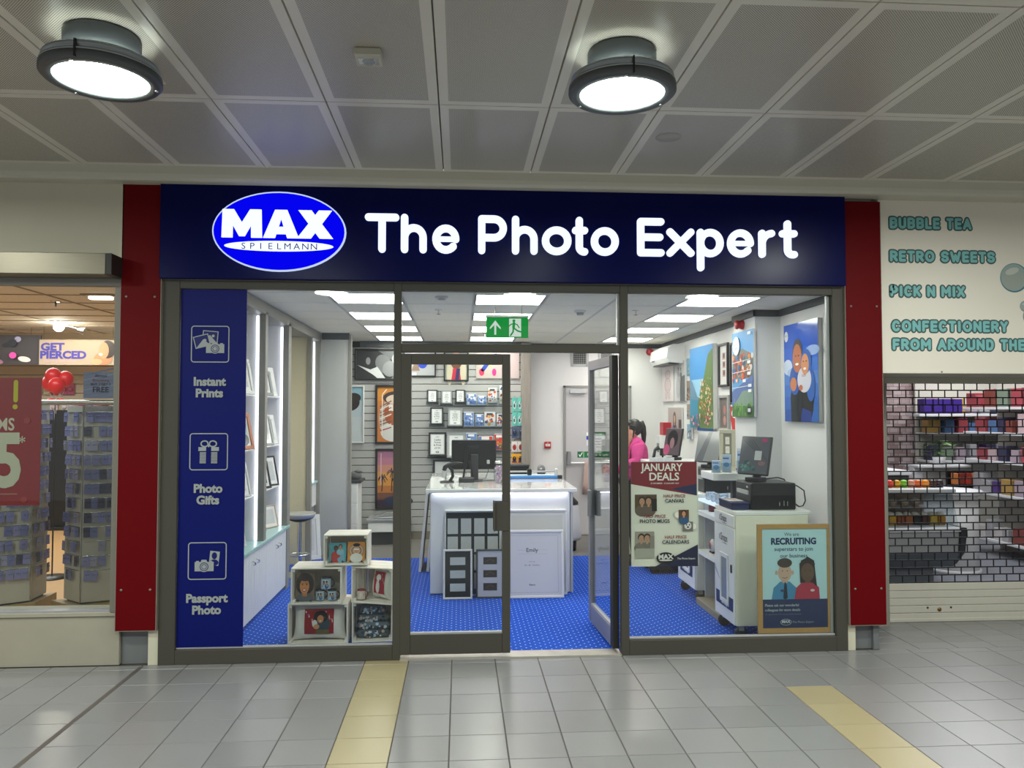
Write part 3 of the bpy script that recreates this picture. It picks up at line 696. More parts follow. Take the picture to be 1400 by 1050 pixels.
lp('header', (-1.40, .30, 2.575), (-1.03, 4.10, 2.675), unit_grey)
lp('back_panel', (-1.405, .36, .6), (-1.39, 2.40, 2.60), ply); lp('back_panel', (-1.405, 3.55, 0), (-1.39, 4.05, 2.60), ply)
lp('back_panel', (-1.405, 2.40, 0), (-1.39, 3.55, 2.60), mat('beige_panel', 'cfc7a8', .6), label='beige backdrop panel')
lp('side_panel', (-1.40, 2.36, 0), (-1.05, 2.40, 2.58), ply); lp('side_panel', (-1.40, 3.54, 0), (-1.05, 3.575, 2.58), mat('beige_side', 'd0c9b0', .6)); lp('side_panel', (-1.40, 1.44, .6), (-1.06, 1.47, 2.58), ply)
lp('side_panel', (-1.40, 4.03, 0), (-1.05, 4.06, 2.58), ply)
led = emis('shelf_led', 'f4f4ff', 5.0)
for y in (1.43, 2.35, 4.02): lp('light_strip', (-1.110, y - .012, .62), (-1.092, y, 2.56), led)
lp('worktop', (-1.40, .30, .585), (-1.02, 2.42, .615), teal_edge, c=.004); lp('worktop', (-1.40, 3.6, .88), (-1.04, 4.03, .905), teal_edge)
lp('carcass', (-1.39, .32, .03), (-1.06, 2.38, .585), white); lp('plinth', (-1.38, .32, 0), (-1.09, 2.37, .03), black)
lp('drawer_box', (-1.39, 3.6, .62), (-1.06, 4.02, .88), white)

for z in (1.005, 1.40, 1.86): 
    lp('shelf', (-1.39, .36, z), (-1.10, 1.42, z + .012), white); lp('shelf', (-1.39, 1.50, z), (-1.10, 2.35, z + .012), white)
dy = [.34, .72, 1.10, 1.48, 1.86, 2.12, 2.37]
dy = [.36, .76, 1.16, 1.56, 1.96, 2.36]
beadm = mat('beadboard_door', 'dfe0e2', .45)
for k in range(5):
    m = MB()
    w = (dy[k + 1] - dy[k] - .006) / 5
    for q in range(5): m.cbox((-1.06 - LO.x, dy[k] + .003 + q * w + .001 - LO.y, .035), (-1.040 - LO.x, dy[k] + .003 + (q + 1) * w - .001 - LO.y, .58), .003)
    d = part('door', m, beadm, lu)
    hy = dy[k] + (.06 if k in (0, 2, 4) else .34) - LO.y
    if k: part('handle', MB().tube([(.012, hy, .50), (.030, hy - .02, .505), (.034, hy, .49), (.030, hy + .025, .475), (.012, hy + .03, .465)], .006, 8), chrome, d)
struct('wall_end', mbx(((-1.40, 4.10, 0), (-.69, 4.16, 2.66))), mat('end_panel', 'b9baba', .5), 'tall pale grey end panel beyond the display unit')
struct('trim_5', mbx(((-.70, 4.09, 0), (-.665, 4.17, 2.66)),), unit_grey)

# photo frames standing on the unit
def photo_frame(label, loc, w, h, col, lean=.22, rz=-PI / 2, content=None, mount='eceae6', bw=.02, group=None, inner=None, base=None, name='framed_photo', cat='picture frame', d=.018):
    """frame leaning back; local -Y is its front"""
    t = thing(name, label, cat, loc, rz, group)
    R = (-lean, 0, 0)
    fm = col if not isinstance(col, str) else mat('frame_' + col, col, .4)
    fb = MB(); bw2 = bw
    for a, b2 in (((-w/2, -d, 0), (w/2, 0, bw2)), ((-w/2, -d, h - bw2), (w/2, 0, h)), ((-w/2, -d, bw2), (-w/2 + bw2, 0, h - bw2)), ((w/2 - bw2, -d, bw2), (w/2, 0, h - bw2))): fb.cbox(a, b2, .003)
    part('moulding', fb, fm, t, None, R)
    a = Art(.0003); a.rect(-w/2 + bw2 * .9, bw2 * .9, w/2 - bw2 * .9, h - bw2 * .9, mount)
    if content: content(a, w - 2 * bw2, h - 2 * bw2, bw2)
    a.put('picture', t, (0, -d * .55 * math.cos(lean), 0), R, PRINT_G)
    return t
def bw_photo(a, w, h, o):
    a.rect(-w*.35, o + h*.15, w*.35, o + h*.85, '3c3c3e'); a.ell(-.05*w, o + h*.55, w*.16, h*.16, '9a9a9a'); a.ell(.12*w, o + h*.42, w*.14, h*.16, 'b8b8b8')
def blank_photo(a, w, h, o): a.rect(-w*.36, o + h*.14, w*.36, o + h*.86, 'c8cacc')
def portrait(a, w, h, o): a.rect(-w*.4, o + h*.1, w*.4, o + h*.9, 'a9b6bd'); face(a, 0, o + h*.6, h*.3, 'c9a08a', '4a382c', '5a6068')
PF = [('large silver photo frame on the worktop nearest the window', (-1.17, 1.05, .617), .30, .42, 'c2c2c6', blank_photo, .03), ('pale frame on the lower shelf of the first lit bay', (-1.15, 1.16, 1.018), .26, .34, 'd2d4d6', blank_photo, .02),
      ('orange wooden photo frame on the middle shelf of the first lit bay', (-1.13, 1.14, 1.413), .28, .36, 'c07a5a', portrait, .03), ('white photo frame on the top shelf of the first lit bay', (-1.15, 1.18, 1.873), .30, .36, 'dadada', blank_photo, .03),
      ('black framed black and white photo on the lower shelf of the second bay', (-1.15, 1.88, 1.018), .24, .30, '1c1c1e', bw_photo, .02), ('second black frame behind, on the lower shelf of the second bay', (-1.15, 2.16, 1.018), .26, .34, '202022', blank_photo, .015),
      ('mirrored silver photo frame on the middle shelf of the second bay', (-1.14, 1.90, 1.413), .26, .33, 'a4a6a8', blank_photo, .022), ('white frame with a small dark photo on the middle shelf of the second bay', (-1.16, 2.16, 1.413), .24, .34, 'e0e0e2', bw_photo, .045),
      ('silver frame on the top shelf of the second bay', (-1.15, 1.92, 1.873), .24, .28, '8f9194', blank_photo, .03), ('white double frame on the top shelf of the second bay', (-1.18, 2.18, 1.873), .26, .34, 'e2e2e4', portrait, .05),
      ('tall copper coloured frame on the teal worktop', (-1.20, 1.90, .617), .24, .44, 'b98468', blank_photo, .02), ('wide pale copper frame on the teal worktop', (-1.16, 2.20, .617), .26, .25, 'd8bfae', blank_photo, .012), ('small frame with an oval photo in the narrow far bay', (-1.18, 3.86, .907), .22, .22, '9a9c9e', portrait, .03)]
for lb, loc, w, h, c, fn, bwid in PF: photo_frame(lb, loc, w * .8, h * .85, c, .24, PI / 2 - .5, fn, 'e8e8ea', bwid)
photo_frame('white multi opening frame leaning in the far bay', (-1.10, 3.80, 0.0), .30, .52, 'e4e4e4', .12, PI / 2 - 1.0, blank_photo, 'd8dadc', .05)
t = thing('headset', 'grey scarf hanging from a rod above the far desk', 'scarf', (-.62, 4.9, 1.07)) if False else None

# bar stool
t = thing('bar_stool', 'chrome bar stool with moulded seat behind the window crates', 'stool', (-1.05, 3.02, 0))
part('base', MB().lathe([(0, 0), (.20, 0), (.20, .008), (.05, .03), (.03, .05), (0, .05)], n=32, cap=False), chrome, t)
part('column', MB().lathe([(.025, .04), (.025, .56)], n=16), chrome, t)
part('foot_ring', MB().tube([(.10 * math.cos(a / 24 * 2 * PI) + 0, .10 * math.sin(a / 24 * 2 * PI) - .0, .21) for a in range(25)], .010, 8).tube([(-.1, 0, .21), (.1, 0, .21)], .008), chrome, t)
part('seat', MB().lathe([(0, .57), (.06, .575), (.15, .60), (.17, .64), (.165, .648), (.14, .635), (.05, .625), (0, .62)], n=28, cap=False), mat('seat_grey', 'b7b9bd', .25, .3), t)
part('seat_underside', MB().lathe([(0, .555), (.06, .558), (.145, .592), (0, .60)], n=28, cap=False), black, t)

# far desk, drawer cabinet
t = thing('drawer_cabinet', 'white drawer cabinet at the end of the grey panel', 'cabinet', (-.74, 4.35, 0))
part('body', cb((-.2, 0, .02), (.13, .4, .84), .004), white, t); part('top', cb((-.21, -.02, .84), (.17, .42, .875), .006), mat('cab_top', '303236', .4), t)
for k, (z0, z1) in enumerate(((.60, .82), (.34, .58), (.04, .32))):
    d = part('drawer', cb((-.19, -.015, z0), (.125, 0, z1), .004), white, t); part('knob', MB().sphere((.05, -.025, z1 - .06), .012), chrome, d)
t = thing('display_bench', 'low grey bench with a silver cutter against the slat wall', 'bench', (-.35, 4.85, 0))
part('top', cb((-.20, -.12, .30), (.36, .30, .335), .004), mat('bench_grey', '8c8e90', .5), t); part('drawer', cb((-.18, -.10, .17), (.34, -.08, .30), .004), white, t); part('plinth', cb((-.18, -.05, 0), (.34, .30, .16), .004), dgrey, t)
t = thing('paper_cutter', 'silver paper cutter lying on the low grey bench', 'paper cutter', (-.30, 4.85, .336))
part('board', cb((-.16, -.08, 0), (.20, .12, .022), .004), mat('cutter_silver', 'a9adb0', .3, .5), t); part('arm', MB().tube([(-.12, -.05, .03), (.02, -.05, .09), (.17, -.05, .06)], .009), chrome, t); part('handle', MB().tube([(.17, -.05, .02), (.17, -.05, .12)], .008), chrome, t)
t = thing('scarf_pile', 'grey crumpled bag on the white drawer cabinet', 'bag', (-.66, 4.5, .876))
m = MB(); m.sphere((0, 0, .05), .08, 10, 7, (1.0, .8, .7)); m.sphere((.04, -.03, .10), .045, 8, 6, (1.1, .7, .5)); part('cloth', m, mat('grey_cloth', '6f6f70', .9, bump=.8, scale=30), t)

# ================================================================ canvases on the slat wall
def canvas(name, label, x0, x1, z0, z1, y, fn, frame=None, bw=.02, d=.03, group=None, cat='picture', m=None):
    w, h = x1 - x0, z1 - z0
    t = thing(name, label, cat, ((x0 + x1) / 2, y, z0), 0, group)
    if frame:
        fb = MB()
        for a, b2 in (((-w/2, -d, 0), (w/2, 0, bw)), ((-w/2, -d, h - bw), (w/2, 0, h)), ((-w/2, -d, bw), (-w/2 + bw, 0, h - bw)), ((w/2 - bw, -d, bw), (w/2, 0, h - bw))): fb.cbox(a, b2, .003)
        part('moulding', fb, mat('frame_' + frame, frame, .35), t)
        part('backing', mbx(((-w/2 + bw, -.008, bw), (w/2 - bw, 0, h - bw))), whitem, t)
    else: part('stretcher', cb((-w/2, -d, 0), (w/2, 0, h), .002), mat('canvas_edge', 'c9c9c7', .6), t)
    a = Art(); o = bw if frame else 0
    fn(a, -w/2 + o, o, w/2 - o, h - o); a.put('picture', t, (0, (-.010 if frame else -d - .0005), 0), (0, 0, 0), m or PRINT)
    return t
def clip(a, x0, y0, x1, y1, col): a.rect(x0, y0, x1, y1, col)
def p_bw(a, x0, y0, x1, y1):
    w, h = x1 - x0, y1 - y0; clip(a, x0, y0, x1, y1, '2b2c2e')
    a.poly([(x0 + .45*w, y1), (x1, y1), (x1, y0), (x0 + .75*w, y0), (x0 + .9*w, y0 + .5*h)], '6d6f71')
    a.ell(x0 + .58*w, y0 + .52*h, .17*w, .34*h, '77797b', .4); a.ell(x0 + .25*w, y0 + .62*h, .05*w, .13*h, '8d8f91'); a.ell(x0 + .72*w, y0 + .35*h, .16*w, .28*h, '8f9193', -.3)
    a.poly([(x0 + .02*w, y0 + .48*h), (x0 + .30*w, y0 + .32*h), (x0 + .45*w, y0 + .42*h), (x0 + .62*w, y0 + .02*h), (x0 + .45*w, y0 + .02*h), (x0 + .35*w, y0 + .15*h)], 'd6d8da'); a.ell(x0 + .86*w, y0 + .7*h, .10*w, .2*h, 'b9bbbd')
def p_profile(a, x0, y0, x1, y1):
    w, h = x1 - x0, y1 - y0; clip(a, x0, y0, x1, y1, 'b7c6cf'); a.rect(x0, y0, x1, y0 + .45*h, 'c3cbd0'); a.rect(x0, y0 + .75 * h, x1, y1, '8fb6c8')
    a.ell(x0 + .35*w, y0 + .72*h, .52*w, .17*h, '241c18'); a.ell(x0 + .62*w, y0 + .80*h, .3*w, .09*h, '2a211c'); a.poly([(x0, y0 + .2*h), (x0 + .25*w, y0 + .22*h), (x0 + .45*w, y0 + .32*h), (x0 + .36*w, y0 + .42*h), (x0 + .32*w, y0 + .6*h), (x0, y0 + .6*h)], '8a5a3c')
def p_orange(a, x0, y0, x1, y1):
    w, h = x1 - x0, y1 - y0; clip(a, x0, y0, x1, y1, 'c97a34'); a.rect(x0, y0 + .75*h, x1, y1, 'd28a2e')
    a.ell(x0 + .55*w, y0 + .42*h, .5*w, .38*h, 'b8b0a8'); a.ell(x0 + .55*w, y0 + .18*h, .45*w, .18*h, 'd5d3cf'); a.ell(x0 + .5*w, y0 + .52*h, .28*w, .22*h, 'a5592c'); a.ell(x0 + .6*w, y0 + .80*h, .42*w, .12*h, '3a2c28'); a.ell(x0 + .62*w, y0 + .77*h, .34*w, .09*h, 'd9c4b0')
    for k in range(3): a.rect(x0 + (.38 + .2*k)*w, y0 + .56*h, x0 + (.52 + .2*k)*w, y0 + .68*h, 'e4e2de')
    for k in range(9): a.line([(x0 + .1*w, y0 + (.2 + .055*k)*h), (x0 + .45*w, y0 + (.26 + .06*k)*h)], .012*w*3, ['a03c1c', 'e0ddd8', '7c5040'][k % 3])
    a.line([(x0 + .16*w, y0 + .12*h), (x0 + .16*w, y0 + .86*h), (x0 + .3*w, y0 + .95*h)], .012, 'efe2d0')
def p_palm(a, x0, y0, x1, y1):
    w, h = x1 - x0, y1 - y0
    for k, c in enumerate(('3b2a3a', '6e4430', 'b5702c', 'd39238', 'd89a50', 'c98a78', 'b8788e', 'a8708c')): a.rect(x0, y0 + h*k/8, x1, y0 + h*(k+1)/8, c)
    for px, ph, s in ((.5, .62, 1), (.78, .68, 1.1), (.18, .52, .8), (.62, .5, .7)):
        X, Z = x0 + px*w, y0 + ph*h; a.line([(X - .03*w, y0 + .28*h), (X, Z)], .012, '2a1f22')
        for q in range(7): an = -2.9 + q*.95; a.line([(X, Z), (X + .11*w*s*math.cos(an), Z + .06*h*s*math.sin(an) + .01), (X + .19*w*s*math.cos(an), Z + .06*h*s*math.sin(an) - .03)], .010, '2a1f22')
    a.ell(x0 + .7*w, y0 + .1*h, .5*w, .1*h, '28304a'); a.line([(x0 + .12*w, y0 + .4*h), (x0 + .12*w, y0 + .95*h)], .01, 'e8c8d0')
def p_shoe(a, x0, y0, x1, y1):
    w, h = x1 - x0, y1 - y0; clip(a, x0, y0, x1, y1, 'a9acae'); a.ell(x0 + .62*w, y0 + .6*h, .16*w, .3*h, '2540c0', .2); a.poly([(x0 + .3*w, y0 + .2*h), (x0 + .55*w, y0 + .2*h), (x0 + .45*w, y0 + .75*h)], '8a7060'); a.rect(x0, y0, x0 + .45*w, y0 + .12*h, 'dadce4')
def p_girl(a, x0, y0, x1, y1):
    w, h = x1 - x0, y1 - y0; clip(a, x0, y0, x1, y1, '95a095'); a.ell(x0 + .2*w, y0 + .3*h, .14*w, .5*h, 'cfc6ac'); a.ell(x0 + .82*w, y0 + .3*h, .14*w, .5*h, 'cfc6ac'); a.ell(x0 + .5*w, y0 + .70*h, .27*w, .3*h, '7b4a34'); a.ell(x0 + .5*w, y0 + .85*h, .16*w, .2*h, 'd9b09a'); a.ell(x0 + .5*w, y0 + .80*h, .06*w, .02*h, 'c02030')
    a.poly([(x0 + .28*w, y0), (x0 + .36*w, y0 + .42*h), (x0 + .65*w, y0 + .42*h), (x0 + .72*w, y0)], 'c22840'); a.poly([(x0 + .44*w, y0), (x0 + .52*w, y0 + .42*h), (x0 + .68*w, y0 + .42*h), (x0 + .62*w, y0)], '2a2860')
def p_arm(a, x0, y0, x1, y1):
    w, h = x1 - x0, y1 - y0; clip(a, x0, y0, x1, y1, 'b5aca4'); a.line([(x0 + .16*w, y0 + .28*h), (x0 + .3*w, y0 + .55*h), (x0 + .44*w, y0 + .74*h), (x0 + .62*w, y0 + .8*h)], .09*w, '1e3ea0'); a.ell(x0 + .13*w, y0 + .2*h, .06*w, .12*h, 'd82a5a'); a.ell(x0 + .42*w, y0 + .2*h, .05*w, .12*h, 'd82a80'); a.ell(x0 + .32*w, y0 + .42*h, .02*w, .07*h, 'd8c860'); a.rect(x0 + .48*w, y0, x1, y1, 'b9aaa8')
canvas('framed_print', 'large black framed black and white photo of a footballer, top left of the slat wall', -.77, -.10, 2.15, 2.58, 5.2, p_bw, '18191a', .022, .04)
canvas('canvas_print', 'white framed canvas of a head in profile on pale blue', -.99, -.64, 1.30, 2.08, 5.2, p_profile, 'd4d6d6', .02, .03)
canvas('framed_print', 'black framed orange portrait on the slat wall', -.49, -.03, 1.29, 2.09, 5.2, p_orange, '1a1512', .028, .035)
canvas('framed_print', 'black framed sunset palm print on the slat wall', -.485, -.03, .415, 1.225, 5.2, p_palm, '151214', .028, .035)
canvas('framed_print', 'black framed picture with a blue shoe, highest row of the slat wall', -.16, .325, 2.20, 2.55, 5.2, p_shoe, '202022', .018, .03)
canvas('framed_print', 'black framed photo of a girl in a red scarf', .43, .77, 2.14, 2.55, 5.2, p_girl, '1d1d1f', .020, .03)
canvas('canvas_print', 'wide pale canvas with a blue sleeved arm', .87, 1.46, 2.18, 2.60, 5.2, p_arm)

# small framed signs on the slat wall
def p_offer(a, w, h, o):
    a.rect(-w*.44, o + h*.04, w*.44, o + h*.96, 'eef0f0'); k = h
    for q, (tx, z) in enumerate((('NEW', .84), ('Cabby', .68), ('Frame', .55), ('& Print', .42), ('£9.99', .27))): a.text(tx, 0, o + z*h, .13*h if q else .07*h, '30404a' if q < 4 else '777f84', .012)
    a.ell(0, o + .12*h, .12*w, .045*h, '2a3a44'); a.ell(0, o + .12*h, .07*w, .02*h, 'e8e8e8')
offers = [(.212, .347, 1.844, 2.021, '222224', 'small black price frame, left of the top row'), (.401, .543, 1.832, 2.015, '9da0a2', 'small silver price frame in the top row'), (.595, .718, 1.845, 2.022, '26272a', 'small black price frame, right of the top row'),
          (.252, .429, 1.55, 1.783, '1e1f21', 'medium black price frame in the second row'), (.490, .684, 1.528, 1.77, 'a2a5a6', 'medium silver price frame in the second row'), (.231, .469, 1.125, 1.446, '1b1c1e', 'large black price frame left of the till screen'), (.475, .73, 1.10, 1.439, 'a5a7a8', 'large silver price frame partly behind the till screen'), (.293, .55, .80, 1.076, '242527', 'dark frame standing low behind the counter stapler')]
for x0, x1, z0, z1, c, lb in offers:
    photo_frame(lb, ((x0 + x1) / 2, 5.12, z0), x1 - x0, z1 - z0, c, .08, 0, p_offer if c != '242527' else None, 'c4c6c8', (x1 - x0) * .10)
    h = thing('display_ledge', 'clear ledge holding the ' + lb, 'display holder', ((x0 + x1) / 2, 5.12, z0 - .025))
    w = (x1 - x0) / 2 + .015; part('tray', mbx(((-w, -.06, 0), (w, .079, .004)), ((-w, -.064, 0), (w, -.06, .04)), ((-w, .075, 0), (w, .079, .2))), ACRYL, h)
# cards and packs on clear holders
rp_ = random.Random(3)
packs = [(.735, .880, 1.812, 1.97, 0), (.886, 1.011, 1.812, 1.943, 0), (1.028, 1.156, 1.845, 2.049, 1), (1.183, 1.30, 1.83, 2.082, 1), (.703, .845, 1.524, 1.721, 0), (.857, .972, 1.524, 1.694, 0), (.978, 1.137, 1.523, 1.721, 1), (1.145, 1.28, 1.523, 1.70, 1), (.73, .887, 1.22, 1.438, 0), (.900, 1.10, 1.22, 1.399, 2), (1.11, 1.26, 1.20, 1.425, 2)]
plab = ['blue and white photo paper pack, top row, beside the small black frame', 'smaller blue and white pack, top row', 'red, white and blue printed pack in the top row', 'last colourful pack in the top row, beside the door stile', 'blue photo paper pack, second row', 'narrow blue pack, second row', 'orange printed pack in the second row', 'last orange pack in the second row', 'blue pack above the till screen', 'wide rainbow coloured pack above the till screen', 'red and green pack right of the till screen']
for (x0, x1, z0, z1, kd), lb in zip(packs, plab):
    t = thing('photo_pack', lb, 'pack', ((x0 + x1) / 2, 5.13, z0)); w = (x1 - x0) / 2 - .004; h = z1 - z0
    part('box', cb((-w, -.03, 0), (w, .02, h), .002), mat('pack_white', 'd5dae2', .4), t)
    a = Art(); pal = [['6f8fc8', '9fb2da', 'e8ecf4', '4a64a0'], ['d05a28', 'e0b050', 'f0f0f0', '3454a4', '8a3a20'], ['d83828', 'e8a030', '4878c8', '5aa848', 'e8e0d0']][kd]
    a.rect(-w*.94, .01, w*.94, h - .01, pal[0] if kd != 1 else 'dcdcdc'); a.dots(18, -w*.7, .03, w*.7, h*.8, w*.12, w*.32, pal, rp_); a.rect(-w*.6, h*.78, w*.5, h*.92, 'f0f2f6' if kd != 1 else '3c4654')
    a.put('print', t, (0, -.0306, 0))
    hd = part('holder', mbx(((-w - .004, -.04, -.012), (w + .004, .066, -.008)), ((-w - .004, -.042, -.012), (w + .004, -.040, h * .35)), ((-w - .004, .062, -.008), (w + .004, .066, h))), ACRYL, t)
hang = [('teal blister pack', '5cb9ac', 1.358, 1.504, 1.73, 1.92, 2), ('teal blister pack', '5cb9ac', 1.358, 1.50, 1.53, 1.72, 2), ('dark blue accessory pack', '4a5672', 1.35, 1.53, 1.365, 1.52, 2), ('white hanging pack with red print', 'dcd8d4', 1.35, 1.52, 1.18, 1.32, 2), ('yellow film camera pack', 'e0a222', 1.35, 1.515, 1.02, 1.155, 2)]
for q, (lb, c, x0, x1, z0, z1, n) in enumerate(hang):
    for k in range(n):
        xx = x0 + (x1 - x0) * (k + .5) / n; w = (x1 - x0) / n / 2 - .003; h = z1 - z0
        t = thing('hanging_pack', '%s hanging beside the wooden post, %s column%s' % (lb, ('left', 'right')[k], (', upper', ', lower')[q] if q < 2 else ''), 'pack', (xx, 5.12, z0))
        part('card', cb((-w, 0, 0), (w, .006, h), .002), mat('card_' + c, c, .5), t)
        a = Art(); a.ell(0, h*.45, w*.6, h*.28, 'd8e8e4' if q < 2 else ('303a50' if q == 2 else 'b03830' if q == 3 else '202020'));
        if q < 2: a.ell(-.1*w, h*.4, w*.3, h*.14, '1d4a48'); a.ell(.2*w, h*.62, w*.15, h*.08, '1d4a48')
        if q == 4: a.rect(-w*.8, h*.1, w*.8, h*.25, '6a3a78')
        a.put('print', t, (0, -.004, 0)); part('blister', MB().sphere((0, -.006, h*.45), w*.75, 10, 6, (1, .5, 1.4)), ACRYL, t)
        part('peg', MB().tube([(0, .085, h + .01), (0, -.03, h + .006), (0, -.035, h + .02)], .003, 6), chrome, t)
# call point, back door, signs on door
t = thing('fire_call_point', 'red fire alarm call point on the white back wall', 'alarm', (1.875, 5.40, 1.212))
part('box', cb((-.045, -.04, 0), (.045, 0, .094), .006), mat('alarm_red', 'b51f28', .4), t); Art().rect(-.033, .03, .033, .065, 'e6e0dc').rect(-.006, .045, .006, .05, '222222').ell(0, .08, .008, .006, 'e0c0c0').put('window', t, (0, -.0405, 0))
d4 = link('door_4', None, None, (2.13, 5.37, 0)); d4['kind'] = 'structure'; d4['label'] = 'pale grey fire exit door in the back wall'
part('leaf', cb((0, 0, .01), (.90, .03, 2.06), .004), mat('door_grey', 'bdbcbf', .5), d4)
part('frame', mbx(((-.03, -.01, 0), (0, .03, 2.09)), ((.90, -.01, 0), (.93, .03, 2.09)), ((-.03, -.01, 2.06), (.93, .03, 2.09))), mat('door_frame', '8f8e8c', .5), d4)
pb = part('push_bar', MB().tube([(.06, -.06, 1.01), (.84, -.06, 1.01)], .016, 10), mat('bar_silver', 'c9ccce', .3, .6), d4)
part('push_bar_case', cb((.015, -.075, .985), (.06, 0, 1.17), .004), mat('bar_case', '8e9092', .4, .3), d4); part('push_bar_case', cb((.84, -.075, .975), (.885, 0, 1.05), .004), MATS['bar_case'], d4)
part('door_closer', cb((.05, -.05, 1.98), (.28, 0, 2.03), .004), MATS['bar_silver'], d4)
def small_sign(label, x0, x1, z0, z1, y, fn, base): 
    t = thing('door_sign', label, 'sign', ((x0 + x1) / 2, y, z0)); w = (x1 - x0) / 2
    part('plate', mbx(((-w, -.003, 0), (w, 0, z1 - z0))), mat('sign_' + base, base, .4), t)
    a = Art(); fn(a, w, z1 - z0); a.put('print', t, (0, -.0034, 0)); return t
small_sign('green Push bar to open sign on the exit door', 2.292, 2.745, 1.083, 1.168, 5.369, lambda a, w, h: (a.line([(-w*.9, h*.5), (-w*.84, h*.2), (-w*.7, h*.8)], .010, 'f0f0f0'), a.rect(-w*.62, 0, -w*.60, h, 'f0f0f0'), a.text('Push bar to open', .06, h*.3, .052, 'f0f0f0', .01, .82)), '1c7444')
small_sign('small green exit sign on the exit door', 2.419, 2.69, 1.39, 1.437, 5.369, lambda a, w, h: (a.rect(-w, .0, -w*.72, h, 'e8f0e8'), a.text('Fire exit', .03, h*.25, .034, 'f0f0f0', .01)), '1c7444')
small_sign('blue and white notice on the exit door', 2.419, 2.685, 1.25, 1.383, 5.369, lambda a, w, h: (a.rect(-w, h*.62, -w*.6, h, '1c48b0'), a.text('Notice', .03, h*.68, .034, '1c48b0', .01), a.text('Fire door', 0, h*.38, .034, 'a02028', .01), a.text('Keep clear', 0, h*.08, .034, '303030', .01)), 'd8d8dc')
t = thing('cloth', 'pinkish beige cloth draped over the push bar of the exit door', 'cloth', (2.43, 5.295, .58))
m = MB(); prof = []
for i in range(17):
    u_ = i / 16; x = -.055 + .12 * u_; prof.append((x, .012 * math.sin(u_ * 9)))
vs = []; rows = [(.0, -.012, 1.2), (.15, -.012, 1.15), (.30, -.010, 1.0), (.40, -.006, .9), (.452, .0, .85), (.458, .016, .85), (.44, .03, .85), (.3, .034, .85)]
for z, y, s in rows:
    for x, yy in prof: vs.append((x * s - .02 * (1 - z / .45), y + yy * (1 - z / .5) , z))
n = len(prof); m.add(vs, [(r * n + i, r * n + i + 1, (r + 1) * n + i + 1, (r + 1) * n + i) for r in range(len(rows) - 1) for i in range(n - 1)], True)
part('fabric', m, mat('cloth_beige', 'b39c94', .9), t).modifiers.new('s', 'SOLIDIFY').thickness = .004
# air grilles
for x0, x1, lb in ((2.224, 2.44, 'square air grille high on the back wall'), (2.62, 2.80, 'second air grille above the exit door')):
    t = thing('air_grille', lb, 'vent', ((x0 + x1) / 2, 5.40, 2.36)); w = (x1 - x0) / 2
    part('frame', mbx(((-w - .02, -.012, 0), (-w + .015, 0, .24)), ((w - .015, -.012, 0), (w + .02, 0, .24)), ((-w, -.012, 0), (w, 0, .035)), ((-w, -.012, .205), (w, 0, .24))), greyw, t); part('backing', mbx(((-w, -.004, .03), (w, -.001, .21))), black, t)
    m = MB()
    for k in range(7): m.box((-w + .03 + k * (2*w - .06) / 6 - .003, -.009, .03), (-w + .03 + k * (2*w - .06) / 6 + .003, -.006, .21))
    for k in range(6): m.box((-w, -.011, .05 + k * .028), (w, -.008, .056 + k * .028))
    part('grid', m, mat('grille_grey', '8c8e8e', .5), t)

# ================================================================ exit sign
t = thing('exit_sign', 'green running man emergency exit sign hanging from the shop ceiling', 'exit sign', (1.043, 1.0, 2.342))
part('bar', cb((-.18, -.018, .17), (.18, .018, .190), .003), mat('sign_bar', 'a9abab', .4), t); part('panel', mbx(((-.175, -.004, 0), (.175, .004, .17))), emis('exit_green', '12a544', .75), t)
for q in (-.1, .12): part('hanger', MB().tube([(q, 0, .19), (q, 0, .338)], .004, 6), chrome, t)
a = Art(); W_ = 'e6f2ea'
a.poly([(-.145, .085), (-.10, .145), (-.055, .085), (-.055, .070), (-.092, .105), (-.092, .025), (-.108, .025), (-.108, .105), (-.145, .070)], W_)
a.rect(.015, .01, .115, .16, W_); GR = '12a544'
a.ell(.055, .142, .012, .012, GR); a.line([(.055, .122), (.052, .085)], .022, GR); a.line([(.055, .118), (.030, .112), (.016, .098)], .009, GR); a.line([(.060, .118), (.082, .110), (.098, .085)], .009, GR); a.line([(.055, .08), (.085, .058), (.125, .046)], .013, GR); a.line([(.050, .08), (.048, .050), (.028, .020)], .013, GR)
me = a.mesh('pictogram'); me.materials.clear(); me.materials.append(emis('exit_white', W_, .85)); me.materials.append(emis('exit_green', GR, .75))
for p, c in zip(me.polygons, a.c): p.material_index = 0 if c == lin(W_) else 1
link('pictogram', me, t, (0, -.0045, 0))
# ceiling fittings in the shop
for x, y, lb, k in ((-1.18, 1.82, 'sprinkler head over the display unit, nearer the window', 0), (-1.22, 3.4, 'sprinkler head over the display unit, further back', 0), (.50, 1.0, 'flat round detector behind the transom, nearest the glass', 1), (.45, 1.82, 'sprinkler head left of the exit sign', 0), (1.78, 1.8, 'white smoke detector right of the exit sign', 2), (2.30, 1.75, 'sprinkler head left of the right light row', 0), (.95, 3.95, 'small sprinkler head far behind the exit sign', 0)):
    t = thing('sprinkler' if k == 0 else 'smoke_detector', lb, 'sprinkler' if k == 0 else 'detector', (x, y, RZ))
    if k == 0: part('plate', MB().lathe([(0, -.006), (.03, -.005), (.035, 0), (0, 0)], n=16, cap=False), whitem, t); part('head', MB().tube([(0, 0, -.004), (0, 0, -.035)], .006, 8).lathe([(0, -.045), (.018, -.045), (.018, -.04), (0, -.04)], n=12, cap=False), chrome, t)
    else: part('base', MB().lathe([(0, -.02), (.05, -.02), (.055, -.006), (.055, 0), (0, 0)], n=24, cap=False), whitem, t); part('sensor', MB().lathe([(0, -.045 if k == 2 else -.028), (.03, -.045 if k == 2 else -.028), (.036, -.02), (0, -.02)], n=20, cap=False), greyw, t)
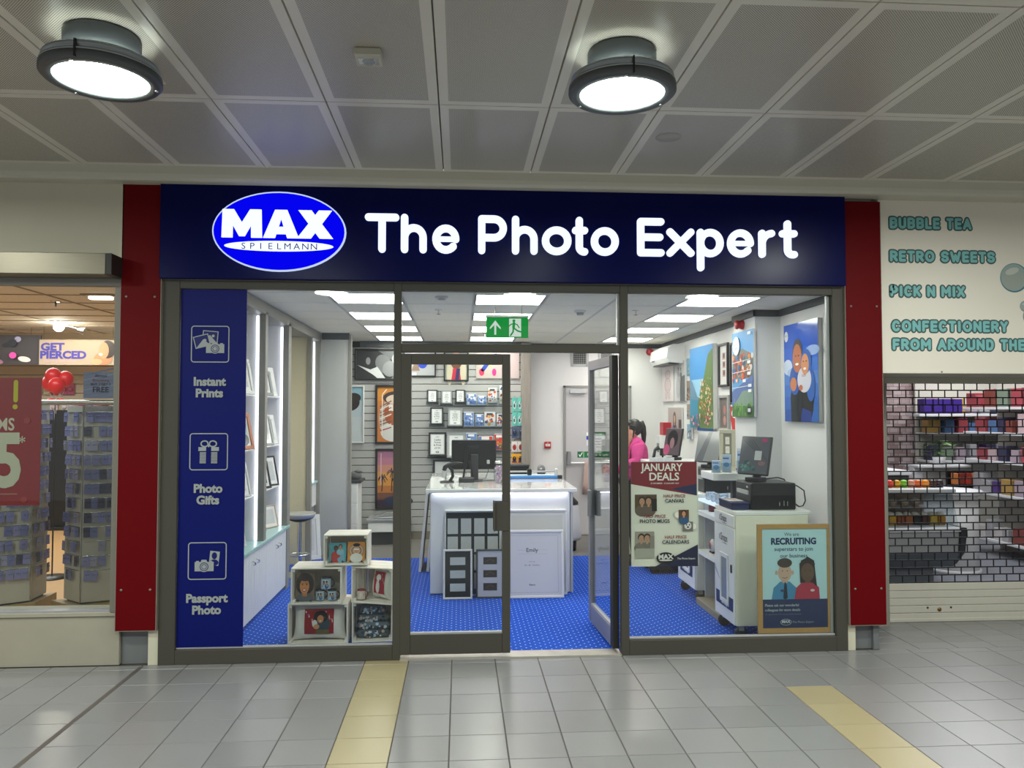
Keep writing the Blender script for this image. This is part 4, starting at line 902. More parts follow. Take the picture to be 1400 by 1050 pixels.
# ================================================================ COUNTER
ct = thing('service_counter', 'white service counter with a lit front in the middle of the shop', 'counter', (1.04, 2.0, 0))
def cp(name, a, b2, m, c=.004): return part(name, cb((a[0] - 1.04, a[1] - 2.0, a[2]), (b2[0] - 1.04, b2[1] - 2.0, b2[2]), c), m, ct)
gl_white = mat('gloss_white', 'e2e4e4', .08, coat=.5)
cp('body', (.375, 2.03, 0), (1.71, 3.75, .955), white); cp('front_panel', (.375, 1.998, .01), (1.705, 2.03, .955), mat('satin_white', 'dfe0e4', .35))
cp('worktop', (.33, 1.92, .962), (1.765, 3.86, 1.0), gl_white, .005); cp('light_strip', (.40, 1.955, .950), (1.68, 1.975, .962), emis('counter_led', 'f2f2ff', 9.0), .001)
cp('ledge', (.52, 1.955, .785), (1.66, 1.998, .797), white, .002); cp('end_panel', (1.71, 2.0, 0), (1.735, 3.7, .96), greyw)
def three(cols, bg, rows=3, cols_n=1, ph=.18, pw=.5, lines=None):
    def f(a, w, h, o):
        a.rect(-w/2, o, w/2, o + h, bg)
        for r in range(rows):
            for c in range(cols_n):
                x = (c + .5) / cols_n * w - w/2; z = o + h * (1 - (r + .75) / (rows + .5)) if rows > 1 else o + h/2
                a.rect(x - pw*w/cols_n/2, z - ph*h/2, x + pw*w/cols_n/2, z + ph*h/2, cols)
                a.line([(x - .3*pw*w/cols_n, z - .02*h), (x, z + .04*h), (x + .3*pw*w/cols_n, z - .01*h)], .002, lines or 'a8aaac')
    return f
photo_frame('white frame with black mount and three photos, front left of the counter', (.635, 1.80, .004), .270, .45, 'dcdcdc', .12, .02, three('b9bfbf', '26282a', 3, 1, .17, .6), '26282a', .018, name='framed_photo')
photo_frame('dark frame with pale mount and three dark photos, beside the black mounted one', (.935, 1.82, .004), .262, .445, '3c3e42', .10, -.02, three('3c3634', 'b9b9c6', 3, 1, .16, .55, '8a7060'), 'b9b9c6', .016, name='framed_photo')
photo_frame('large black multi photo frame behind the two small frames', (.775, 1.925, .004), .53, .785, 'c8cacc', .08, 0, three('b4b8ba', '24272c', 4, 4, .19, .78), '24272c', .014, name='framed_photo')
def emily(a, w, h, o):
    a.rect(-w/2, o, w/2, o + h, 'c9cad2'); a.rrect(-w*.44, o + h*.05, w*.44, o + h*.95, .004, .003, 'a4a6ae')
    a.text('Emily', -.02, o + h*.69, .052, '34343a', .008); a.text('frame size', -.02, o + h*.53, .014, '666870'); a.text('20 x 28" / 50x70cm', -.02, o + h*.47, .018, '54565e'); a.text('Kenro', -.02, o + h*.16, .022, '34343a', .02)
    for q in range(3): a.line([(-w*.3, o + h*(.72 if q == 0 else .66 - .0*q)), (w*.25, o + h*(.72 if q == 0 else .66))], .0015, '9a9ca4')
photo_frame('large white frame with the word Emily, front right of the counter', (1.345, 1.80, .004), .55, .62, 'dedee2', .10, 0, emily, 'c9cad2', .022, name='framed_photo')
photo_frame('largest white frame standing behind the Emily frame', (1.385, 1.93, .004), .57, .79, 'd6d8da', .06, 0, lambda a, w, h, o: a.rect(-w*.46, o + h*.04, w*.46, o + h*.96, 'c2c4c6'), 'cdcfd1', .02, name='framed_photo')
for k, (x, c, lb) in enumerate(((.24, 'dcdcde', 'white frame edge leaning on the left side of the counter, outer one'), (.325, 'd0d2d4', 'white frame leaning on the left side of the counter, inner one'))):
    photo_frame(lb, (x, 3.3, .004), .55, .84, c, .09, -PI / 2, lambda a, w, h, o: a.rect(-w*.46, o, w*.46, o + h, '333438'), '2c2c30', .03, name='framed_photo', d=.03)
# till screen
t = thing('till_monitor', 'black till screen seen from behind on the white counter', 'monitor', (.80, 2.80, 1.0))
m = MB().cbox((-.235, -.02, .12), (.235, .02, .43), .008); m.prism([(-.20, .15), (.20, .15), (.17, .40), (-.17, .40)], 0, .022, Matrix.Translation((0, -.02, 0)) @ Matrix.Rotation(PI / 2, 4, 'X'))
part('housing', m, black, t); part('stand', cb((-.035, -.07, .01), (.045, -.03, .28), .004), dgrey, t); part('base', cb((-.14, -.11, 0), (.09, .06, .012), .004), black, t)
part('cable', MB().tube([(.15, -.03, .20), (.15, -.05, .10), (.12, -.06, .03), (.05, -.08, .006), (.22, -.02, .006)], .004, 6), dgrey, t); part('plug', cb((.135, -.055, .18), (.165, -.03, .22), .003), greyw, t); part('vent', mbx(((-.06, -.046, .36), (.06, -.041, .37)), ((-.05, -.046, .345), (.05, -.041, .35))), dgrey, t)
t = thing('card_terminal', 'black card terminal on a slanting stand left of the till screen', 'card terminal', (.70, 2.62, 1.0))
part('arm', MB().tube([(-.01, 0, .05), (.01, 0, .20), (.03, .01, .37)], [.012, .01, .009], 8), black, t); part('base', cb((-.06, -.05, 0), (.10, .06, .05), .008), dgrey, t); part('brace', MB().tube([(.05, 0, .22), (.09, 0, .06)], .010), black, t)
t = thing('barcode_scanner', 'black barcode scanner bending over on its stand at the left of the counter', 'scanner', (.52, 2.62, 1.0))
part('head', MB().tube([(-.03, 0, .12), (-.02, 0, .155), (.02, 0, .185), (.10, 0, .20), (.16, 0, .195)], [.022, .024, .022, .014, .009], 10), black, t); part('window', MB().tube([(-.032, 0, .05), (-.03, 0, .12)], [.024, .026], 12), mat('scanner_silver', 'b9bbbd', .3, .4), t)
part('stand', MB().tube([(.02, 0, .16), (.055, 0, .12), (.06, 0, .06), (.03, 0, .012)], .016, 8), black, t); part('base', MB().lathe([(0, 0), (.075, 0), (.07, .014), (0, .016)], n=20, cap=False), dgrey, t)
t = thing('sweet_jar', 'clear jar with pink and white contents beside the till screen', 'jar', (1.055, 2.55, 1.0))
part('glass', MB().lathe([(0, .002), (.05, .002), (.056, .02), (.056, .15), (.045, .18), (.045, .20)], n=20, cap=False), ACRYL, t)
o = MB()
for k in range(60): o.sphere((rp_.uniform(-.035, .035), rp_.uniform(-.035, .035), .014 + .16 * k / 60), .012, 6, 4)
s_ = part('sweets', o, mat('sweet_pink', 'd0b4cc', .5), t); s_['kind'] = 'stuff'; part('lid', MB().lathe([(0, .20), (.05, .20), (.05, .222), (0, .225)], n=20, cap=False), chrome, t)
t = thing('paper_trimmer', 'blue and white rotary paper trimmer on the right of the counter', 'paper trimmer', (1.46, 3.22, 1.0))
part('base', cb((-.29, -.24, 0), (.27, .22, .012), .004), mat('trimmer_board', 'c2d2d6', .3), t); part('front_strip', MB().tube([(-.29, -.235, .018), (.25, -.235, .018)], .018, 10), mat('trimmer_blue', '3c78b8', .3), t)
part('end_cap', MB().tube([(.25, -.235, .018), (.30, -.235, .018)], .021, 10), black, t); part('rail', MB().tube([(-.29, .0, .06), (.27, .0, .06)], .010, 8), alu_in, t); part('cutter_head', cb((-.06, -.03, .02), (-.01, .03, .09), .008), black, t); part('end_bracket', cb((.25, -.05, 0), (.285, .05, .09), .008), MATS['grey_laminate'], t)
t = thing('tape_dispenser', 'grey tape dispenser at the back right of the counter', 'tape dispenser', (1.60, 3.62, 1.0))
part('body', cb((-.05, -.03, 0), (.05, .03, .05), .01), dgrey, t); part('roll', MB().lathe([(.015, -.02), (.045, -.02), (.045, .02), (.015, .02), (.015, -.02)], n=20, M=Matrix.Translation((0, 0, .062)) @ Matrix.Rotation(PI / 2, 4, 'X'), cap=False), mat('tape_grey', '7a7c7e', .4), t)
t = thing('document_box', 'black storage box at the back of the counter under the yellow packs', 'box', (1.34, 3.62, 1.0))
part('body', cb((-.12, -.10, 0), (.11, .10, .09), .004), black, t); part('lid', cb((-.125, -.105, .09), (.115, .105, .115), .005), dgrey, t)
t = thing('waste_bin', 'black bin with a clear liner right of the counter', 'bin', (2.0, 4.25, 0))
part('body', MB().lathe([(0, 0), (.10, 0), (.13, .55), (.13, .60), (.05, .68), (0, .69)], n=24, cap=False), black, t)
part('liner', MB().lathe([(.137, .57), (.145, .5), (.16, .3), (.17, .18), (.15, .14), (.12, .15)], n=24, cap=False), mat('bin_liner', 'c9cacc', .4), t)

# ================================================================ KIOSKS on the right
navy = mat('navy_card', '1b2350', .5); kbeige = mat('kiosk_side', 'e0ddce', .5)
slogo = lambda a, x, z, s, c='3c3e40': (a.text('iSnaps', x, z, s * 1.15, c, .02, .85), a.rect(x - 1.55*s, z + .02*s, x - 1.42*s, z + .6*s, c), a.rect(x - .5*s, z - .25*s, x + 1.2*s, z - .20*s, c))
def kiosk(label, x, y, w, d, h, near=True):
    t = thing('photo_kiosk', label, 'kiosk', (x, y, 0))
    part('cabinet', cb((0, 0, .11), (w, d, h - .03), .004), kbeige, t); part('top', cb((-.003, -.003, h - .03), (w + .02, d + .003, h), .004), white, t)
    dr = part('drawer', cb((-.014, .010, h - .125), (0, d - .01, h - .035), .003), white, t); a = Art(); slogo(a, 0, -.02, .062); a.put('print', dr, (-.0145, d / 2, h - .08), (0, 0, -PI / 2))
    do = part('door', cb((-.012, .006, .115), (0, d - .006, h - .135), .003), white, t); a = Art(); slogo(a, 0, .17, .070)
    a.rect(-.19, -.34, .20, -.24, '16204a'); a.text('iSnaps', .02, -.322, .085, 'e4e6ea', .02, .8); a.rect(-.10, -.255, -.09, -.25, 'e4e6ea')
    a.poly([(-.22, -.03), (-.06, -.17), (-.22, -.08)], 'aeb4c4'); a.put('print', do, (-.0125, d / 2, h / 2 + .06), (0, 0, -PI / 2))
    part('slot_frame', mbx(((-.020, d*.27, .24), (-.012, d*.33, .62)), ((-.020, d*.62, .24), (-.012, d*.68, .62)), ((-.020, d*.33, .24), (-.012, d*.62, .27)), ((-.020, d*.33, .59), (-.012, d*.62, .62))), whitem, t)
    part('slot', mbx(((-.014, d*.33, .27), (-.0125, d*.62, .59))), mat('slot_glass', '8e949a', .15), t); part('lock', mbx(((-.02, .05, .5), (-.013, .07, .56))), black, t)
    for cx in (.05, w - .05):
        for cy in (.04, d - .04):
            c = part('castor', MB().lathe([(0, -.011), (.045, -.011), (.05, -.006), (.05, .006), (.045, .011), (0, .011)], n=18, M=Matrix.Translation((cx, cy, .051)) @ Matrix.Rotation(PI / 2, 4, 'X'), cap=False), dgrey, t); part('fork', cb((cx - .02, cy - .016, .07), (cx + .02, cy + .016, .11), .003), alu_in, c)
    return t
kiosk('white photo kiosk cabinet on castors behind the recruitment poster', 2.735, .36, .57, .46, .972)
kiosk('second white photo kiosk cabinet, further into the shop', 2.79, 1.53, .52, .55, .98)
def printer(label, x, y, z, w, d, h):
    t = thing('photo_printer', label, 'printer', (x, y, z)); part('body', cb((0, 0, 0), (w, d, h), .008), black, t)
    part('front', cb((-.006, .01, .01), (0, d - .01, h - .008), .003), dgrey, t); part('slot', mbx(((-.016, .05, h*.55), (-.005, d - .06, h*.70))), greyw, t); part('key', cb((-.014, .04, h*.8), (-.006, .08, h*.87), .002), chrome, t)
    part('badge', mbx(((w*.62, -.001, .03), (w*.62 + .004, 0, .06)), ((w*.72, -.001, .03), (w*.73, 0, .07)), ((w*.80, -.001, .03), (w*.81, 0, .065))), greyw, t); return t
printer('black photo printer on the nearest kiosk', 2.895, .44, .972, .35, .34, .205)
printer('black photo printer on the second kiosk', 2.90, 1.60, .98, .34, .36, .22)
def screen(label, x, y, z, w, h, rz, lean, tint, k, st=.06):
    t = thing('touch_screen', label, 'monitor', (x, y, z), rz)
    R = Matrix.Translation((0, 0, st)) @ Matrix.Rotation(-lean, 4, 'X')
    b_ = MB().cbox((-w/2, -.014, 0), (w/2, .014, h), .005)
    o = part('panel', b_, black, t); o.matrix_local = R
    a = Art(.0002); a.rect(-w/2 + .006, .008, w/2 - .006, h - .006, tint)
    if k == 1:  # ceiling reflection painted on as flat coloured shapes
        for q in range(4): a.line([(-w*.4 + q*.1*w, h*.9 - .0*q), (w*.1 + q*.12*w, h*(.55 - .06*q))], .003, '28282c')
        a.rect(w*.02, h*.38, w*.25, h*.62, 'c0c2c4'); a.dots(14, -w*.42, .03, w*.1, h*.35, .008, .022, ['4f7674', '6b8c8a', '3b5a5a'], rp_); a.ell(w*.3, h*.9, w*.1, h*.05, 'b04878'); a.ell(w*.28, h*.3, w*.12, h*.06, '8a6a70')
    if k == 2: a.poly([(-w*.05, h - .01), (w*.1, h - .01), (-w*.15, .01), (-w*.45, .01)], '6a6c70')
    if k == 3: a.ell(0, h*.6, w*.32, h*.33, '1e1c1e'); a.ell(0, h*.45, w*.14, h*.2, '8a6870'); a.ell(-w*.3, h*.2, w*.2, h*.2, 'a84a70')  # dark reflection painted into the screen colours
    p = link('display', a.mesh('display', PRINT_G), t); p.matrix_local = R @ Matrix.Translation((0, -.0145, 0))
    part('stand', MB().prism([(-.03, 0), (.12, 0), (.10, .03), (.05, h*.55), (.03, h*.55)], -.05, .05, Matrix.Rotation(PI / 2, 4, 'Y') @ Matrix.Rotation(PI / 2, 4, 'Z')) if False else MB().cbox((-.06, -.02, 0), (.06, .10, .03), .004).tube([(0, .05, .02), (0, .10, st + h*.30)], [.035, .025], 8), black, t)
    return t
screen('tilted touch screen on the nearest kiosk printer, with a painted ceiling reflection', 2.965, .60, 1.178, .27, .31, math.radians(-55), .24, '5c5e66', 1, .05)
screen('tilted grey touch screen on the second kiosk printer', 2.965, 1.74, 1.201, .29, .30, math.radians(-58), .24, '8c8e90', 2, .05)
t = thing('service_desk', 'white panelled service desk in front of the woman in pink', 'desk', (2.66, 2.72, 0))
m = MB()
for k in range(6): m.cbox((k * .045, 0, .16), (k * .045 + .043, .02, 1.24), .003)
part('front_panel', m, beadm, t); part('body', cb((0, .02, .16), (.72, .42, 1.20), .004), white, t); part('castor_rail', cb((.02, .03, .05), (.70, .40, .16), .004), black, t)
for cx in (.06, .66):
    for cy in (.07, .36): part('castor', MB().lathe([(0, -.01), (.05, -.01), (.05, .01), (0, .01)], n=14, M=Matrix.Translation((cx, cy, .052)) @ Matrix.Rotation(PI / 2, 4, 'X'), cap=False), black, t)
screen('furthest tilted touch screen beside the woman in pink, with a painted dark reflection', 2.945, 2.90, 1.201, .24, .30, math.radians(-60), .22, '55464e', 3, .05)
t = thing('photo_box', 'navy photo gift box on the nearest kiosk', 'box', (2.81, .60, .9725), 0)
part('body', cb((-.068, -.15, 0), (.068, .15, .042), .003), navy, t); part('lid', cb((-.072, -.154, .042), (.072, .154, .058), .003), navy, t)
Art().rect(-.06, -.06, .06, .12, 'b9b2ac').ell(0, .04, .03, .04, 'a0786a').ell(-.02, .0, .02, .03, 'd8d0c8').put('lid_photo', t, (0, 0, .0585), (-PI / 2, 0, 0))
t = thing('linking_shelves', 'white shelf unit with a wooden plinth between the two kiosks', 'shelving', (2.80, .84, 0))
part('back_panel', cb((.30, 0, .06), (.32, .67, .93), .003), mat('shelf_back_grey', 'a8aeb4', .6), t)
for z in (.45, .80): part('shelf', cb((0.0, .01, z), (.30, .66, z + .04), .003), white, t)
part('light_shelf', cb((0, .01, .925), (.30, .66, .95), .003), emis('glow_shelf', 'dcecff', 1.3), t); part('side_panel', cb((.06, .655, .06), (.32, .675, .93), .003), greyw, t)
part('plinth', cb((-.02, .0, 0), (.34, .67, .06), .004), mat('wood_plinth', '8f877b', .6, noise=.2, scale=14, stretch=(1, .2, 1)), t)
crys = mat('crystal', 'dfeaf8', .05, 0, spec=.9); crys.node_tree.nodes['Principled BSDF'].inputs['Transmission Weight'].default_value = .7
for k, (x, y, r, s, lb) in enumerate(((2.86, 1.02, .3, .05, 'large clear glass photo cube on the lit shelf'), (2.85, 1.18, .8, .035, 'tilted clear glass block on the lit shelf, nearer the screen'), (2.86, 1.32, .2, .04, 'clear glass block on the far end of the lit shelf'))):
    t = thing('glass_block', lb, 'ornament', (x, y, .951), r); o = cb((-s, -s * .6, 0), (s, s * .6, s * 1.8), .008); part('block', o, crys, t); Art().ell(0, s, s*.5, s*.5, 'c0d4ee').put('engraving', t, (0, -s*.6 - .001, 0))
t = thing('snow_globe', 'small clear snow globe beside the glass cube', 'ornament', (2.84, .92, .951)); part('globe', MB().sphere((0, 0, .04), .035, 16, 10), crys, t); part('base', MB().lathe([(0, 0), (.032, 0), (.028, .015), (0, .015)], n=16, cap=False), dgrey, t)
t = thing('photo_mug', 'dark red mug on the upper shelf between the kiosks', 'mug', (2.90, 1.38, .841)); part('body', MB().lathe([(0, 0), (.04, 0), (.04, .07), (.036, .07), (.036, .01), (0, .01)], n=20, cap=False), mat('mug_red', '5a2028', .3), t); part('handle', MB().tube([(0, -.038, .055), (0, -.065, .05), (0, -.065, .02), (0, -.038, .015)], .005, 6), MATS['mug_red'], t)
t = thing('printed_ornament', 'small coloured heart shaped ornament on the lower shelf between the kiosks', 'ornament', (2.87, 1.30, .491)); part('body', MB().sphere((0, 0, .06), .055, 14, 9, (.5, .9, 1.1)), mat('ornament_white', 'cfc9cc', .3), t); part('feet', mbx(((-.02, -.04, 0), (.02, -.01, .014)), ((-.02, .01, 0), (.02, .04, .014))), black, t)
Art().ell(0, .07, .03, .025, 'c05040').ell(.01, .05, .02, .02, '3a5a90').put('print', t, (-.029, 0, .0), (0, 0, -PI/2))
t = thing('wall_shelf', 'thick white shelf on a black post behind the nearest touch screen', 'shelf', (2.78, 1.0, 1.148)); part('board', cb((0, 0, 0), (.34, .34, .062), .004), white, t); part('support', cb((.26, .27, -.198), (.31, .33, 0), .003), black, t)
for x, y, s, lb in ((2.83, 1.07, .11, 'smaller clear leaflet holder on the floating shelf'), (2.93, 1.10, .16, 'taller clear leaflet holder on the floating shelf'), (3.06, 1.10, .20, 'leaflet holder behind, partly hidden by the touch screen')):
    t = thing('leaflet_holder', lb, 'leaflet holder', (x, y, 1.211), -.5)
    part('holder', mbx(((-.04, -.02, 0), (.04, .02, .003)), ((-.04, -.022, 0), (.04, -.02, s*.5)), ((-.04, .02, 0), (.04, .022, s))), ACRYL, t)
    part('leaflet', mbx(((-.036, -.008, .004), (.036, .008, s*.95))), mat('leaflet_white', 'dde4ee', .4), t); a = Art(); a.rect(-.034, .01, .034, s*.9, 'b9d2ee'); a.ell(0, s*.4, .025, .02, '5c94d0'); a.rect(-.03, s*.7, .02, s*.78, '5a6ab0'); a.put('print', t, (0, -.0085, 0))
photo_frame('cream multi photo frame standing on the floating shelf', (3.005, 1.29, 1.211), .14, .36, 'bfb8a4', .10, -.35, three('e8e4da', '8f8a7c', 3, 1, .22, .5), 'b4ad9a', .035, name='framed_photo')
t = thing('power_cable', 'black cables looping behind the nearest printer to the wall', 'cable', (3.25, .62, 1.0))
part('wire', MB().tube([(0, 0, .14), (.08, 0, .14), (.14, 0, .10), (.15, 0, .02), (.13, .0, -.02), (.09, -.02, -.024), (.01, -.02, .03)], .005, 6), black, t); part('top_wire', MB().tube([(-.2, .05, .185), (-.05, .06, .20), (0, .05, .185), (.005, .0, .14)], .006, 6), black, t)
t = thing('back_counter', 'white side counter against the right wall at the back', 'counter', (2.95, 3.75, 0)); part('body', cb((0, 0, 0), (.56, 1.3, .96), .004), white, t); part('top', cb((-.02, -.02, .96), (.565, 1.32, .99), .004), greyw, t)
t = thing('till_stand', 'black flat till on the white side counter', 'till', (3.05, 3.85, .991)); part('base', cb((0, 0, 0), (.36, .3, .13), .006), white, t); part('tray', cb((-.06, -.02, .13), (.30, .2, .17), .006), black, t); part('card_reader', cb((.03, .02, .20), (.10, .07, .29), .008), black, t); part('neck', MB().tube([(.065, .05, .17), (.065, .05, .21)], .012), black, t); part('phone_rest', MB().tube([(-.05, .05, .17), (-.03, .05, .27), (.02, .05, .30)], [.02, .018, .03], 8), dgrey, t)
t = thing('donation_box', 'white wall box with a red leaflet rack above it', 'box', (3.38, 4.95, 1.12)); part('body', cb((-.05, -.1, 0), (.135, .12, .28), .006), white, t); part('window', mbx(((-.054, -.06, .06), (-.0505, .06, .18))), mat('window_grey', '6c6a70', .3), t); part('rack', cb((0, -.08, .29), (.12, .1, .46), .004), mat('rack_red', 'b3222c', .4), t)

# ---- pictures on the right wall (facing the shop)
def wallpic(name, label, x, y0, y1, z0, z1, fn, frame=None, bw=.02, d=.025, m=None):
    t = canvas(name, label, 0, y1 - y0, z0, z1, 0, fn, frame, bw, d, m=m); t.location = (x, (y0 + y1) / 2, z0); t.rotation_euler = (0, 0, -PI / 2); return t
def p_coast(a, x0, y0, x1, y1):
    w, h = x1 - x0, y1 - y0; clip(a, x0, y0, x1, y1, '3f8fd0'); a.rect(x0, y0 + .38*h, x1, y0 + .6*h, '8cc0e0'); a.rect(x0, y0, x1, y0 + .36*h, '2a86a8')
    a.poly([(x0, y0 + .36*h), (x0, y0 + .62*h), (x0 + .12*w, y0 + .58*h), (x0 + .3*w, y0 + .42*h), (x0 + .4*w, y0 + .34*h)], '5f86a0')
    a.poly([(x0 + .35*w, y0 + .28*h), (x0 + .5*w, y0 + .5*h), (x0 + .62*w, y0 + .6*h), (x0 + .8*w, y0 + .88*h), (x1, y0 + .95*h), (x1, y0), (x0 + .45*w, y0)], '5c7a3c')
    a.dots(110, x0 + .45*w, y0 + .12*h, x1 - .01, y0 + .6*h, .008, .022, ['d8a03c', 'e0c080', 'c85a34', 'e8dcc0', 'a84030', '7a8a3c', 'f0e0a0'], rp_); a.dots(50, x0 + .02, y0 + .02, x1 - .02, y0 + .16*h, .008, .02, ['d84a78', 'e88aa0', '4a7a34', 'f0b0c0'], rp_)
def p_island(a, x0, y0, x1, y1):
    w, h = x1 - x0, y1 - y0; clip(a, x0, y0, x1, y1, '2c6cc4'); a.ell(x0 + .12*w, y0 + .85*h, .07*w, .08*h, 'e8eaf0')
    a.dots(50, x0 + .5*w, y0 + .5*h, x0 + .75*w, y0 + .95*h, .008, .02, ['c8b49a', '9a7a5c', 'd8c8b4', '5c7a6a'], rp_); a.dots(30, x0 + .38*w, y0 + .15*h, x0 + .62*w, y0 + .5*h, .006, .016, ['c8b49a', 'a8c0d0', '7a8a7c'], rp_)
def p_three(a, x0, y0, x1, y1):
    w, h = x1 - x0, y1 - y0; clip(a, x0, y0, x1, y1, 'd6d4d2')
    for k in range(3): a.rect(x0 + .3*w, y0 + (.2 + .22*k)*h, x0 + .7*w, y0 + (.38 + .22*k)*h, 'b39a94'); a.ell(x0 + .5*w, y0 + (.3 + .22*k)*h, .12*w, .07*h, '6a3a40')
def p_baby(a, x0, y0, x1, y1):
    w, h = x1 - x0, y1 - y0; clip(a, x0, y0, x1, y1, 'd9d2d4'); 
    for cx, cz, rx, rz in ((.5, .75, .24, .14), (.5, .45, .28, .22), (.38, .2, .1, .14), (.62, .2, .1, .14)): a.ell(x0 + cx*w, y0 + cz*h, rx*w, rz*h, 'b9a4a6'); a.ell(x0 + cx*w, y0 + cz*h, rx*.8*w, rz*.85*h, 'cdbcbe')
def p_couple(a, x0, y0, x1, y1):
    w, h = x1 - x0, y1 - y0; clip(a, x0, y0, x1, y1, 'c4c4c6'); a.poly([(x0 + .55*w, y0), (x0 + .6*w, y0 + .6*h), (x1, y0 + .65*h), (x1, y0)], '55565a'); face(a, x0 + .4*w, y0 + .8*h, .1*h, '97979a', '2a2a2c', '8f9094'); face(a, x0 + .65*w, y0 + .78*h, .1*h, 'a4a4a6', '39393b', '6a6b6f'); a.ell(x0 + .4*w, y0 + .35*h, .2*w, .28*h, 'a9a9ad')
def p_city(k):
    def f(a, x0, y0, x1, y1):
        w, h = x1 - x0, y1 - y0; clip(a, x0, y0, x1, y1, ['6a98b0', '8a7462', '9a8474', '7fa4bc'][k]); a.dots(30, x0 + .01, y0 + .01, x1 - .01, y0 + .6*h, .008, .02, [['3c5a4c', '9ab0b0', '5c7c84'], ['4a3a30', 'b89a70', '2c2a30'], ['50404a', 'c0a080', '8a9aa4'], ['3a6a90', 'd8d8d8', '60505c']][k], rp_)
    return f
def p_port(a, x0, y0, x1, y1):
    w, h = x1 - x0, y1 - y0; clip(a, x0, y0, x1, y1, 'b4a8a4'); face(a, x0 + .5*w, y0 + .62*h, .30*h, 'caa28e', '5a3c30', '5a70a0', True); a.rect(x0 + .8*w, y0, x1, y0 + .6*h, '4c3a38')
def p_red(a, x0, y0, x1, y1):
    w, h = x1 - x0, y1 - y0; clip(a, x0, y0, x1, y1, 'c8201c'); a.ell(x0 + .35*w, y0 + .85*h, .28*w, .1*h, 'e8e8ea'); a.poly([(x0, y0), (x0, y0 + .7*h), (x0 + .2*w, y0 + .4*h), (x0 + .35*w, y0)], 'd8d4d0'); a.poly([(x1, y0 + .6*h), (x0 + .6*w, y0 + .3*h), (x0 + .7*w, y0), (x1, y0)], '3a2a28')
def p_pillar(a, x0, y0, x1, y1):
    w, h = x1 - x0, y1 - y0; clip(a, x0, y0, x1, y1, '5c9cd4'); a.poly([(x0, y0 + .75*h), (x0 + .5*w, y0 + .8*h), (x1, y0 + .7*h), (x1, y0 + .45*h), (x0, y0 + .45*h)], '6c7c7a')
    a.dots(90, x0 + .02, y0 + .42*h, x1 - .02, y0 + .74*h, .012, .03, ['c8502c', 'd88a50', 'b03c2c', 'd8d0c8', '7a5c50', '4a6a9a'], rp_)
    a.poly([(x0, y0 + .12*h), (x0, y0 + .3*h), (x1, y0 + .48*h), (x1, y0 + .3*h)], '5870a8'); a.poly([(x0, y0 + .1*h), (x0 + .5*w, y0 + .3*h), (x1, y0 + .32*h), (x1, y0 + .05*h)], '7c9488'); a.rect(x0, y0, x1, y0 + .13*h, '4c7c3c')
    for q in range(5): a.line([(x0 + (.1 + .2*q)*w, y0 + .02*h), (x0 + (.14 + .2*q)*w, y0 + .22*h)], .008, '8aa88c'); 
    a.dots(30, x0 + .02, y0 + .02*h, x1 - .02, y0 + .15*h, .012, .03, ['6a9a4c', '3a6a34'], rp_)
    a.ell(x0 + .24*w, y0 + .84*h, .16*w, .11*h, 'eef0f4'); a.text('PHOTO', x0 + .24*w, y0 + .84*h, .036, '5a6a80', .01); a.text('GIFTS', x0 + .24*w, y0 + .79*h, .036, '5a6a80', .01)
    for px, pz in ((.84, .63), (.84, .5), (.62, .42), (.88, .36), (.88, .30), (.86, .96)): a.rect(x0 + px*w - .04, y0 + pz*h - .014, x0 + px*w + .04, y0 + pz*h + .014, 'e8ecf0')
    for z in (.66, .54, .36): a.line([(x0 + .05*w, y0 + (z - .02)*h), (x0 + .9*w, y0 + z*h)], .005, 'e0e4e8')
    a.rect(x0 + .76*w, y0 + .03*h, x0 + .94*w, y0 + .12*h, '2a2e34'); a.rect(x0 + .79*w, y0 + .06*h, x0 + .91*w, y0 + .10*h, 'd0d4d8')
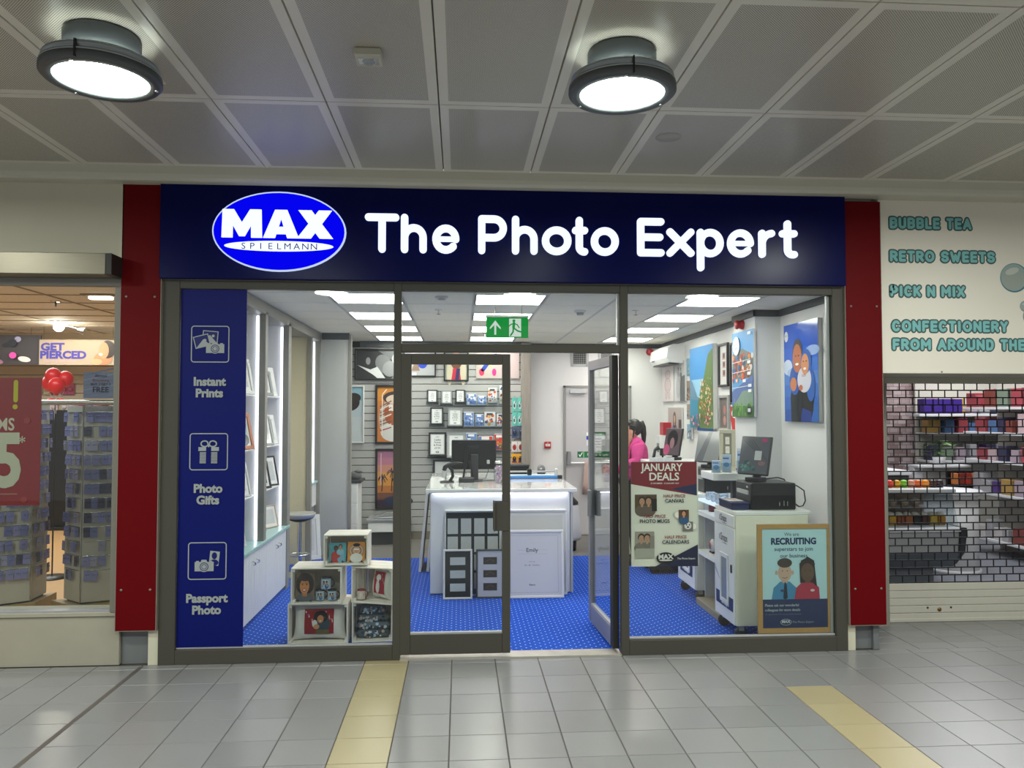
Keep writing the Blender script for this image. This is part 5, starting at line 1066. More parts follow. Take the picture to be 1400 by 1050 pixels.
def p_family(a, x0, y0, x1, y1):
    w, h = x1 - x0, y1 - y0
    for k, c in enumerate(('1c56b4', '2c68c8', '3a74cc', '4c80d0', '3c74d0', '2a62cc', '2258c4', '2054c0')): a.rect(x0, y0 + h*k/8, x1, y0 + h*(k + 1)/8, c)
    a.ell(x0 + .12*w, y0 + .56*h, .14*w, .08*h, 'c8d4ec'); a.ell(x0 + .3*w, y0 + .5*h, .2*w, .05*h, 'a8bce0'); a.ell(x0 + .85*w, y0 + .7*h, .2*w, .05*h, '9ab4e4'); a.rect(x0 + .7*w, y0, x1, y0 + .2*h, '2a66bc'); a.ell(x0 + .08*w, y0 + .88*h, .06*w, .055*h, 'e4e8f0'); a.text('PHOTO', x0 + .08*w, y0 + .88*h, .02, '5a6a90')
    a.poly([(x0 + .22*w, y0), (x0 + .2*w, y0 + .25*h), (x0 + .25*w, y0 + .38*h), (x0 + .9*w, y0 + .36*h), (x0 + .86*w, y0 + .12*h), (x0 + .78*w, y0)], '16181c'); a.poly([(x0 + .5*w, y0), (x0 + .55*w, y0 + .14*h), (x0 + .82*w, y0 + .1*h), (x0 + .8*w, y0)], '1c3a90')
    a.ell(x0 + .34*w, y0 + .42*h, .16*w, .15*h, '2a58a8'); a.ell(x0 + .8*w, y0 + .36*h, .12*w, .16*h, '2c62b8'); a.ell(x0 + .62*w, y0 + .42*h, .2*w, .13*h, 'd0d0dc'); a.ell(x0 + .30*w, y0 + .38*h, .10*w, .07*h, 'c07850'); a.ell(x0 + .52*w, y0 + .34*h, .06*w, .03*h, 'b86a48')
    a.ell(x0 + .43*w, y0 + .68*h, .15*w, .16*h, '4a4a50'); a.ell(x0 + .42*w, y0 + .64*h, .135*w, .145*h, 'b8704e'); a.ell(x0 + .68*w, y0 + .60*h, .15*w, .12*h, '3c66b4'); a.ell(x0 + .65*w, y0 + .57*h, .11*w, .105*h, 'd09068')
    for px, pz, s in ((.42, .64, 1), (.65, .575, .8)):
        for q in (-1, 1): a.ell(x0 + (px + q*.05*s)*w, y0 + (pz + .025)*h, .014*w, .006*h, '30201c')
        a.ell(x0 + px*w, y0 + (pz - .06*s)*h, .05*w*s, .012*h, 'f0e8e4')
    a.text('SLICK', x0 + .62*w, y0 + .45*h, .03, 'a0505c', .01)
wallpic('canvas_print', 'large bright canvas of a coastal town on the right wall', 3.515, 3.05, 3.92, 1.535, 2.49, p_coast, d=.05)
wallpic('canvas_print', 'blue aerial island picture below the coast canvas', 3.515, 3.12, 3.72, 1.50, 1.908, p_island)
wallpic('framed_print', 'black framed strip of three portraits right of the coast canvas', 3.515, 2.65, 2.95, 1.995, 2.467, p_three, '1c1c1e', .025, .03)
wallpic('framed_print', 'tall dark frame half hidden beside the pillar', 3.515, 2.30, 2.58, 1.80, 2.45, p_three, '262628', .025, .03)
wallpic('canvas_print', 'pale canvas of a baby near the back corner', 3.515, 4.74, 5.32, 1.865, 2.35, p_baby)
wallpic('canvas_print', 'black and white canvas of a couple on the right wall', 3.515, 4.22, 4.70, 1.86, 2.375, p_couple)
for k, (z0, z1, lb) in enumerate(((2.17, 2.39, 'small square canvas, top of the column beside the coast canvas'), (1.865, 2.11, 'small brown canvas, second in the column'), (1.63, 1.82, 'small dusk canvas, third in the column'), (1.385, 1.57, 'small blue canvas at the bottom of the column'))): wallpic('canvas_print', lb, 3.515, 3.955, 4.14, z0, z1, p_city(k))
wallpic('canvas_print', 'portrait canvas of a long haired person above the far touch screen', 3.515, 4.38, 5.02, 1.39, 1.78, p_port)
wallpic('framed_print', 'narrow grey framed mirror with shelves below the three portraits', 3.515, 2.64, 2.95, 1.52, 1.905, lambda a, x0, y0, x1, y1: (clip(a, x0, y0, x1, y1, '6c625c'), a.ell((x0+x1)/2, y0 + .6*(y1-y0), .04, .05, 'b07068'), a.ell((x0+x1)/2, y0 + .25*(y1-y0), .04, .05, 'c08880')), 'a4a4a4', .03, .03)
wallpic('canvas_print', 'red poster with a white disc beside the pillar', 3.515, 2.24, 2.56, 1.30, 1.78, p_red)
t = thing('mirror_strip', 'teal shelf block below the red poster', 'block', (3.40, 2.40, 1.0)); part('block', cb((-.1, -.1, 0), (.11, .1, .27), .004), mat('teal_block', '6f8f92', .5), t)
wallpic('canvas_print', 'tall harbour poster reading Photo Gifts on the pillar', 3.404, 1.625, 2.185, 1.676, 2.505, p_pillar)
wallpic('canvas_print', 'large canvas of a man and a child against blue sky', 3.648, .81, 1.485, 1.64, 2.51, p_family, d=.035, m=PRINT_G)
t = thing('air_conditioner', 'white wall mounted air conditioner in the back right corner', 'air conditioner', (3.52, 4.75, 2.34))
part('body', MB().prism([(0, 0), (-.20, .02), (-.235, .08), (-.22, .20), (-.15, .25), (0, .25)], -.45, .45, Matrix.Rotation(PI / 2, 4, 'X')), white, t); part('flap', cb((-.20, -.40, -.004), (-.06, .40, .016), .004), dgrey, t); part('grille', mbx(*[((-.232, -.30 + .0 , .10 + k*.025), (-.226, .30, .106 + k*.025)) for k in range(3)]), greyw, t); part('badge', mbx(((-.239, .2, .06), (-.234, .32, .075))), dgrey, t)
for loc, R, lb in (((3.33, 5.40, 2.565), Matrix.Rotation(PI / 2, 4, 'X'), 'round red siren on the back wall near the corner'), ((3.405, 1.96, 2.575), Matrix.Rotation(-PI / 2, 4, 'Y'), 'round red siren at the top of the pillar')):
    t = thing('fire_siren', lb, 'siren', loc); part('body', MB().lathe([(0, 0), (.045, 0), (.045, .02), (.038, .024), (.038, .05), (.046, .055), (.042, .07), (0, .075)], n=24, M=R, cap=False), MATS['alarm_red'], t); part('base', MB().lathe([(0, -.004), (.048, -.004), (.048, .004), (0, .004)], n=24, M=R, cap=False), MATS['rack_red'], t)

# ================================================================ CRATES in the left window
crw = mat('whitewashed_wood', 'e6e0d8', .6, noise=.06, scale=20, stretch=(.3, 1, 1), bump=.2)
def crate(label, x, y, z, w, d, h, rz, handle=False):
    t = thing('wooden_crate', label, 'crate', (x, y, z), rz)
    n = 3; sw_ = (d - .02) / n; th = .010
    for k in range(n):
        y0 = k * (d / n) + .002; y1 = (k + 1) * (d / n) - .006
        for zz in (0, h - th): part('slat', cb((-w/2, y0, zz), (w/2, y1, zz + th), .002), crw, t)
    part('back_board', cb((-w/2 + th, d - .008, th), (w/2 - th, d, h - th), .002), mat('crate_back', 'bdb1a6', .7, noise=.05), t)
    for s in (-1, 1):
        for k in range(n):
            y0 = k * (d / n) + .002; y1 = (k + 1) * (d / n) - .010
            xa = s * (w/2 - th); xb = s * w/2
            if handle and s == 1 and k == 1: 
                for za, zb_ in ((th, h*.32), (h*.68, h - th)): part('slat', cb((min(xa, xb), y0, za), (max(xa, xb), y1, zb_), .002), crw, t)
            else: part('slat', cb((min(xa, xb), y0, th), (max(xa, xb), y1, h - th), .002), crw, t)
        for zz in (th, h - th - .02): part('corner_block', cb((min(s*(w/2 - th), s*(w/2 - th - .018)), .012, zz), (max(s*(w/2 - th), s*(w/2 - th - .018)), d - .01, zz + .02), .002), crw, t)
    return t
crate('whitewashed crate at the bottom left, holding the large cushion', -.395, .46, .005, .44, .30, .300, 0)
crate('whitewashed crate on the left of the middle row, holding mugs', -.405, .44, .306, .37, .28, .268, 0)
crate('whitewashed crate at the top of the stack', -.195, .46, .585, .325, .26, .228, 0)
crate('whitewashed crate at the bottom right, holding blankets', .0, .50, .005, .30, .30, .298, .05)
crate('whitewashed crate on the right of the middle row, turned aside', .0, .44, .304, .33, .28, .268, -.32, True)
def cushion(name, label, x, y, z, w, h, th, rz, lean, fn):
    t = thing(name, label, 'cushion', (x, y, z), rz); N = 16; m = MB(); vs = []
    def P(u, v, s): 
        e = (1 - abs(2*u - 1) ** 2.6) * (1 - abs(2*v - 1) ** 2.6); pin = 1 - .09 * (4*u*(1-u) + 0) * (abs(2*v-1) ** 2) ; pin2 = 1 - .09 * (4*v*(1-v)) * (abs(2*u-1) ** 2)
        return Vector(((u - .5) * w * pin2, s * th / 2 * (max(e, 0) ** .5) + .004 * math.sin(u * 17 + v * 9), h / 2 + (v - .5) * h * pin))
    for s in (-1, 1):
        vs = [P(i / N, j / N, s) for j in range(N + 1) for i in range(N + 1)]
        fs = [(j*(N+1)+i, j*(N+1)+i+1, (j+1)*(N+1)+i+1, (j+1)*(N+1)+i) for j in range(N) for i in range(N)]
        m.add(vs, fs if s < 0 else [f[::-1] for f in fs], True)
    part('cover', m, mat('cushion_white', 'd4d1cc', .9, bump=.3, scale=12), t, None, (-lean, 0, 0))
    a = Art(.0006); fn(a, -w*.27, h*.17, w*.27, h*.83)
    me = a.mesh('print', PRINT_M, bend=lambda p: (p[0], -th/2 * math.sqrt(max(0, (1 - abs(2*p[0]/w) ** 2.6) * (1 - abs(2*p[2]/h - 1) ** 2.6))) + p[1] - .0035, p[2])); link('print', me, t, None, (-lean, 0, 0)); return t
def grid_rect(a, x0, y0, x1, y1, col, n=6):
    ps = []
    for i in range(n):
        for j in range(n): ps.append([(x0 + (x1-x0)*i/n, y0 + (y1-y0)*j/n), (x0 + (x1-x0)*(i+1)/n, y0 + (y1-y0)*j/n), (x0 + (x1-x0)*(i+1)/n, y0 + (y1-y0)*(j+1)/n), (x0 + (x1-x0)*i/n, y0 + (y1-y0)*(j+1)/n)])
    a._p(ps, col)
def p_afro(a, x0, y0, x1, y1):
    w, h = x1 - x0, y1 - y0; grid_rect(a, x0, y0, x1, y1, '8c1c26'); a.lv += 6; a.ell(x0 + .62*w, y0 + .40*h, .26*w, .3*h, '2c4450'); a.ell(x0 + .56*w, y0 + .70*h, .24*w, .24*h, '18100e'); a.ell(x0 + .55*w, y0 + .60*h, .11*w, .16*h, 'b87a52'); a.ell(x0 + .36*w, y0 + .42*h, .09*w, .15*h, 'd8d4d0'); a.ell(x0 + .42*w, y0 + .3*h, .1*w, .1*h, 'c89068'); a.rect(x0 + .4*w, y0 + .0*h, x0 + .85*w, y0 + .18*h, '6a5a3c'); a.ell(x0 + .55*w, y0 + .53*h, .04*w, .015*h, 'f0e8e0')
def p_dog(a, x0, y0, x1, y1):
    w, h = x1 - x0, y1 - y0; grid_rect(a, x0, y0, x1, y1, '9a2034'); a.lv += 6; a.ell(x0 + .5*w, y0 + .72*h, .22*w, .16*h, 'dad6d4'); a.ell(x0 + .45*w, y0 + .3*h, .18*w, .28*h, 'd0cccc'); a.ell(x0 + .62*w, y0 + .62*h, .05*w, .04*h, '2a2020')
cushion('photo_cushion', 'white cushion with a printed woman and dog on red, in the bottom left crate', -.395, .55, .02, .40, .275, .10, 0, .12, p_afro)
cushion('photo_cushion', 'white cushion with a red dog print, in the turned right crate', .065, .535, .318, .21, .245, .08, -.75, .12, p_dog)
def easel(t, w):
    for q in (-1, 1): part('easel_foot', MB().tube([(q*w, -.02, .016), (q*w, -.018, 0.004), (q*w, .05, .004)], .004, 6), black, t)
def tileprint(label, x, y, z, w, h, fn, rz=0):
    t = thing('photo_block', label, 'photo panel', (x, y, z), rz); part('panel', cb((-w/2, -.004, .006), (w/2, .006, h), .002), black, t, None, (-.15, 0, 0)); a = Art(); fn(a, -w/2, .006, w/2, h); a.put('print', t, (0, -.0042, 0), (-.15, 0, 0), PRINT_G); easel(t, w * .32); return t
def p_woman(a, x0, y0, x1, y1):
    w, h = x1 - x0, y1 - y0; clip(a, x0, y0, x1, y1, '6a5848'); a.ell(x0 + .5*w, y0 + .6*h, .48*w, .40*h, '1c120e'); a.ell(x0 + .5*w, y0 + .08*h, .45*w, .2*h, '4c5058'); a.rect(x0 + .38*w, y0 + .15*h, x0 + .62*w, y0 + .4*h, 'a8683c'); a.ell(x0 + .48*w, y0 + .52*h, .25*w, .27*h, 'bd7a48'); a.ell(x0 + .5*w, y0 + .80*h, .28*w, .1*h, '22150f')
    for q in (-1, 1): a.ell(x0 + (.48 + q*.11)*w, y0 + .58*h, .045*w, .02*h, '20140f'); a.line([(x0 + (.48 + q*.05)*w, y0 + .63*h), (x0 + (.48 + q*.16)*w, y0 + .64*h)], .003, '20140f')
    a.ell(x0 + .48*w, y0 + .38*h, .11*w, .05*h, '8a2c24'); a.ell(x0 + .48*w, y0 + .385*h, .08*w, .02*h, 'f0eae4')
def p_two(a, x0, y0, x1, y1):
    w, h = x1 - x0, y1 - y0; clip(a, x0, y0, x1, y1, '4a93a4'); a.ell(x0 + .4*w, y0 + .2*h, .28*w, .36*h, 'a83430'); a.ell(x0 + .7*w, y0 + .25*h, .22*w, .35*h, '6a9ab0'); face(a, x0 + .4*w, y0 + .68*h, .26*h, '5a3424', '140c0a', 'a83430'); face(a, x0 + .66*w, y0 + .78*h, .22*h, 'a87050', '1c1210', '7aa6b8')
def p_bun(a, x0, y0, x1, y1):
    w, h = x1 - x0, y1 - y0; clip(a, x0, y0, x1, y1, 'cf8a30')
    for r, c in ((.46, 'a87850'), (.38, 'c0a088'), (.3, '8a6850'), (.22, 'c8a890')): a.ell(x0 + .5*w, y0 + .55*h, r*w, r*.8*h, c)
    a.ell(x0 + .5*w, y0 + .18*h, .36*w, .24*h, 'dcdad6'); a.ell(x0 + .5*w, y0 + .62*h, .14*w, .2*h, 'c89070'); a.ell(x0 + .5*w, y0 + .84*h, .2*w, .09*h, '1c1412'); a.rect(x0 + .36*w, y0 + .58*h, x0 + .64*w, y0 + .66*h, 'e0dede')
tileprint('photo panel of a laughing woman beside the mugs', -.50, .50, .318, .14, .205, p_woman); tileprint('square photo panel of two friends on blue, in the top crate', -.265, .53, .597, .125, .145, p_two); tileprint('square photo panel of a woman on orange, in the top crate', -.125, .53, .597, .13, .15, p_bun)
def mug(label, x, y, z, inner, col, fn, s=1.0):
    t = thing('photo_mug', label, 'mug', (x, y, z)); part('body', MB().lathe([(0, .002), (.030*s, .0), (.037*s, .006), (.038*s, .09*s), (.036*s, .092*s), (.0345*s, .088*s), (.0345*s, .012), (0, .010)], n=28, cap=False), mat('mug_' + inner, inner, .25), t)
    R = .0384 * s; a = Art(.0); grid_rect(a, -1.25, .008*s, 1.25, .082*s, col, 14); a.lv = 1; a.step = .0003; fn(a, s)
    link('print', a.mesh('print', PRINT_G, bend=lambda p: ((R - p[1]) * math.sin(p[0]), -(R - p[1]) * math.cos(p[0]), p[2])), t)
    part('handle', MB().tube([(.034*s*math.cos(k) + .036*s if False else .036*s + .022*s*math.sin(k), .012, .046*s + .028*s*math.cos(k)) for k in [PI*q/8 for q in range(9)]], .0045*s, 7), MATS['mug_' + inner], t); return t
def mp(a, s):
    for cx, c1, c2 in ((-.28, '8a6450', '44608a'), (.25, 'a87c64', '3a5a8c')): a.ell(cx, .030*s, .36, .020*s, c2); a.ell(cx, .054*s, .20, .014*s, c1); a.ell(cx, .064*s, .18, .006*s, '2a2220')
def md(a, s): a.ell(0, .045*s, .75, .030*s, 'a01c2c'); a.ell(0, .052*s, .3, .014*s, 'd8d0cc'); a.ell(0, .028*s, .25, .012*s, 'c8c0bc')
mug('photo mug on top of the other two in the middle left crate', -.345, .52, .400, '222c3a', 'a4b6c8', mp); mug('left photo mug of the pair in the middle left crate', -.388, .52, .318, '1f2a38', 'a2b4c6', mp, .88); mug('right photo mug of the pair in the middle left crate', -.300, .52, .318, '202b39', 'a3b5c7', mp, .88)
mug('red lined mug with a dog print in the turned crate', -.085, .53, .318, '7c1a28', 'cdc2b8', md, .82)
t = thing('photo_blanket', 'folded blue grey photo blankets in the bottom right crate', 'blanket', (.0, .56, .018), .05)
for k, (w, z0, z1, y) in enumerate(((.25, 0, .06, 0), (.245, .062, .115, .01), (.24, .117, .165, .02), (.21, .167, .23, .035))):
    m = MB(); m.cbox((-w/2, y, z0), (w/2, .19, z1), .02); part('fold', m, mat('blanket_%d' % k, ['4a5866', '5d6c7a', '56646f', '64717c'][k], .95, noise=.3, scale=25, bump=.5), t)
    a = Art(); a.dots(26, -w*.4, z0 + .008, w*.4, z1 - .006, .006, .013, ['9ab0c0', '2c3844', 'c0ccd4', '3c4c58', 'b8a090'], rp_); a.put('print', t, (0, y - .0008, 0), m=PRINT_M)

# ================================================================ PERSON
def skin_obj(name, verts, edges, radii, m, parent, sub=2, root=0):
    me = bpy.data.meshes.new(name); me.from_pydata(verts, edges, []); me.materials.append(m)
    o = link(name, me, parent); md_ = o.modifiers.new('skin', 'SKIN'); me.skin_vertices.new() if not me.skin_vertices else None
    sv = me.skin_vertices[0].data
    for i, r in enumerate(radii): sv[i].radius = r if isinstance(r, tuple) else (r, r); sv[i].use_root = (i == root)
    md_.use_smooth_shade = True; s = o.modifiers.new('sub', 'SUBSURF'); s.levels = sub; s.render_levels = sub; return o
pink = mat('pink_fleece', 'd2488e', .95, bump=1.0, scale=45, noise=.25); skin_m = mat('skin', 'c98f78', .55); hair_m = mat('dark_hair', '1a1312', .45); trous = mat('black_trousers', '17181b', .8)
pr = thing('person', 'woman in a pink fleece with a dark ponytail, holding a phone to her ear', 'person', (2.625, 3.38, 0), 0)
# faces -X; left side towards the camera (-Y)
V = [(0, 0, .92), (.02, 0, 1.08), (.03, 0, 1.24), (.03, 0, 1.36), (.01, 0, 1.43), (-.01, 0, 1.47),
     (.03, -.15, 1.35), (.0, -.20, 1.16), (-.13, -.20, 1.14), (-.10, -.125, 1.34),
     (.03, .15, 1.35), (.02, .20, 1.14), (-.12, .17, 1.04), (-.24, .08, 1.06),
     (.0, -.08, .88), (.0, .08, .88)]
E_ = [(0, 1), (1, 2), (2, 3), (3, 4), (4, 5), (3, 6), (6, 7), (7, 8), (8, 9), (3, 10), (10, 11), (11, 12), (12, 13), (0, 14), (0, 15)]
# clothing: fleece
fv = V[:5] + V[6:14]; fe = [(0, 1), (1, 2), (2, 3), (3, 4), (3, 5), (5, 6), (6, 7), (7, 8), (3, 9), (9, 10), (10, 11), (11, 12)]
skin_obj('fleece', fv, fe, [(.15, .17), (.135, .165), (.145, .175), (.12, .15), (.065, .065), (.082, .082), (.066, .066), (.058, .058), (.044, .044), .082, .066, .054, .044], pink, pr)
skin_obj('trousers', [(0, 0, .94), (0, -.09, .86), (-.01, -.10, .50), (.01, -.10, .09), (0, .09, .86), (.02, .11, .50), (.05, .11, .09)], [(0, 1), (1, 2), (2, 3), (0, 4), (4, 5), (5, 6)], [(.13, .14), .095, .068, .052, .095, .068, .052], trous, pr)
hb = skin_obj('body', [(.02, 0, 1.30), (.0, 0, 1.42), (-.005, 0, 1.455), (-.015, 0, 1.51), (-.012, 0, 1.56)], [(0, 1), (1, 2), (2, 3), (3, 4)], [(.06, .06), (.052, .052), (.055, .055), (.085, .072), (.075, .066)], skin_m, pr)
m = MB(); m.sphere((-.015, 0, 1.515), .098, 20, 14, (.92, .76, 1.12)); m.sphere((-.105, 0, 1.505), .018, 8, 6, (1.1, .7, 1.3)); m.sphere((-.085, 0, 1.455), .028, 10, 6, (.9, 1, .8)); part('head', m, skin_m, pr)
m = MB()
for q in (-1, 1): m.sphere((-.094, q * .033, 1.53), .011, 8, 6)
part('eye', m, black, pr); part('mouth', MB().sphere((-.104, 0, 1.468), .014, 8, 6, (.5, 1.3, .4)), mat('lip', 'a04848', .5), pr)
part('ear', MB().sphere((.0, -.078, 1.51), .022, 10, 8, (.8, .4, 1.3)), skin_m, pr)
m = MB(); m.sphere((.018, 0, 1.545), .104, 20, 14, (.98, .84, .98)); m.sphere((-.04, 0, 1.59), .06, 12, 8, (1.0, 1.1, .6)); part('hair', m, hair_m, pr)
part('ponytail', MB().tube([(.08, 0, 1.59), (.105, 0, 1.60), (.122, -.005, 1.55), (.13, -.01, 1.47), (.132, -.01, 1.40), (.135, -.01, 1.33)], [.022, .034, .036, .032, .024, .006], 12), hair_m, pr); part('hair_tie', MB().lathe([(.022, -.008), (.028, 0), (.022, .008)], n=12, M=Matrix.Translation((.088, 0, 1.595)) @ Matrix.Rotation(PI / 2, 4, 'Y'), cap=False), chrome, pr)
# hand round the phone: palm and five fingers
hx, hy, hz = -.055, -.112, 1.445
m = MB(); m.sphere((hx - .005, hy - .012, hz - .015), .036, 12, 8, (1.0, .55, 1.25)); m.tube([(-.09, -.125, 1.345), (hx - .008, hy - .012, hz - .03)], [.026, .025], 10)
for k, (ln, dx) in enumerate(((.060, -.030), (.068, -.012), (.064, .006), (.052, .022))):
    bx = hx + dx; m.tube([(bx, hy - .020, hz + .010), (bx - .002, hy - .026, hz + .03), (bx + .004, hy - .016, hz + .03 + ln * .5), (bx + .006, hy - .004, hz + .03 + ln * .75)], [.0095, .009, .008, .006], 8)
m.tube([(hx - .03, hy - .01, hz - .02), (hx - .048, hy + .006, hz + .005), (hx - .045, hy + .014, hz + .03)], [.012, .011, .008], 8)
part('hand', m, skin_m, pr)
m = MB(); m.sphere((-.27, .065, 1.06), .034, 10, 8, (1.2, .6, 1))
for k in range(4): m.tube([(-.30, .05 + .0, 1.045 + k * .017 - .01), (-.33, .045, 1.045 + k * .017 - .012), (-.345, .05, 1.035 + k * .017 - .012)], [.009, .008, .006], 7)
m.tube([(-.27, .05, 1.09), (-.295, .04, 1.11), (-.315, .04, 1.11)], [.011, .010, .008], 7); part('hand', m, skin_m, pr)
for y, x in ((-.10, -.03), (.11, .01)): part('shoe', MB().sphere((x, y, .045), .05, 12, 8, (2.4, .9, .85)).cbox((x - .11, y - .042, .0), (x + .10, y + .042, .018), .004), black, pr)
t = thing('phone', 'dark phone held to the ear of the woman in pink', 'phone', (2.625 - .028, 3.38 - .100, 1.505)); o = cb((-.006, -.004, -.07), (.066, .005, .07), .004) if False else cb((-.036, -.004, -.07), (.034, .005, .07), .004); part('body', o, black, t, None, (0, .25, 0))
# ================================================================ LEFT NEIGHBOUR SHOP
struct('wall_sill', MB().cbox((-9, .10, 0), (-1.665, .30, .335), .004).cbox((-9, .085, .335), (-1.665, .30, .365), .004), mat('sill_cream', 'a09c8c', .5, noise=.12, scale=4), 'scuffed cream sill wall under the left shop window')
w4 = link('window_4', None); w4['kind'] = 'structure'; w4['label'] = 'window of the accessories shop on the left'
part('head_rail', mbx(((-9, .08, 2.60), (-1.675, .16, 2.645))), unit_grey, w4); part('jamb', mbx(((-1.725, .08, .365), (-1.68, .16, 2.60))), mat('jamb_grey', '77746a', .4), w4); part('sill_bead', mbx(((-9, .09, .365), (-1.725, .16, .378))), alu_in, w4); part('glass', mbx(((-9, .118, .37), (-1.725, .123, 2.60))), GLASS, w4)
t = thing('shutter_housing', 'brushed steel roller shutter box above the left shop window', 'shutter box', (-1.665, .07, 2.643)); part('box', cb((-7.3, -.19, 0), (-.04, 0, .142), .003), steel, t); part('end_plate', cb((-.04, -.19, 0), (0, 0, .142), .003), mat('end_dark', '2a2824', .5), t)
struct('floor_wood', mbx(((-9, .3, -.02), (-1.66, 7.0, .002))), mat('light_oak_floor', 'c39a68', .5, noise=.15, scale=4, stretch=(1, 8, 1)), 'light wooden floor of the left shop')
struct('ceiling_left', mbx(((-9, .16, 2.93), (-1.66, 7.0, 3.0))), mat('cream_ceiling', 'e8e0d4', .8), 'cream tiled ceiling of the left shop')
cl = bpy.data.objects['ceiling_left']; gm = mat('ceiling_grid_left', 'a89a88', .7)
for k in range(11): part('grid_bar', mbx(((-9, .4 + .6 * k, 2.922), (-1.66, .418 + .6 * k, 2.931))), gm, cl)
for k in range(6): part('grid_bar', mbx(((-8.4 + 1.2 * k, .2, 2.920), (-8.38 + 1.2 * k, 7, 2.931))), gm, cl)
wb = struct('wall_back_left', mbx(((-9, 6.9, 0), (-1.66, 7.0, 2.95)), ((-9.1, .3, 0), (-9, 7, 2.95))), mat('slat_beige', 'b8a488', .6), 'beige slat wall at the back of the left shop')
sl = cb((-8.9, 0, 0), (-1.7, .02, .13), .004).mesh('slat', mat('slat_beige2', 'c9b698', .6))
for k in range(20): link('slat', sl, wb, (0, 6.875, .05 + .14 * k))
lshop = (.96, .97, 1)
area_light('left_shop_light', (-3.2, 1.4, 2.9), 2.2, 60, lshop, sy=.5, shape='RECTANGLE'); area_light('left_shop_light', (-5, 4.4, 2.9), 2.5, 125, lshop, sy=2.5, shape='RECTANGLE')
t = thing('strip_light', 'rectangular ceiling light in the left shop, nearest the window', 'ceiling light', (-3.05, 2.85, 2.93)); part('frame', cb((-.16, -.14, -.02), (.16, .14, 0), .003), gm, t); part('tube', cb((-.10, -.10, -.05), (.13, -.02, -.02), .01), emis('warm_tube', 'fff4e4', 6), t)
t = thing('spotlight', 'glaring spotlight on the ceiling of the left shop', 'spotlight', (-4.75, 5.4, 2.93)); part('lamp', MB().sphere((0, 0, -.06), .065, 14, 10), emis('spot_glow', 'fff6e0', 160), t); part('arm', MB().tube([(0, 0, 0), (.1, 0, -.05), (.25, 0, -.09)], .012), chrome, t); part('lamp_head', MB().tube([(.25, 0, -.1), (.34, 0, -.12)], [.03, .05]), chrome, t)
t = thing('sprinkler', 'chrome sprinkler on the ceiling of the left shop', 'sprinkler', (-3.74, 3.3, 2.93)); part('plate', MB().lathe([(0, -.01), (.05, -.008), (.055, 0), (0, 0)], n=14, cap=False), chrome, t); part('head', MB().tube([(0, 0, 0), (0, 0, -.06)], .01), dgrey, t)
def hanging_board(label, x0, x1, z0, z1, y, fn, base):
    t = thing('hanging_sign', label, 'sign', ((x0 + x1) / 2, y, z0)); w = (x1 - x0) / 2; h = z1 - z0
    part('board', mbx(((-w, 0, 0), (w, .02, h))), mat('board_' + base, base, .5), t); a = Art(.0012); fn(a, w, h); a.put('print', t, (0, -.002, 0))
    for q in (-.9, .9): part('wire', MB().tube([(q * w, .01, h), (q * w, .01, 2.93 - z0)], .003, 5), dgrey, t)
    return t
def s_pierced(a, w, h):
    a.rect(-w, 0, w, h, 'a8937c'); a.text('GET', -w*.66, h*.58, .145, '3c3488', .05, 1.2); a.text('PIERCED', -w*.38, h*.26, .145, '3a3288', .05, 1.15); a.text('Piercing Specialists', -w*.45, h*.10, .06, 'b89aa0', .01)
    a.ell(w*.66, h*.25, w*.24, h*.25, 'c07c54'); a.ell(w*.78, h*.62, w*.2, h*.36, '2a1a14'); a.ell(w*.68, h*.58, w*.13, h*.33, 'c98a62'); a.ell(w*.60, h*.42, w*.05, h*.05, 'f0e0d8'); a.ell(w*.5, h*.12, w*.15, h*.12, 'd09a70')
hanging_board('cream hanging sign reading Get Pierced with a smiling face', -5.31, -4.25, 2.39, 2.748, 6.0, s_pierced, 'cdb89c')
def s_shades(a, w, h):
    a.rect(-w, 0, w, h, '3c3434')
    for k in range(40): 
        x, z = rp_.uniform(-w*.95, w*.95), rp_.uniform(.04, h*.92); c = rp_.choice(['d8a8c0', '1c1a20', 'b0a8c8', 'c8a070', '5a5060', 'e0d0c8', '8a6070']); a.ell(x, z, rp_.uniform(.04, .10), rp_.uniform(.02, .06), c, rp_.uniform(-.6, .6))
    a.ell(w*.35, h*.55, .16, .10, 'c8b8a8', .2); a.ell(w*.35, h*.6, .11, .055, '302a38', .2); a.ell(w*.75, h*.3, .05, .045, 'e0489a')
hanging_board('dark hanging banner with printed sunglasses and jewellery', -8.2, -5.34, 2.40, 2.82, 6.1, s_shades, '2c2626')
t = thing('offer_sign', 'blue buy and get one free sign on top of the earring towers', 'sign', (-2.22, 1.0, 1.835)); part('sheet', mbx(((-.135, 0, 0), (.132, .004, .21))), mat('offer_blue', '7480a0', .4), t)
a = Art(.0005)
for q in range(5): a.poly([(-.13, .02 + q*.04), (.13, .06 + q*.045), (.13, .075 + q*.045), (-.13, .03 + q*.04)], ['6f7ca0', '8894b4'][q % 2])
a.text('Almost', 0, .17, .032, '2c3050', .01); a.text('Everything', 0, .136, .030, '8a5068', .015); a.text('BUY 3 GET 3', 0, .104, .028, '2c3050', .015); a.text('FREE', .0, .05, .062, '1c2040', .015); a.put('print', t, (0, -.001, 0))
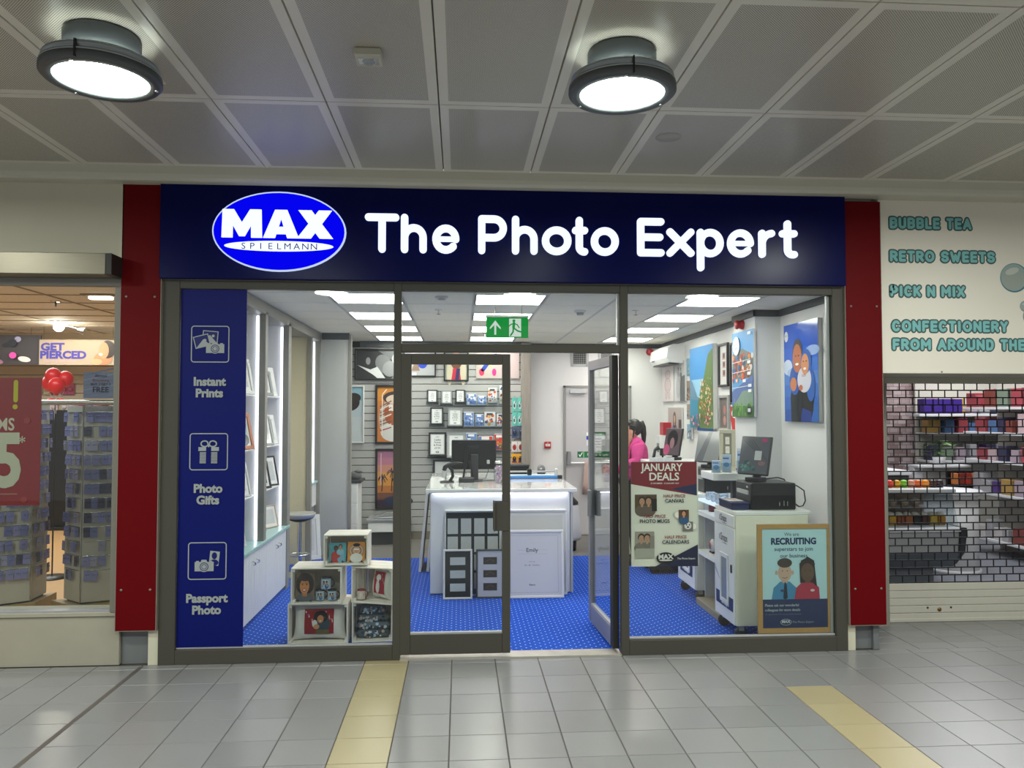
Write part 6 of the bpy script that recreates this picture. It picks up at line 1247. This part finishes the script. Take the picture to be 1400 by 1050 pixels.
# balloons
red_b = mat('balloon_red', 'e02020', .3); bx = [(-3.60, 3.0, 2.10, 'topmost red balloon of the cluster'), (-3.50, 3.05, 2.07, 'right red balloon of the cluster'), (-3.67, 3.08, 2.03, 'left red balloon of the cluster'), (-3.53, 2.93, 2.0, 'lowest red balloon of the cluster')]
for x, y, z, lb in bx:
    t = thing('balloon', lb + ' behind the red banner', 'balloon', (x, y, z)); part('skin', MB().sphere((0, 0, 0), .078, 18, 12, (1, 1, 1.12)).lathe([(0, -.085), (.008, -.10), (.014, -.108), (0, -.108)], n=8, cap=False), red_b, t)
    part('string', MB().tube([(0, 0, -.1), ((-3.57 - x) * .9, (3.0 - y), -.3), (-3.57 - x, 3.0 - y, .0 - z + 1.5)], .003, 5), mat('string_white', 'd0c8c0', .6), t)
t = thing('balloon_stand', 'stand that carries the red balloons', 'stand', (-3.57, 3.0, 0)); part('pole', MB().tube([(0, 0, .02), (0, 0, 1.80)], .008), black, t); part('base', MB().lathe([(0, 0), (.16, 0), (.15, .02), (0, .03)], n=20, cap=False), black, t); part('bow', MB().sphere((-.04, -.01, 1.84), .05, 10, 6, (1, .5, .6)).sphere((.05, -.01, 1.84), .05, 10, 6, (1, .5, .6)), red_b, t)
# red sale banner on the glass
t = thing('sale_banner', 'red sale banner with a large white 5 in the left shop window', 'banner', (-2.56, .128, 1.088)); part('sheet', mbx(((-.44, 0, 0), (.335, .003, .875))), mat('banner_red', '7a1014', .5), t)
a = Art(.0005)
for z0 in (.885 - .875 + .575,): pass
a.line([(.165, .72), (.165, .845)], .030, 'a8a020'); a.ell(.163, .675, .017, .017, 'a8a020'); a.text('ITEMS', .04, .515, .118, 'b4aa9a', .02, .8)
a.text('£5', .02, .14, .50, 'aaa896', .035, .78); a.text('*', .215, .40, .10, 'b4aa9a', .01); a.rect(-.4, .075, .19, .082, '9a6a60')
for x, z in ((.245, .58), (.235, .04)): a.ell(x, z, .022, .022, '8c3030')
a.put('print', t, (0, -.001, 0))
t = thing('sticker_slot', 'x', 'x') if False else None
# earring towers
tw = mat('tower_white', 'b6b4aa', .45); rail_m = mat('chrome_rail', 'b8bab4', .25, .8)
card_m = [mat('card_lilac', '7c7fae', .4), mat('card_blue', '6a70a0', .4), mat('card_grey', '8d8ea8', .4), mat('card_dark', '43435c', .4)]
cardm = []
for k in range(4):
    m = MB(); m.box((-.027, -.002, -.080), (.027, .001, 0)); m.sphere((-.008, -.006, -.030), .006, 6, 4); m.sphere((.010, -.006, -.030), .006, 6, 4); cardm.append(m.mesh('earring_card', card_m[k]))
rc = random.Random(11)
RN = ['one', 'two', 'three', 'four', 'five', 'six', 'seven', 'eight', 'nine', 'ten', 'eleven', 'twelve', 'thirteen', 'fourteen']
def tower(label, cor, faces, h, z0, cardlab):
    t = thing('earring_tower', label, 'display tower', (cor[0], cor[1], 0))
    # faces: list of (dx,dy) directions from the corner with widths
    (ax, ay, aw), (bx2, by2, bw2) = faces
    P = [(0, 0), (ax * aw, ay * aw), (ax * aw + bx2 * bw2, ay * aw + by2 * bw2), (bx2 * bw2, by2 * bw2)]
    part('body', MB().prism(P, z0, h), tw, t); cx = sum(p[0] for p in P) / 4; cy = sum(p[1] for p in P) / 4
    Q = [(cx + (p[0] - cx) * 1.35, cy + (p[1] - cy) * 1.35) for p in P]; part('base', MB().prism(Q, .004, .155), mat('tower_wood', 'a08a62', .5, noise=.1), t)
    part('corner_trim', MB().tube([(0, 0, z0), (0, 0, h)], .006, 6), rail_m, t)
    part('pedestal', MB().prism([(cx + (p[0] - cx) * .9, cy + (p[1] - cy) * .9) for p in P], .155, z0), dgrey, t)
    for fi, (fx, fy, fw) in enumerate(faces):
        nx, ny = -fy, fx
        if nx * (0 - cx) + ny * (0 - cy) < 0: nx, ny = -nx, -ny
        ang = math.atan2(ny, nx) + PI / 2
        nr = int((h - z0 - .10) / .118)
        for r in range(nr):
            z = h - .05 - r * .118
            rl = part('rail', MB().tube([(fx * .02 + nx * .004, fy * .02 + ny * .004, z), (fx * (fw - .02) + nx * .004, fy * (fw - .02) + ny * .004, z)], .004, 5), rail_m, t)
            s = .03 + rc.uniform(0, .02)
            while s < fw - .02:
                if rc.random() < .86:
                    ck = rc.choice((0, 0, 1, 1, 2, 3))
                    for dpt in (.012,):
                        o = link('earring_card', cardm[ck], None, (cor[0] + fx * s + nx * (dpt + rc.uniform(0, .03)), cor[1] + fy * s + ny * (dpt + rc.uniform(0, .03)), z - .002), (rc.uniform(-.08, .02), rc.uniform(-.05, .05), ang + rc.uniform(-.12, .12)))
                        tag(o, '%s earring card, row %s from the top, %s face of the %s display tower' % (('lilac', 'blue', 'grey', 'dark')[ck], RN[r], ('left', 'right')[fi], cardlab), 'earring card', 'earring cards on the %s display tower' % cardlab)
                s += .050 + rc.uniform(0, .012)
    return t
import math as _m
tower('right earring tower in the left shop window', (-2.44, 1.19), ((-.78, .63, .27), (.93, .36, .40)), 1.775, .17, 'right')
tower('left earring tower behind the red banner', (-2.89, 1.30), ((-.82, -.57, .34) if False else (-.82, -.57, .34), (-.05, 1.0, .28)), 1.79, .17, 'left')
t = thing('glass_shelf', 'glass shelf with a chrome front rail above the earring towers', 'shelf', (-2.6, 1.0, 1.802)); part('pane', mbx(((-.9, 0, .0), (.62, .45, .010))), ACRYL, t); part('front_rail', MB().tube([(-.9, -.01, .0), (.62, -.01, .0)], .022, 10), rail_m, t)
# goods on back slat wall of left shop and a dark display column
rg = random.Random(5); gc = [mat('goods_%s' % c, c, .5) for c in ('d890a8', 'e8c8d0', 'b04a68', 'c8b090', '7c84b0', 'e0d8d4', '8a3040', '9ab0a8')]
gmesh = []
for g in gc:
    m = MB(); m.cbox((-.05, -.02, -.18), (.05, .0, 0), .01); m.sphere((0, -.03, -.09), .04, 8, 6); gmesh.append(m.mesh('accessory_pack', g))
for r in range(4):
    for k in range(24):
        if rg.random() < .85:
            gk = rg.randrange(8)
            o = link('accessory_pack', gmesh[gk], None, (-6.5 + k * .125 + rg.uniform(-.02, .02), 6.855, 2.16 - r * .27)); tag(o, '%s accessory pack, row %s from the top on the left shop back wall' % (('pink', 'pale pink', 'crimson', 'beige', 'lilac', 'white', 'dark red', 'pale green')[gk], RN[r]), 'accessory', 'hair accessories on the back wall')
t = thing('black_display', 'tall black display rack between the two earring towers', 'display rack', (-5.35, 6.4, 0)); part('panel', cb((-.35, 0, .05), (.35, .06, 1.75), .005), black, t); part('foot', cb((-.35, -.1, 0), (.35, .2, .05), .005), black, t)
for q in range(4): part('hook', MB().tube([(-.3 + q*.2, 0, 1.2), (-.3 + q*.2, -.12, 1.2), (-.3 + q*.2, -.13, 1.22)], .006, 5), chrome, t)

# ================================================================ RIGHT NEIGHBOUR: sweet shop
sg = thing('shop_sign_board', 'pale sign board listing bubble tea, retro sweets and pick n mix', 'sign', (3.74, .09, 2.012))
part('panel', cb((0, 0, 0), (4.6, .03, 1.325), .003), mat('board_cream', 'e4dfd0', .35), sg)
for x, z in ((.33, 1.29), (1.07, 1.29), (.47, .012), (1.2, .02), (1.8, 1.29)): part('screw', MB().lathe([(0, 0), (.006, 0), (.006, .003), (0, .003)], n=8, M=Matrix.Translation((x, -.001, z)) @ Matrix.Rotation(PI / 2, 4, 'X'), cap=False), screw_m, sg)
WID = {'I': .34, 'M': .78, 'W': .86, 'N': .66, 'O': .74, 'L': .54, 'E': .56, 'F': .56, 'T': .60, 'C': .66, 'X': .66, 'A': .70}
def bub(word, x0, x1, z, cap):
    tot = sum(.42 if c == ' ' else WID.get(c, .62) + .08 for c in word); k = (x1 - x0) / tot / cap; cur = x0 - 3.74; st = []
    for c in word:
        if c == ' ': cur += .42 * cap * k; continue
        W = WID.get(c, .62)
        for s in glyph(c, W, .11): st.append([(cur + p[0] * cap * k, z - 2.012 + p[1] * cap) for p in s])
        cur += (W + .08) * cap * k
    a = Art(.0006)
    for wdt, col in ((.042, '22363a'), (.033, '6c9c9a'), (.0295, '1c2e32'), (.0215, '78b8b6')):
        ps = []
        for s in st: ps += ribbon(s, wdt)
        a._p(ps, col)
    a.put('lettering', sg, (0, -.001, 0), label='teal outlined words ' + word.lower())
bub('BUBBLE TEA', 3.828, 4.470, 3.088, .083); bub('RETRO SWEETS', 3.825, 4.648, 2.842, .080); bub('PICK N MIX', 3.825, 4.408, 2.582, .079)
bub('CONFECTIONERY', 3.832, 4.738, 2.322, .080); bub('FROM AROUND THE WORLD', 3.835, 5.29, 2.186, .080)
def bubble(x, z, r): 
    a = Art(.0005); a.ell(x, z, r, r, '466e7c', n=32); a.ell(x - r*.03, z + r*.03, r*.93, r*.93, '8fa6a4', n=32); a.ell(x - r*.08, z - r*.05, r*.78, r*.78, '9aa39b', n=28); a.ell(x - r*.15, z + r*.45, r*.5, r*.22, 'b9c0b6', .3); a.put('bubble_print', sg, (0, -.001, 0))
bubble(1.048, .718, .110); bubble(1.13, .505, .042); bubble(1.18, .43, .07); bubble(1.45, .62, .12)
area_light('sweet_shop_light', (5.6, 2.6, 2.6), 2.0, 56, (.97, .98, 1), sy=2.0, shape='RECTANGLE'); area_light('sweet_shop_light', (7.6, 4.2, 2.6), 1.6, 44, (.97, .98, 1), sy=2.0, shape='RECTANGLE')
struct('trim_6', mbx(((3.70, .12, 2.012), (8.5, .95, 2.05)), ((4.05, .74, 1.965), (8.5, .90, 2.05))), mat('lintel_cream', 'b4b0a0', .5), 'cream soffit above the roller grille')
for a_, b_ in (((3.70, .13, 2.05), (8.4, .25, 3.3)), ((4.04, .70, 0), (4.128, .95, 1.96)), ((3.68, .95, 0), (4.128, 1.0, 2.0)), ((3.68, .95, 0), (3.74, 6.0, 2.8)), ((10.4, .9, 0), (10.5, 6, 2.8)), ((8.4, .10, 0), (10.5, .25, 3.3)), ((8.4, .25, 0), (8.5, 1.0, 3.3))):
    struct('wall_reveal', mbx((a_, b_)), mat('reveal_paint', '8d8b80', .6), 'plain reveal at the side of the sweet shop opening')
gr = thing('roller_grille', 'closed roller grille across the sweet shop front', 'shutter', (4.13, .80, 0))
gx = 4.2; gm2 = mat('grille_steel', '1d1d23', .45, .2); n_r = 27; pitch = (1.968 - .318) / n_r
rod = MB().tube([(0, 0, 0), (gx, 0, 0)], .0055, 6).mesh('rod', gm2)
for k in range(n_r + 1): link('rod', rod, gr, (0, 0, .318 + k * pitch))
lk = MB()
for k in range(n_r):
    x = .055 + (.056 if k % 2 else 0)
    while x < gx: lk.box((x - .003, -.004, .318 + k * pitch), (x + .003, .004, .318 + (k + 1) * pitch)); x += .1125
o = part('link', lk, gm2, gr); o['kind'] = 'stuff'
slm = mat('shutter_slat', 'c2bfb2', .4, noise=.04)
for k in range(5):
    part('slat', cb((0, -.012, .012 + k * .061), (gx, .008, .012 + k * .061 + .058), .004), slm, gr)
part('bottom_bar', cb((0, -.02, 0), (gx, .016, .028), .004), slm, gr)
part('lock', MB().lathe([(0, 0), (.016, 0), (.016, .006), (0, .006)], n=14, M=Matrix.Translation((.47, -.012, .10)) @ Matrix.Rotation(PI / 2, 4, 'X'), cap=False), mat('brass', '8a6c3c', .4, .7), gr)
for q in (.37, .57): part('bolt', MB().lathe([(0, 0), (.008, 0), (.008, .004), (0, .004)], n=10, M=Matrix.Translation((q, -.012, .115)) @ Matrix.Rotation(PI / 2, 4, 'X'), cap=False), dgrey, gr)
struct('floor_sweet', mbx(((3.7, .86, -.02), (10.5, 6.0, 0.0))), mat('grey_tile_sweet', '8a8c96', .35, noise=.1, scale=3), 'grey floor of the sweet shop')
struct('ceiling_sweet', mbx(((3.7, .9, 2.75), (10.5, 6.0, 2.8))), whitem)
brick = bpy.data.materials.new('brick_pattern'); brick.use_nodes = True; nt = brick.node_tree; b = nt.nodes['Principled BSDF']; b.inputs['Roughness'].default_value = .8
bt = nt.nodes.new('ShaderNodeTexBrick'); tc = nt.nodes.new('ShaderNodeTexCoord'); mp = nt.nodes.new('ShaderNodeMapping'); mp.inputs['Rotation'].default_value = (PI / 2, 0, 0)
bt.inputs['Color1'].default_value = lin('8c7674'); bt.inputs['Color2'].default_value = lin('c0b0b0'); bt.inputs['Mortar'].default_value = lin('6c5c5a'); bt.inputs['Scale'].default_value = 4.2; bt.inputs['Mortar Size'].default_value = .012; bt.inputs['Bias'].default_value = -.1
nt.links.new(tc.outputs['Object'], mp.inputs[0]); nt.links.new(mp.outputs[0], bt.inputs[0]); nt.links.new(bt.outputs[0], b.inputs['Base Color'])
struct('wall_brick', mbx(((3.7, 5.3, 0), (7.3, 5.4, 2.78))), brick, 'brick patterned back wall of the sweet shop')
struct('wall_back_right', mbx(((7.3, 5.3, 0), (10.5, 5.4, 2.78))), whitem)
rs = random.Random(21); ORD = ['lowest', 'second', 'third', 'fourth', 'fifth']; SC_ = {'a04850': 'dull red', 'c8c4c0': 'white', '54407c': 'purple', 'b09050': 'yellow', '5474a0': 'blue', 'a898a4': 'mauve', '84443c': 'brown', '7c8c7c': 'grey green', 'c0a8ac': 'pink', '3c3a54': 'dark blue', 'a8a8ac': 'grey'}
bxm = {}
def goods(x, y, z, w, d, h, col, label, rz=0, name='sweet_box', cat='sweets', group='sweet packets on the shop shelves'):
    k = (round(w, 2), round(d, 2), round(h, 2), col)
    if k not in bxm: bxm[k] = MB().cbox((-k[0]/2, -k[1]/2, 0), (k[0]/2, k[1]/2, k[2]), .006).mesh(name, mat('sw_' + col, col, .4))
    o = link(name, bxm[k], None, (x, y, z), (0, 0, rz)); tag(o, label, cat, group); return o
def shelf_run(name, label, x0, y0, x1, y1, zs, depth, glab, top=2.2, face='y'):
    t = thing(name, label, 'shelving', (x0, y0, 0))
    if face == 'x': part('back_panel', cb((depth, 0, 0), (depth + .03, y1 - y0, top), .004), mat('shelf_cream', 'b9b7ac', .6), t)
    else: part('back_panel', cb((0, depth, 0), (x1 - x0, depth + .03, top), .004), mat('shelf_cream', 'b9b7ac', .6), t)
    for z in zs:
        a, b2 = ((0, 0, z - .03), (depth, y1 - y0, z)) if face == 'x' else ((0, 0, z - .03), (x1 - x0, depth, z))
        s = part('shelf', cb(a, b2, .004), mat('shelf_white', 'd8dadc', .4), t)
        L = (y1 - y0) if face == 'x' else (x1 - x0); p = .1
        while p < L - .08:
            w = rs.choice((.10, .14, .18)); h = rs.choice((.14, .18, .22)); c = rs.choice(list(SC_)); lab = '%s %s %s' % (SC_[c], {.10: 'narrow', .14: 'middling', .18: 'wide'}[w], glab % ORD[zs.index(z)])
            if face == 'x': goods(x0 + .12, y0 + p, z + .001, .16, w, h, c, lab)
            else: goods(x0 + p, y0 + .12, z + .001, w, .16, h, c, lab)
            p += w + rs.choice((.02, .04, .06))
        pass
    return t
shelf_run('wall_shelving', 'long white shelving of sweets along the right side of the sweet shop', 7.0, 1.1, 7.5, 4.0, (.20, .75, 1.14, 1.48, 1.78), .45, 'packet on the %s shelf of the long right shelving', 2.1, 'x')
shelf_run('wall_shelving', 'white shelving facing the shutter at the back of the sweet shop', 7.12, 4.9, 8.6, 5.2, (1.05, 1.43, 1.69), .32, 'packet on the %s shelf facing the shutter', 2.2, 'y')
for k in range(4): goods(6.95 + k * .14, 4.72, 1.70, .12, .16, .20, '3c2480', ['left purple chocolate box', 'second purple chocolate box', 'third purple chocolate box', 'right purple chocolate box'][k] + ' of the row before the brick wall', name='chocolate_box', cat='box', group='purple boxes before the brick wall')
t = thing('ledge_shelf', 'short white shelf carrying purple boxes on the brick wall', 'shelf', (6.80, 4.60, 1.66)); part('board', cb((0, 0, 0), (.75, .30, .035), .004), MATS['shelf_white'], t)
t = thing('ledge_shelf', 'lower white shelf with the green plant', 'shelf', (6.40, 4.0, 1.02)); part('board', cb((0, 0, 0), (.70, .30, .03), .004), MATS['shelf_white'], t); part('post', cb((0.0, .1, -1.02), (.12, .2, 0), .004), MATS['shelf_white'], t)
t = thing('potted_plant', 'green leafy plant on the white shelf by the brick wall', 'plant', (6.74, 4.1, 1.052)); part('pot', MB().lathe([(0, 0), (.06, 0), (.08, .10), (0, .10)], n=16, cap=False), MATS['shelf_white'], t)
lm = MB(); rl = random.Random(4)
for k in range(60):
    a1 = rl.uniform(0, 2*PI); r_ = rl.uniform(.02, .20); z = .10 + rl.uniform(0, .2); c = Vector((r_ * math.cos(a1), r_ * math.sin(a1) * .6, z)); u_ = Vector((math.cos(a1), math.sin(a1), rl.uniform(-.6, .4))).normalized() * .05; v_ = Vector((-u_.y, u_.x, .01)) * .45
    lm.add([c - u_, c + v_, c + u_, c - v_], [(0, 1, 2, 3)])
o = part('leaves', lm, mat('leaf_green', '4c7a2c', .5, noise=.3, scale=8), t); o['kind'] = 'stuff'
t = thing('crisps_rack', 'stand of red and orange packets beside the plant', 'rack', (6.78, 3.9, .62)); part('frame', cb((0, .1, 0), (.36, .14, .36), .004), black, t); part('shelf', cb((0, -.02, 0), (.36, .14, .015), .003), black, t); part('shelf', cb((0, -.02, .18), (.36, .14, .19), .003), black, t); part('pedestal', cb((.1, .04, -.62), (.26, .12, 0), .004), black, t)
for k in range(8): goods(6.83 + (k % 4) * .085, 3.93, .636 + (k // 4) * .18, .07, .05, .14, ('a03424', 'c8783c', '7c2c20')[k % 3], '%s packet in the %s row of the black stand' % (('red', 'orange', 'brown')[k % 3], ('lower', 'upper')[k // 4]), name='snack_packet', cat='packet', group='packets on the black stand')
# drinks / dessert counter
dc = thing('dessert_counter', 'grey refrigerated dessert counter behind the grille', 'display counter', (4.15, 2.0, 0))
cgr = mat('counter_grey', '9a9c9e', .4); cdk = mat('counter_dark', '5c6268', .5)
prof = [(.05, 0), (.05, .20), (-.12, .34), (-.14, .56), (-.14, .60), (.70, .60), (.70, 0)]
def xprism(poly, x0, x1): return MB().prism(poly, x0, x1, Matrix(((0, 0, 1, 0), (1, 0, 0, 0), (0, 1, 0, 0), (0, 0, 0, 1))))
part('base', xprism([(.08, 0), (.08, .22), (.70, .22), (.70, 0)], 0, 1.22), cdk, dc); part('front_panel', xprism([(-.10, .36), (-.12, .56), (.70, .56), (.70, .22), (.02, .22)], 0, 1.36), cgr, dc); part('lower_band', xprism([(-.005, .20), (-.105, .345), (-.10, .36), (.0, .24)], 0, 1.37), cdk, dc)
part('ledge', cb((0, -.15, .56), (1.38, .70, .60), .006), MATS['shelf_white'], dc); part('glass_front', xprism([(-.12, .60), (-.02, .93), (-.012, .93), (-.112, .60)], 0, 1.36), ACRYL, dc); part('top', cb((0, -.03, .93), (1.40, .45, .965), .006), MATS['shelf_white'], dc); part('rear_panel', cb((0, .45, .60), (1.36, .47, .93), .004), mat('rear_warm', 'b49a84', .5), dc); part('side_glass', cb((1.35, -.05, .60), (1.355, .44, .93), .001), ACRYL, dc); part('side_cheek', xprism([(-.12, .36), (-.15, .56), (-.15, .60), (.1, .60), (.1, .22), (.02, .22)], 1.36, 1.42), dgrey, dc)
tubc = ['c88a20', 'd9a02c', 'a04c24', 'b46434', '2a2220', '5a3428', 'd8b040']
for k in range(8):
    x = 4.86 + k * .085; tb = thing('dessert_tub', 'clear tub in the dessert counter, %s from the left' % ['first', 'second', 'third', 'fourth', 'fifth', 'sixth', 'seventh', 'eighth'][k], 'tub', (x, 2.10, .601)); c = tubc[k % 7]
    part('tub', cb((-.036, -.05, 0), (.036, .05, .09), .006), mat('tub_' + c, c, .4), tb); part('topping', MB().sphere((0, 0, .10), .038, 10, 6, (1, 1.2, .7)), mat('cream_topping', 'dccfc0', .8), tb)
for k in range(5):
    tb = thing('cupcake', 'frosted cake on the upper tray of the dessert counter, %s from the left' % ['first', 'second', 'third', 'fourth', 'fifth'][k], 'cake', (4.82 + k * .12, 2.26, .76)); part('case', MB().lathe([(0, 0), (.03, 0), (.04, .04), (0, .04)], n=12, cap=False), mat('cake_case', 'b89478', .7), tb); part('frosting', MB().sphere((0, 0, .055), .045, 10, 7, (1, 1, .8)), MATS['cream_topping'], tb)
part('tray', cb((0, .16, .745), (1.34, .42, .758), .003), MATS['shelf_white'], dc)
ballc = [('3c8cd0', 'blue'), ('c8202c', 'red'), ('e0402c', 'bright red'), ('e0a824', 'yellow'), ('84c83c', 'lime green'), ('e09a80', 'peach'), ('e0702c', 'orange'), ('e8942c', 'amber'), ('4a2c24', 'brown'), ('302428', 'black')]
for k, (c, nm) in enumerate(ballc):
    tb = thing('syrup_tub', '%s topping tub on top of the dessert counter' % nm, 'tub', (4.80 + k * .075, 2.12, .966)); part('tub', MB().lathe([(0, 0), (.032, 0), (.036, .05), (0, .05)], n=14, cap=False), mat('syr_' + c, c, .35), tb); part('dome', MB().sphere((0, 0, .055), .034, 10, 6, (1, 1, .7)), MATS['syr_' + c], tb)
t = thing('drinks_machine', 'grey and black drinks machine behind the dessert counter', 'drinks machine', (4.3, 2.95, 0)); part('cabinet', cb((0, 0, 0), (1.35, .55, 1.02), .006), dgrey, t); part('top', cb((-.02, -.03, 1.02), (1.37, .58, 1.07), .006), MATS['shelf_white'], t); part('tank', cb((.95, .1, 1.07), (1.15, .35, 1.28), .01), ACRYL, t)
for k in range(3): part('bottle', MB().lathe([(0, 1.07), (.035, 1.07), (.035, 1.20), (.012, 1.24), (.012, 1.28), (0, 1.28)], .55 + k * .14, .2, 14, cap=False), [black, mat('bottle_green', '1c5c34', .3), MATS['rack_red']][k], t)
t = thing('round_counter', 'white rounded counter end right of the dessert counter', 'counter', (6.0, 2.75, 0)); part('drum', MB().lathe([(0, .02), (.26, .02), (.26, .84), (0, .84)], n=32, cap=False), whitem, t); part('top', MB().lathe([(0, .84), (.30, .84), (.31, .86), (.30, .88), (0, .88)], n=32, cap=False), MATS['shelf_white'], t); part('foot', MB().lathe([(0, 0), (.29, 0), (.28, .04), (0, .04)], n=32, cap=False), MATS['shelf_white'], t)
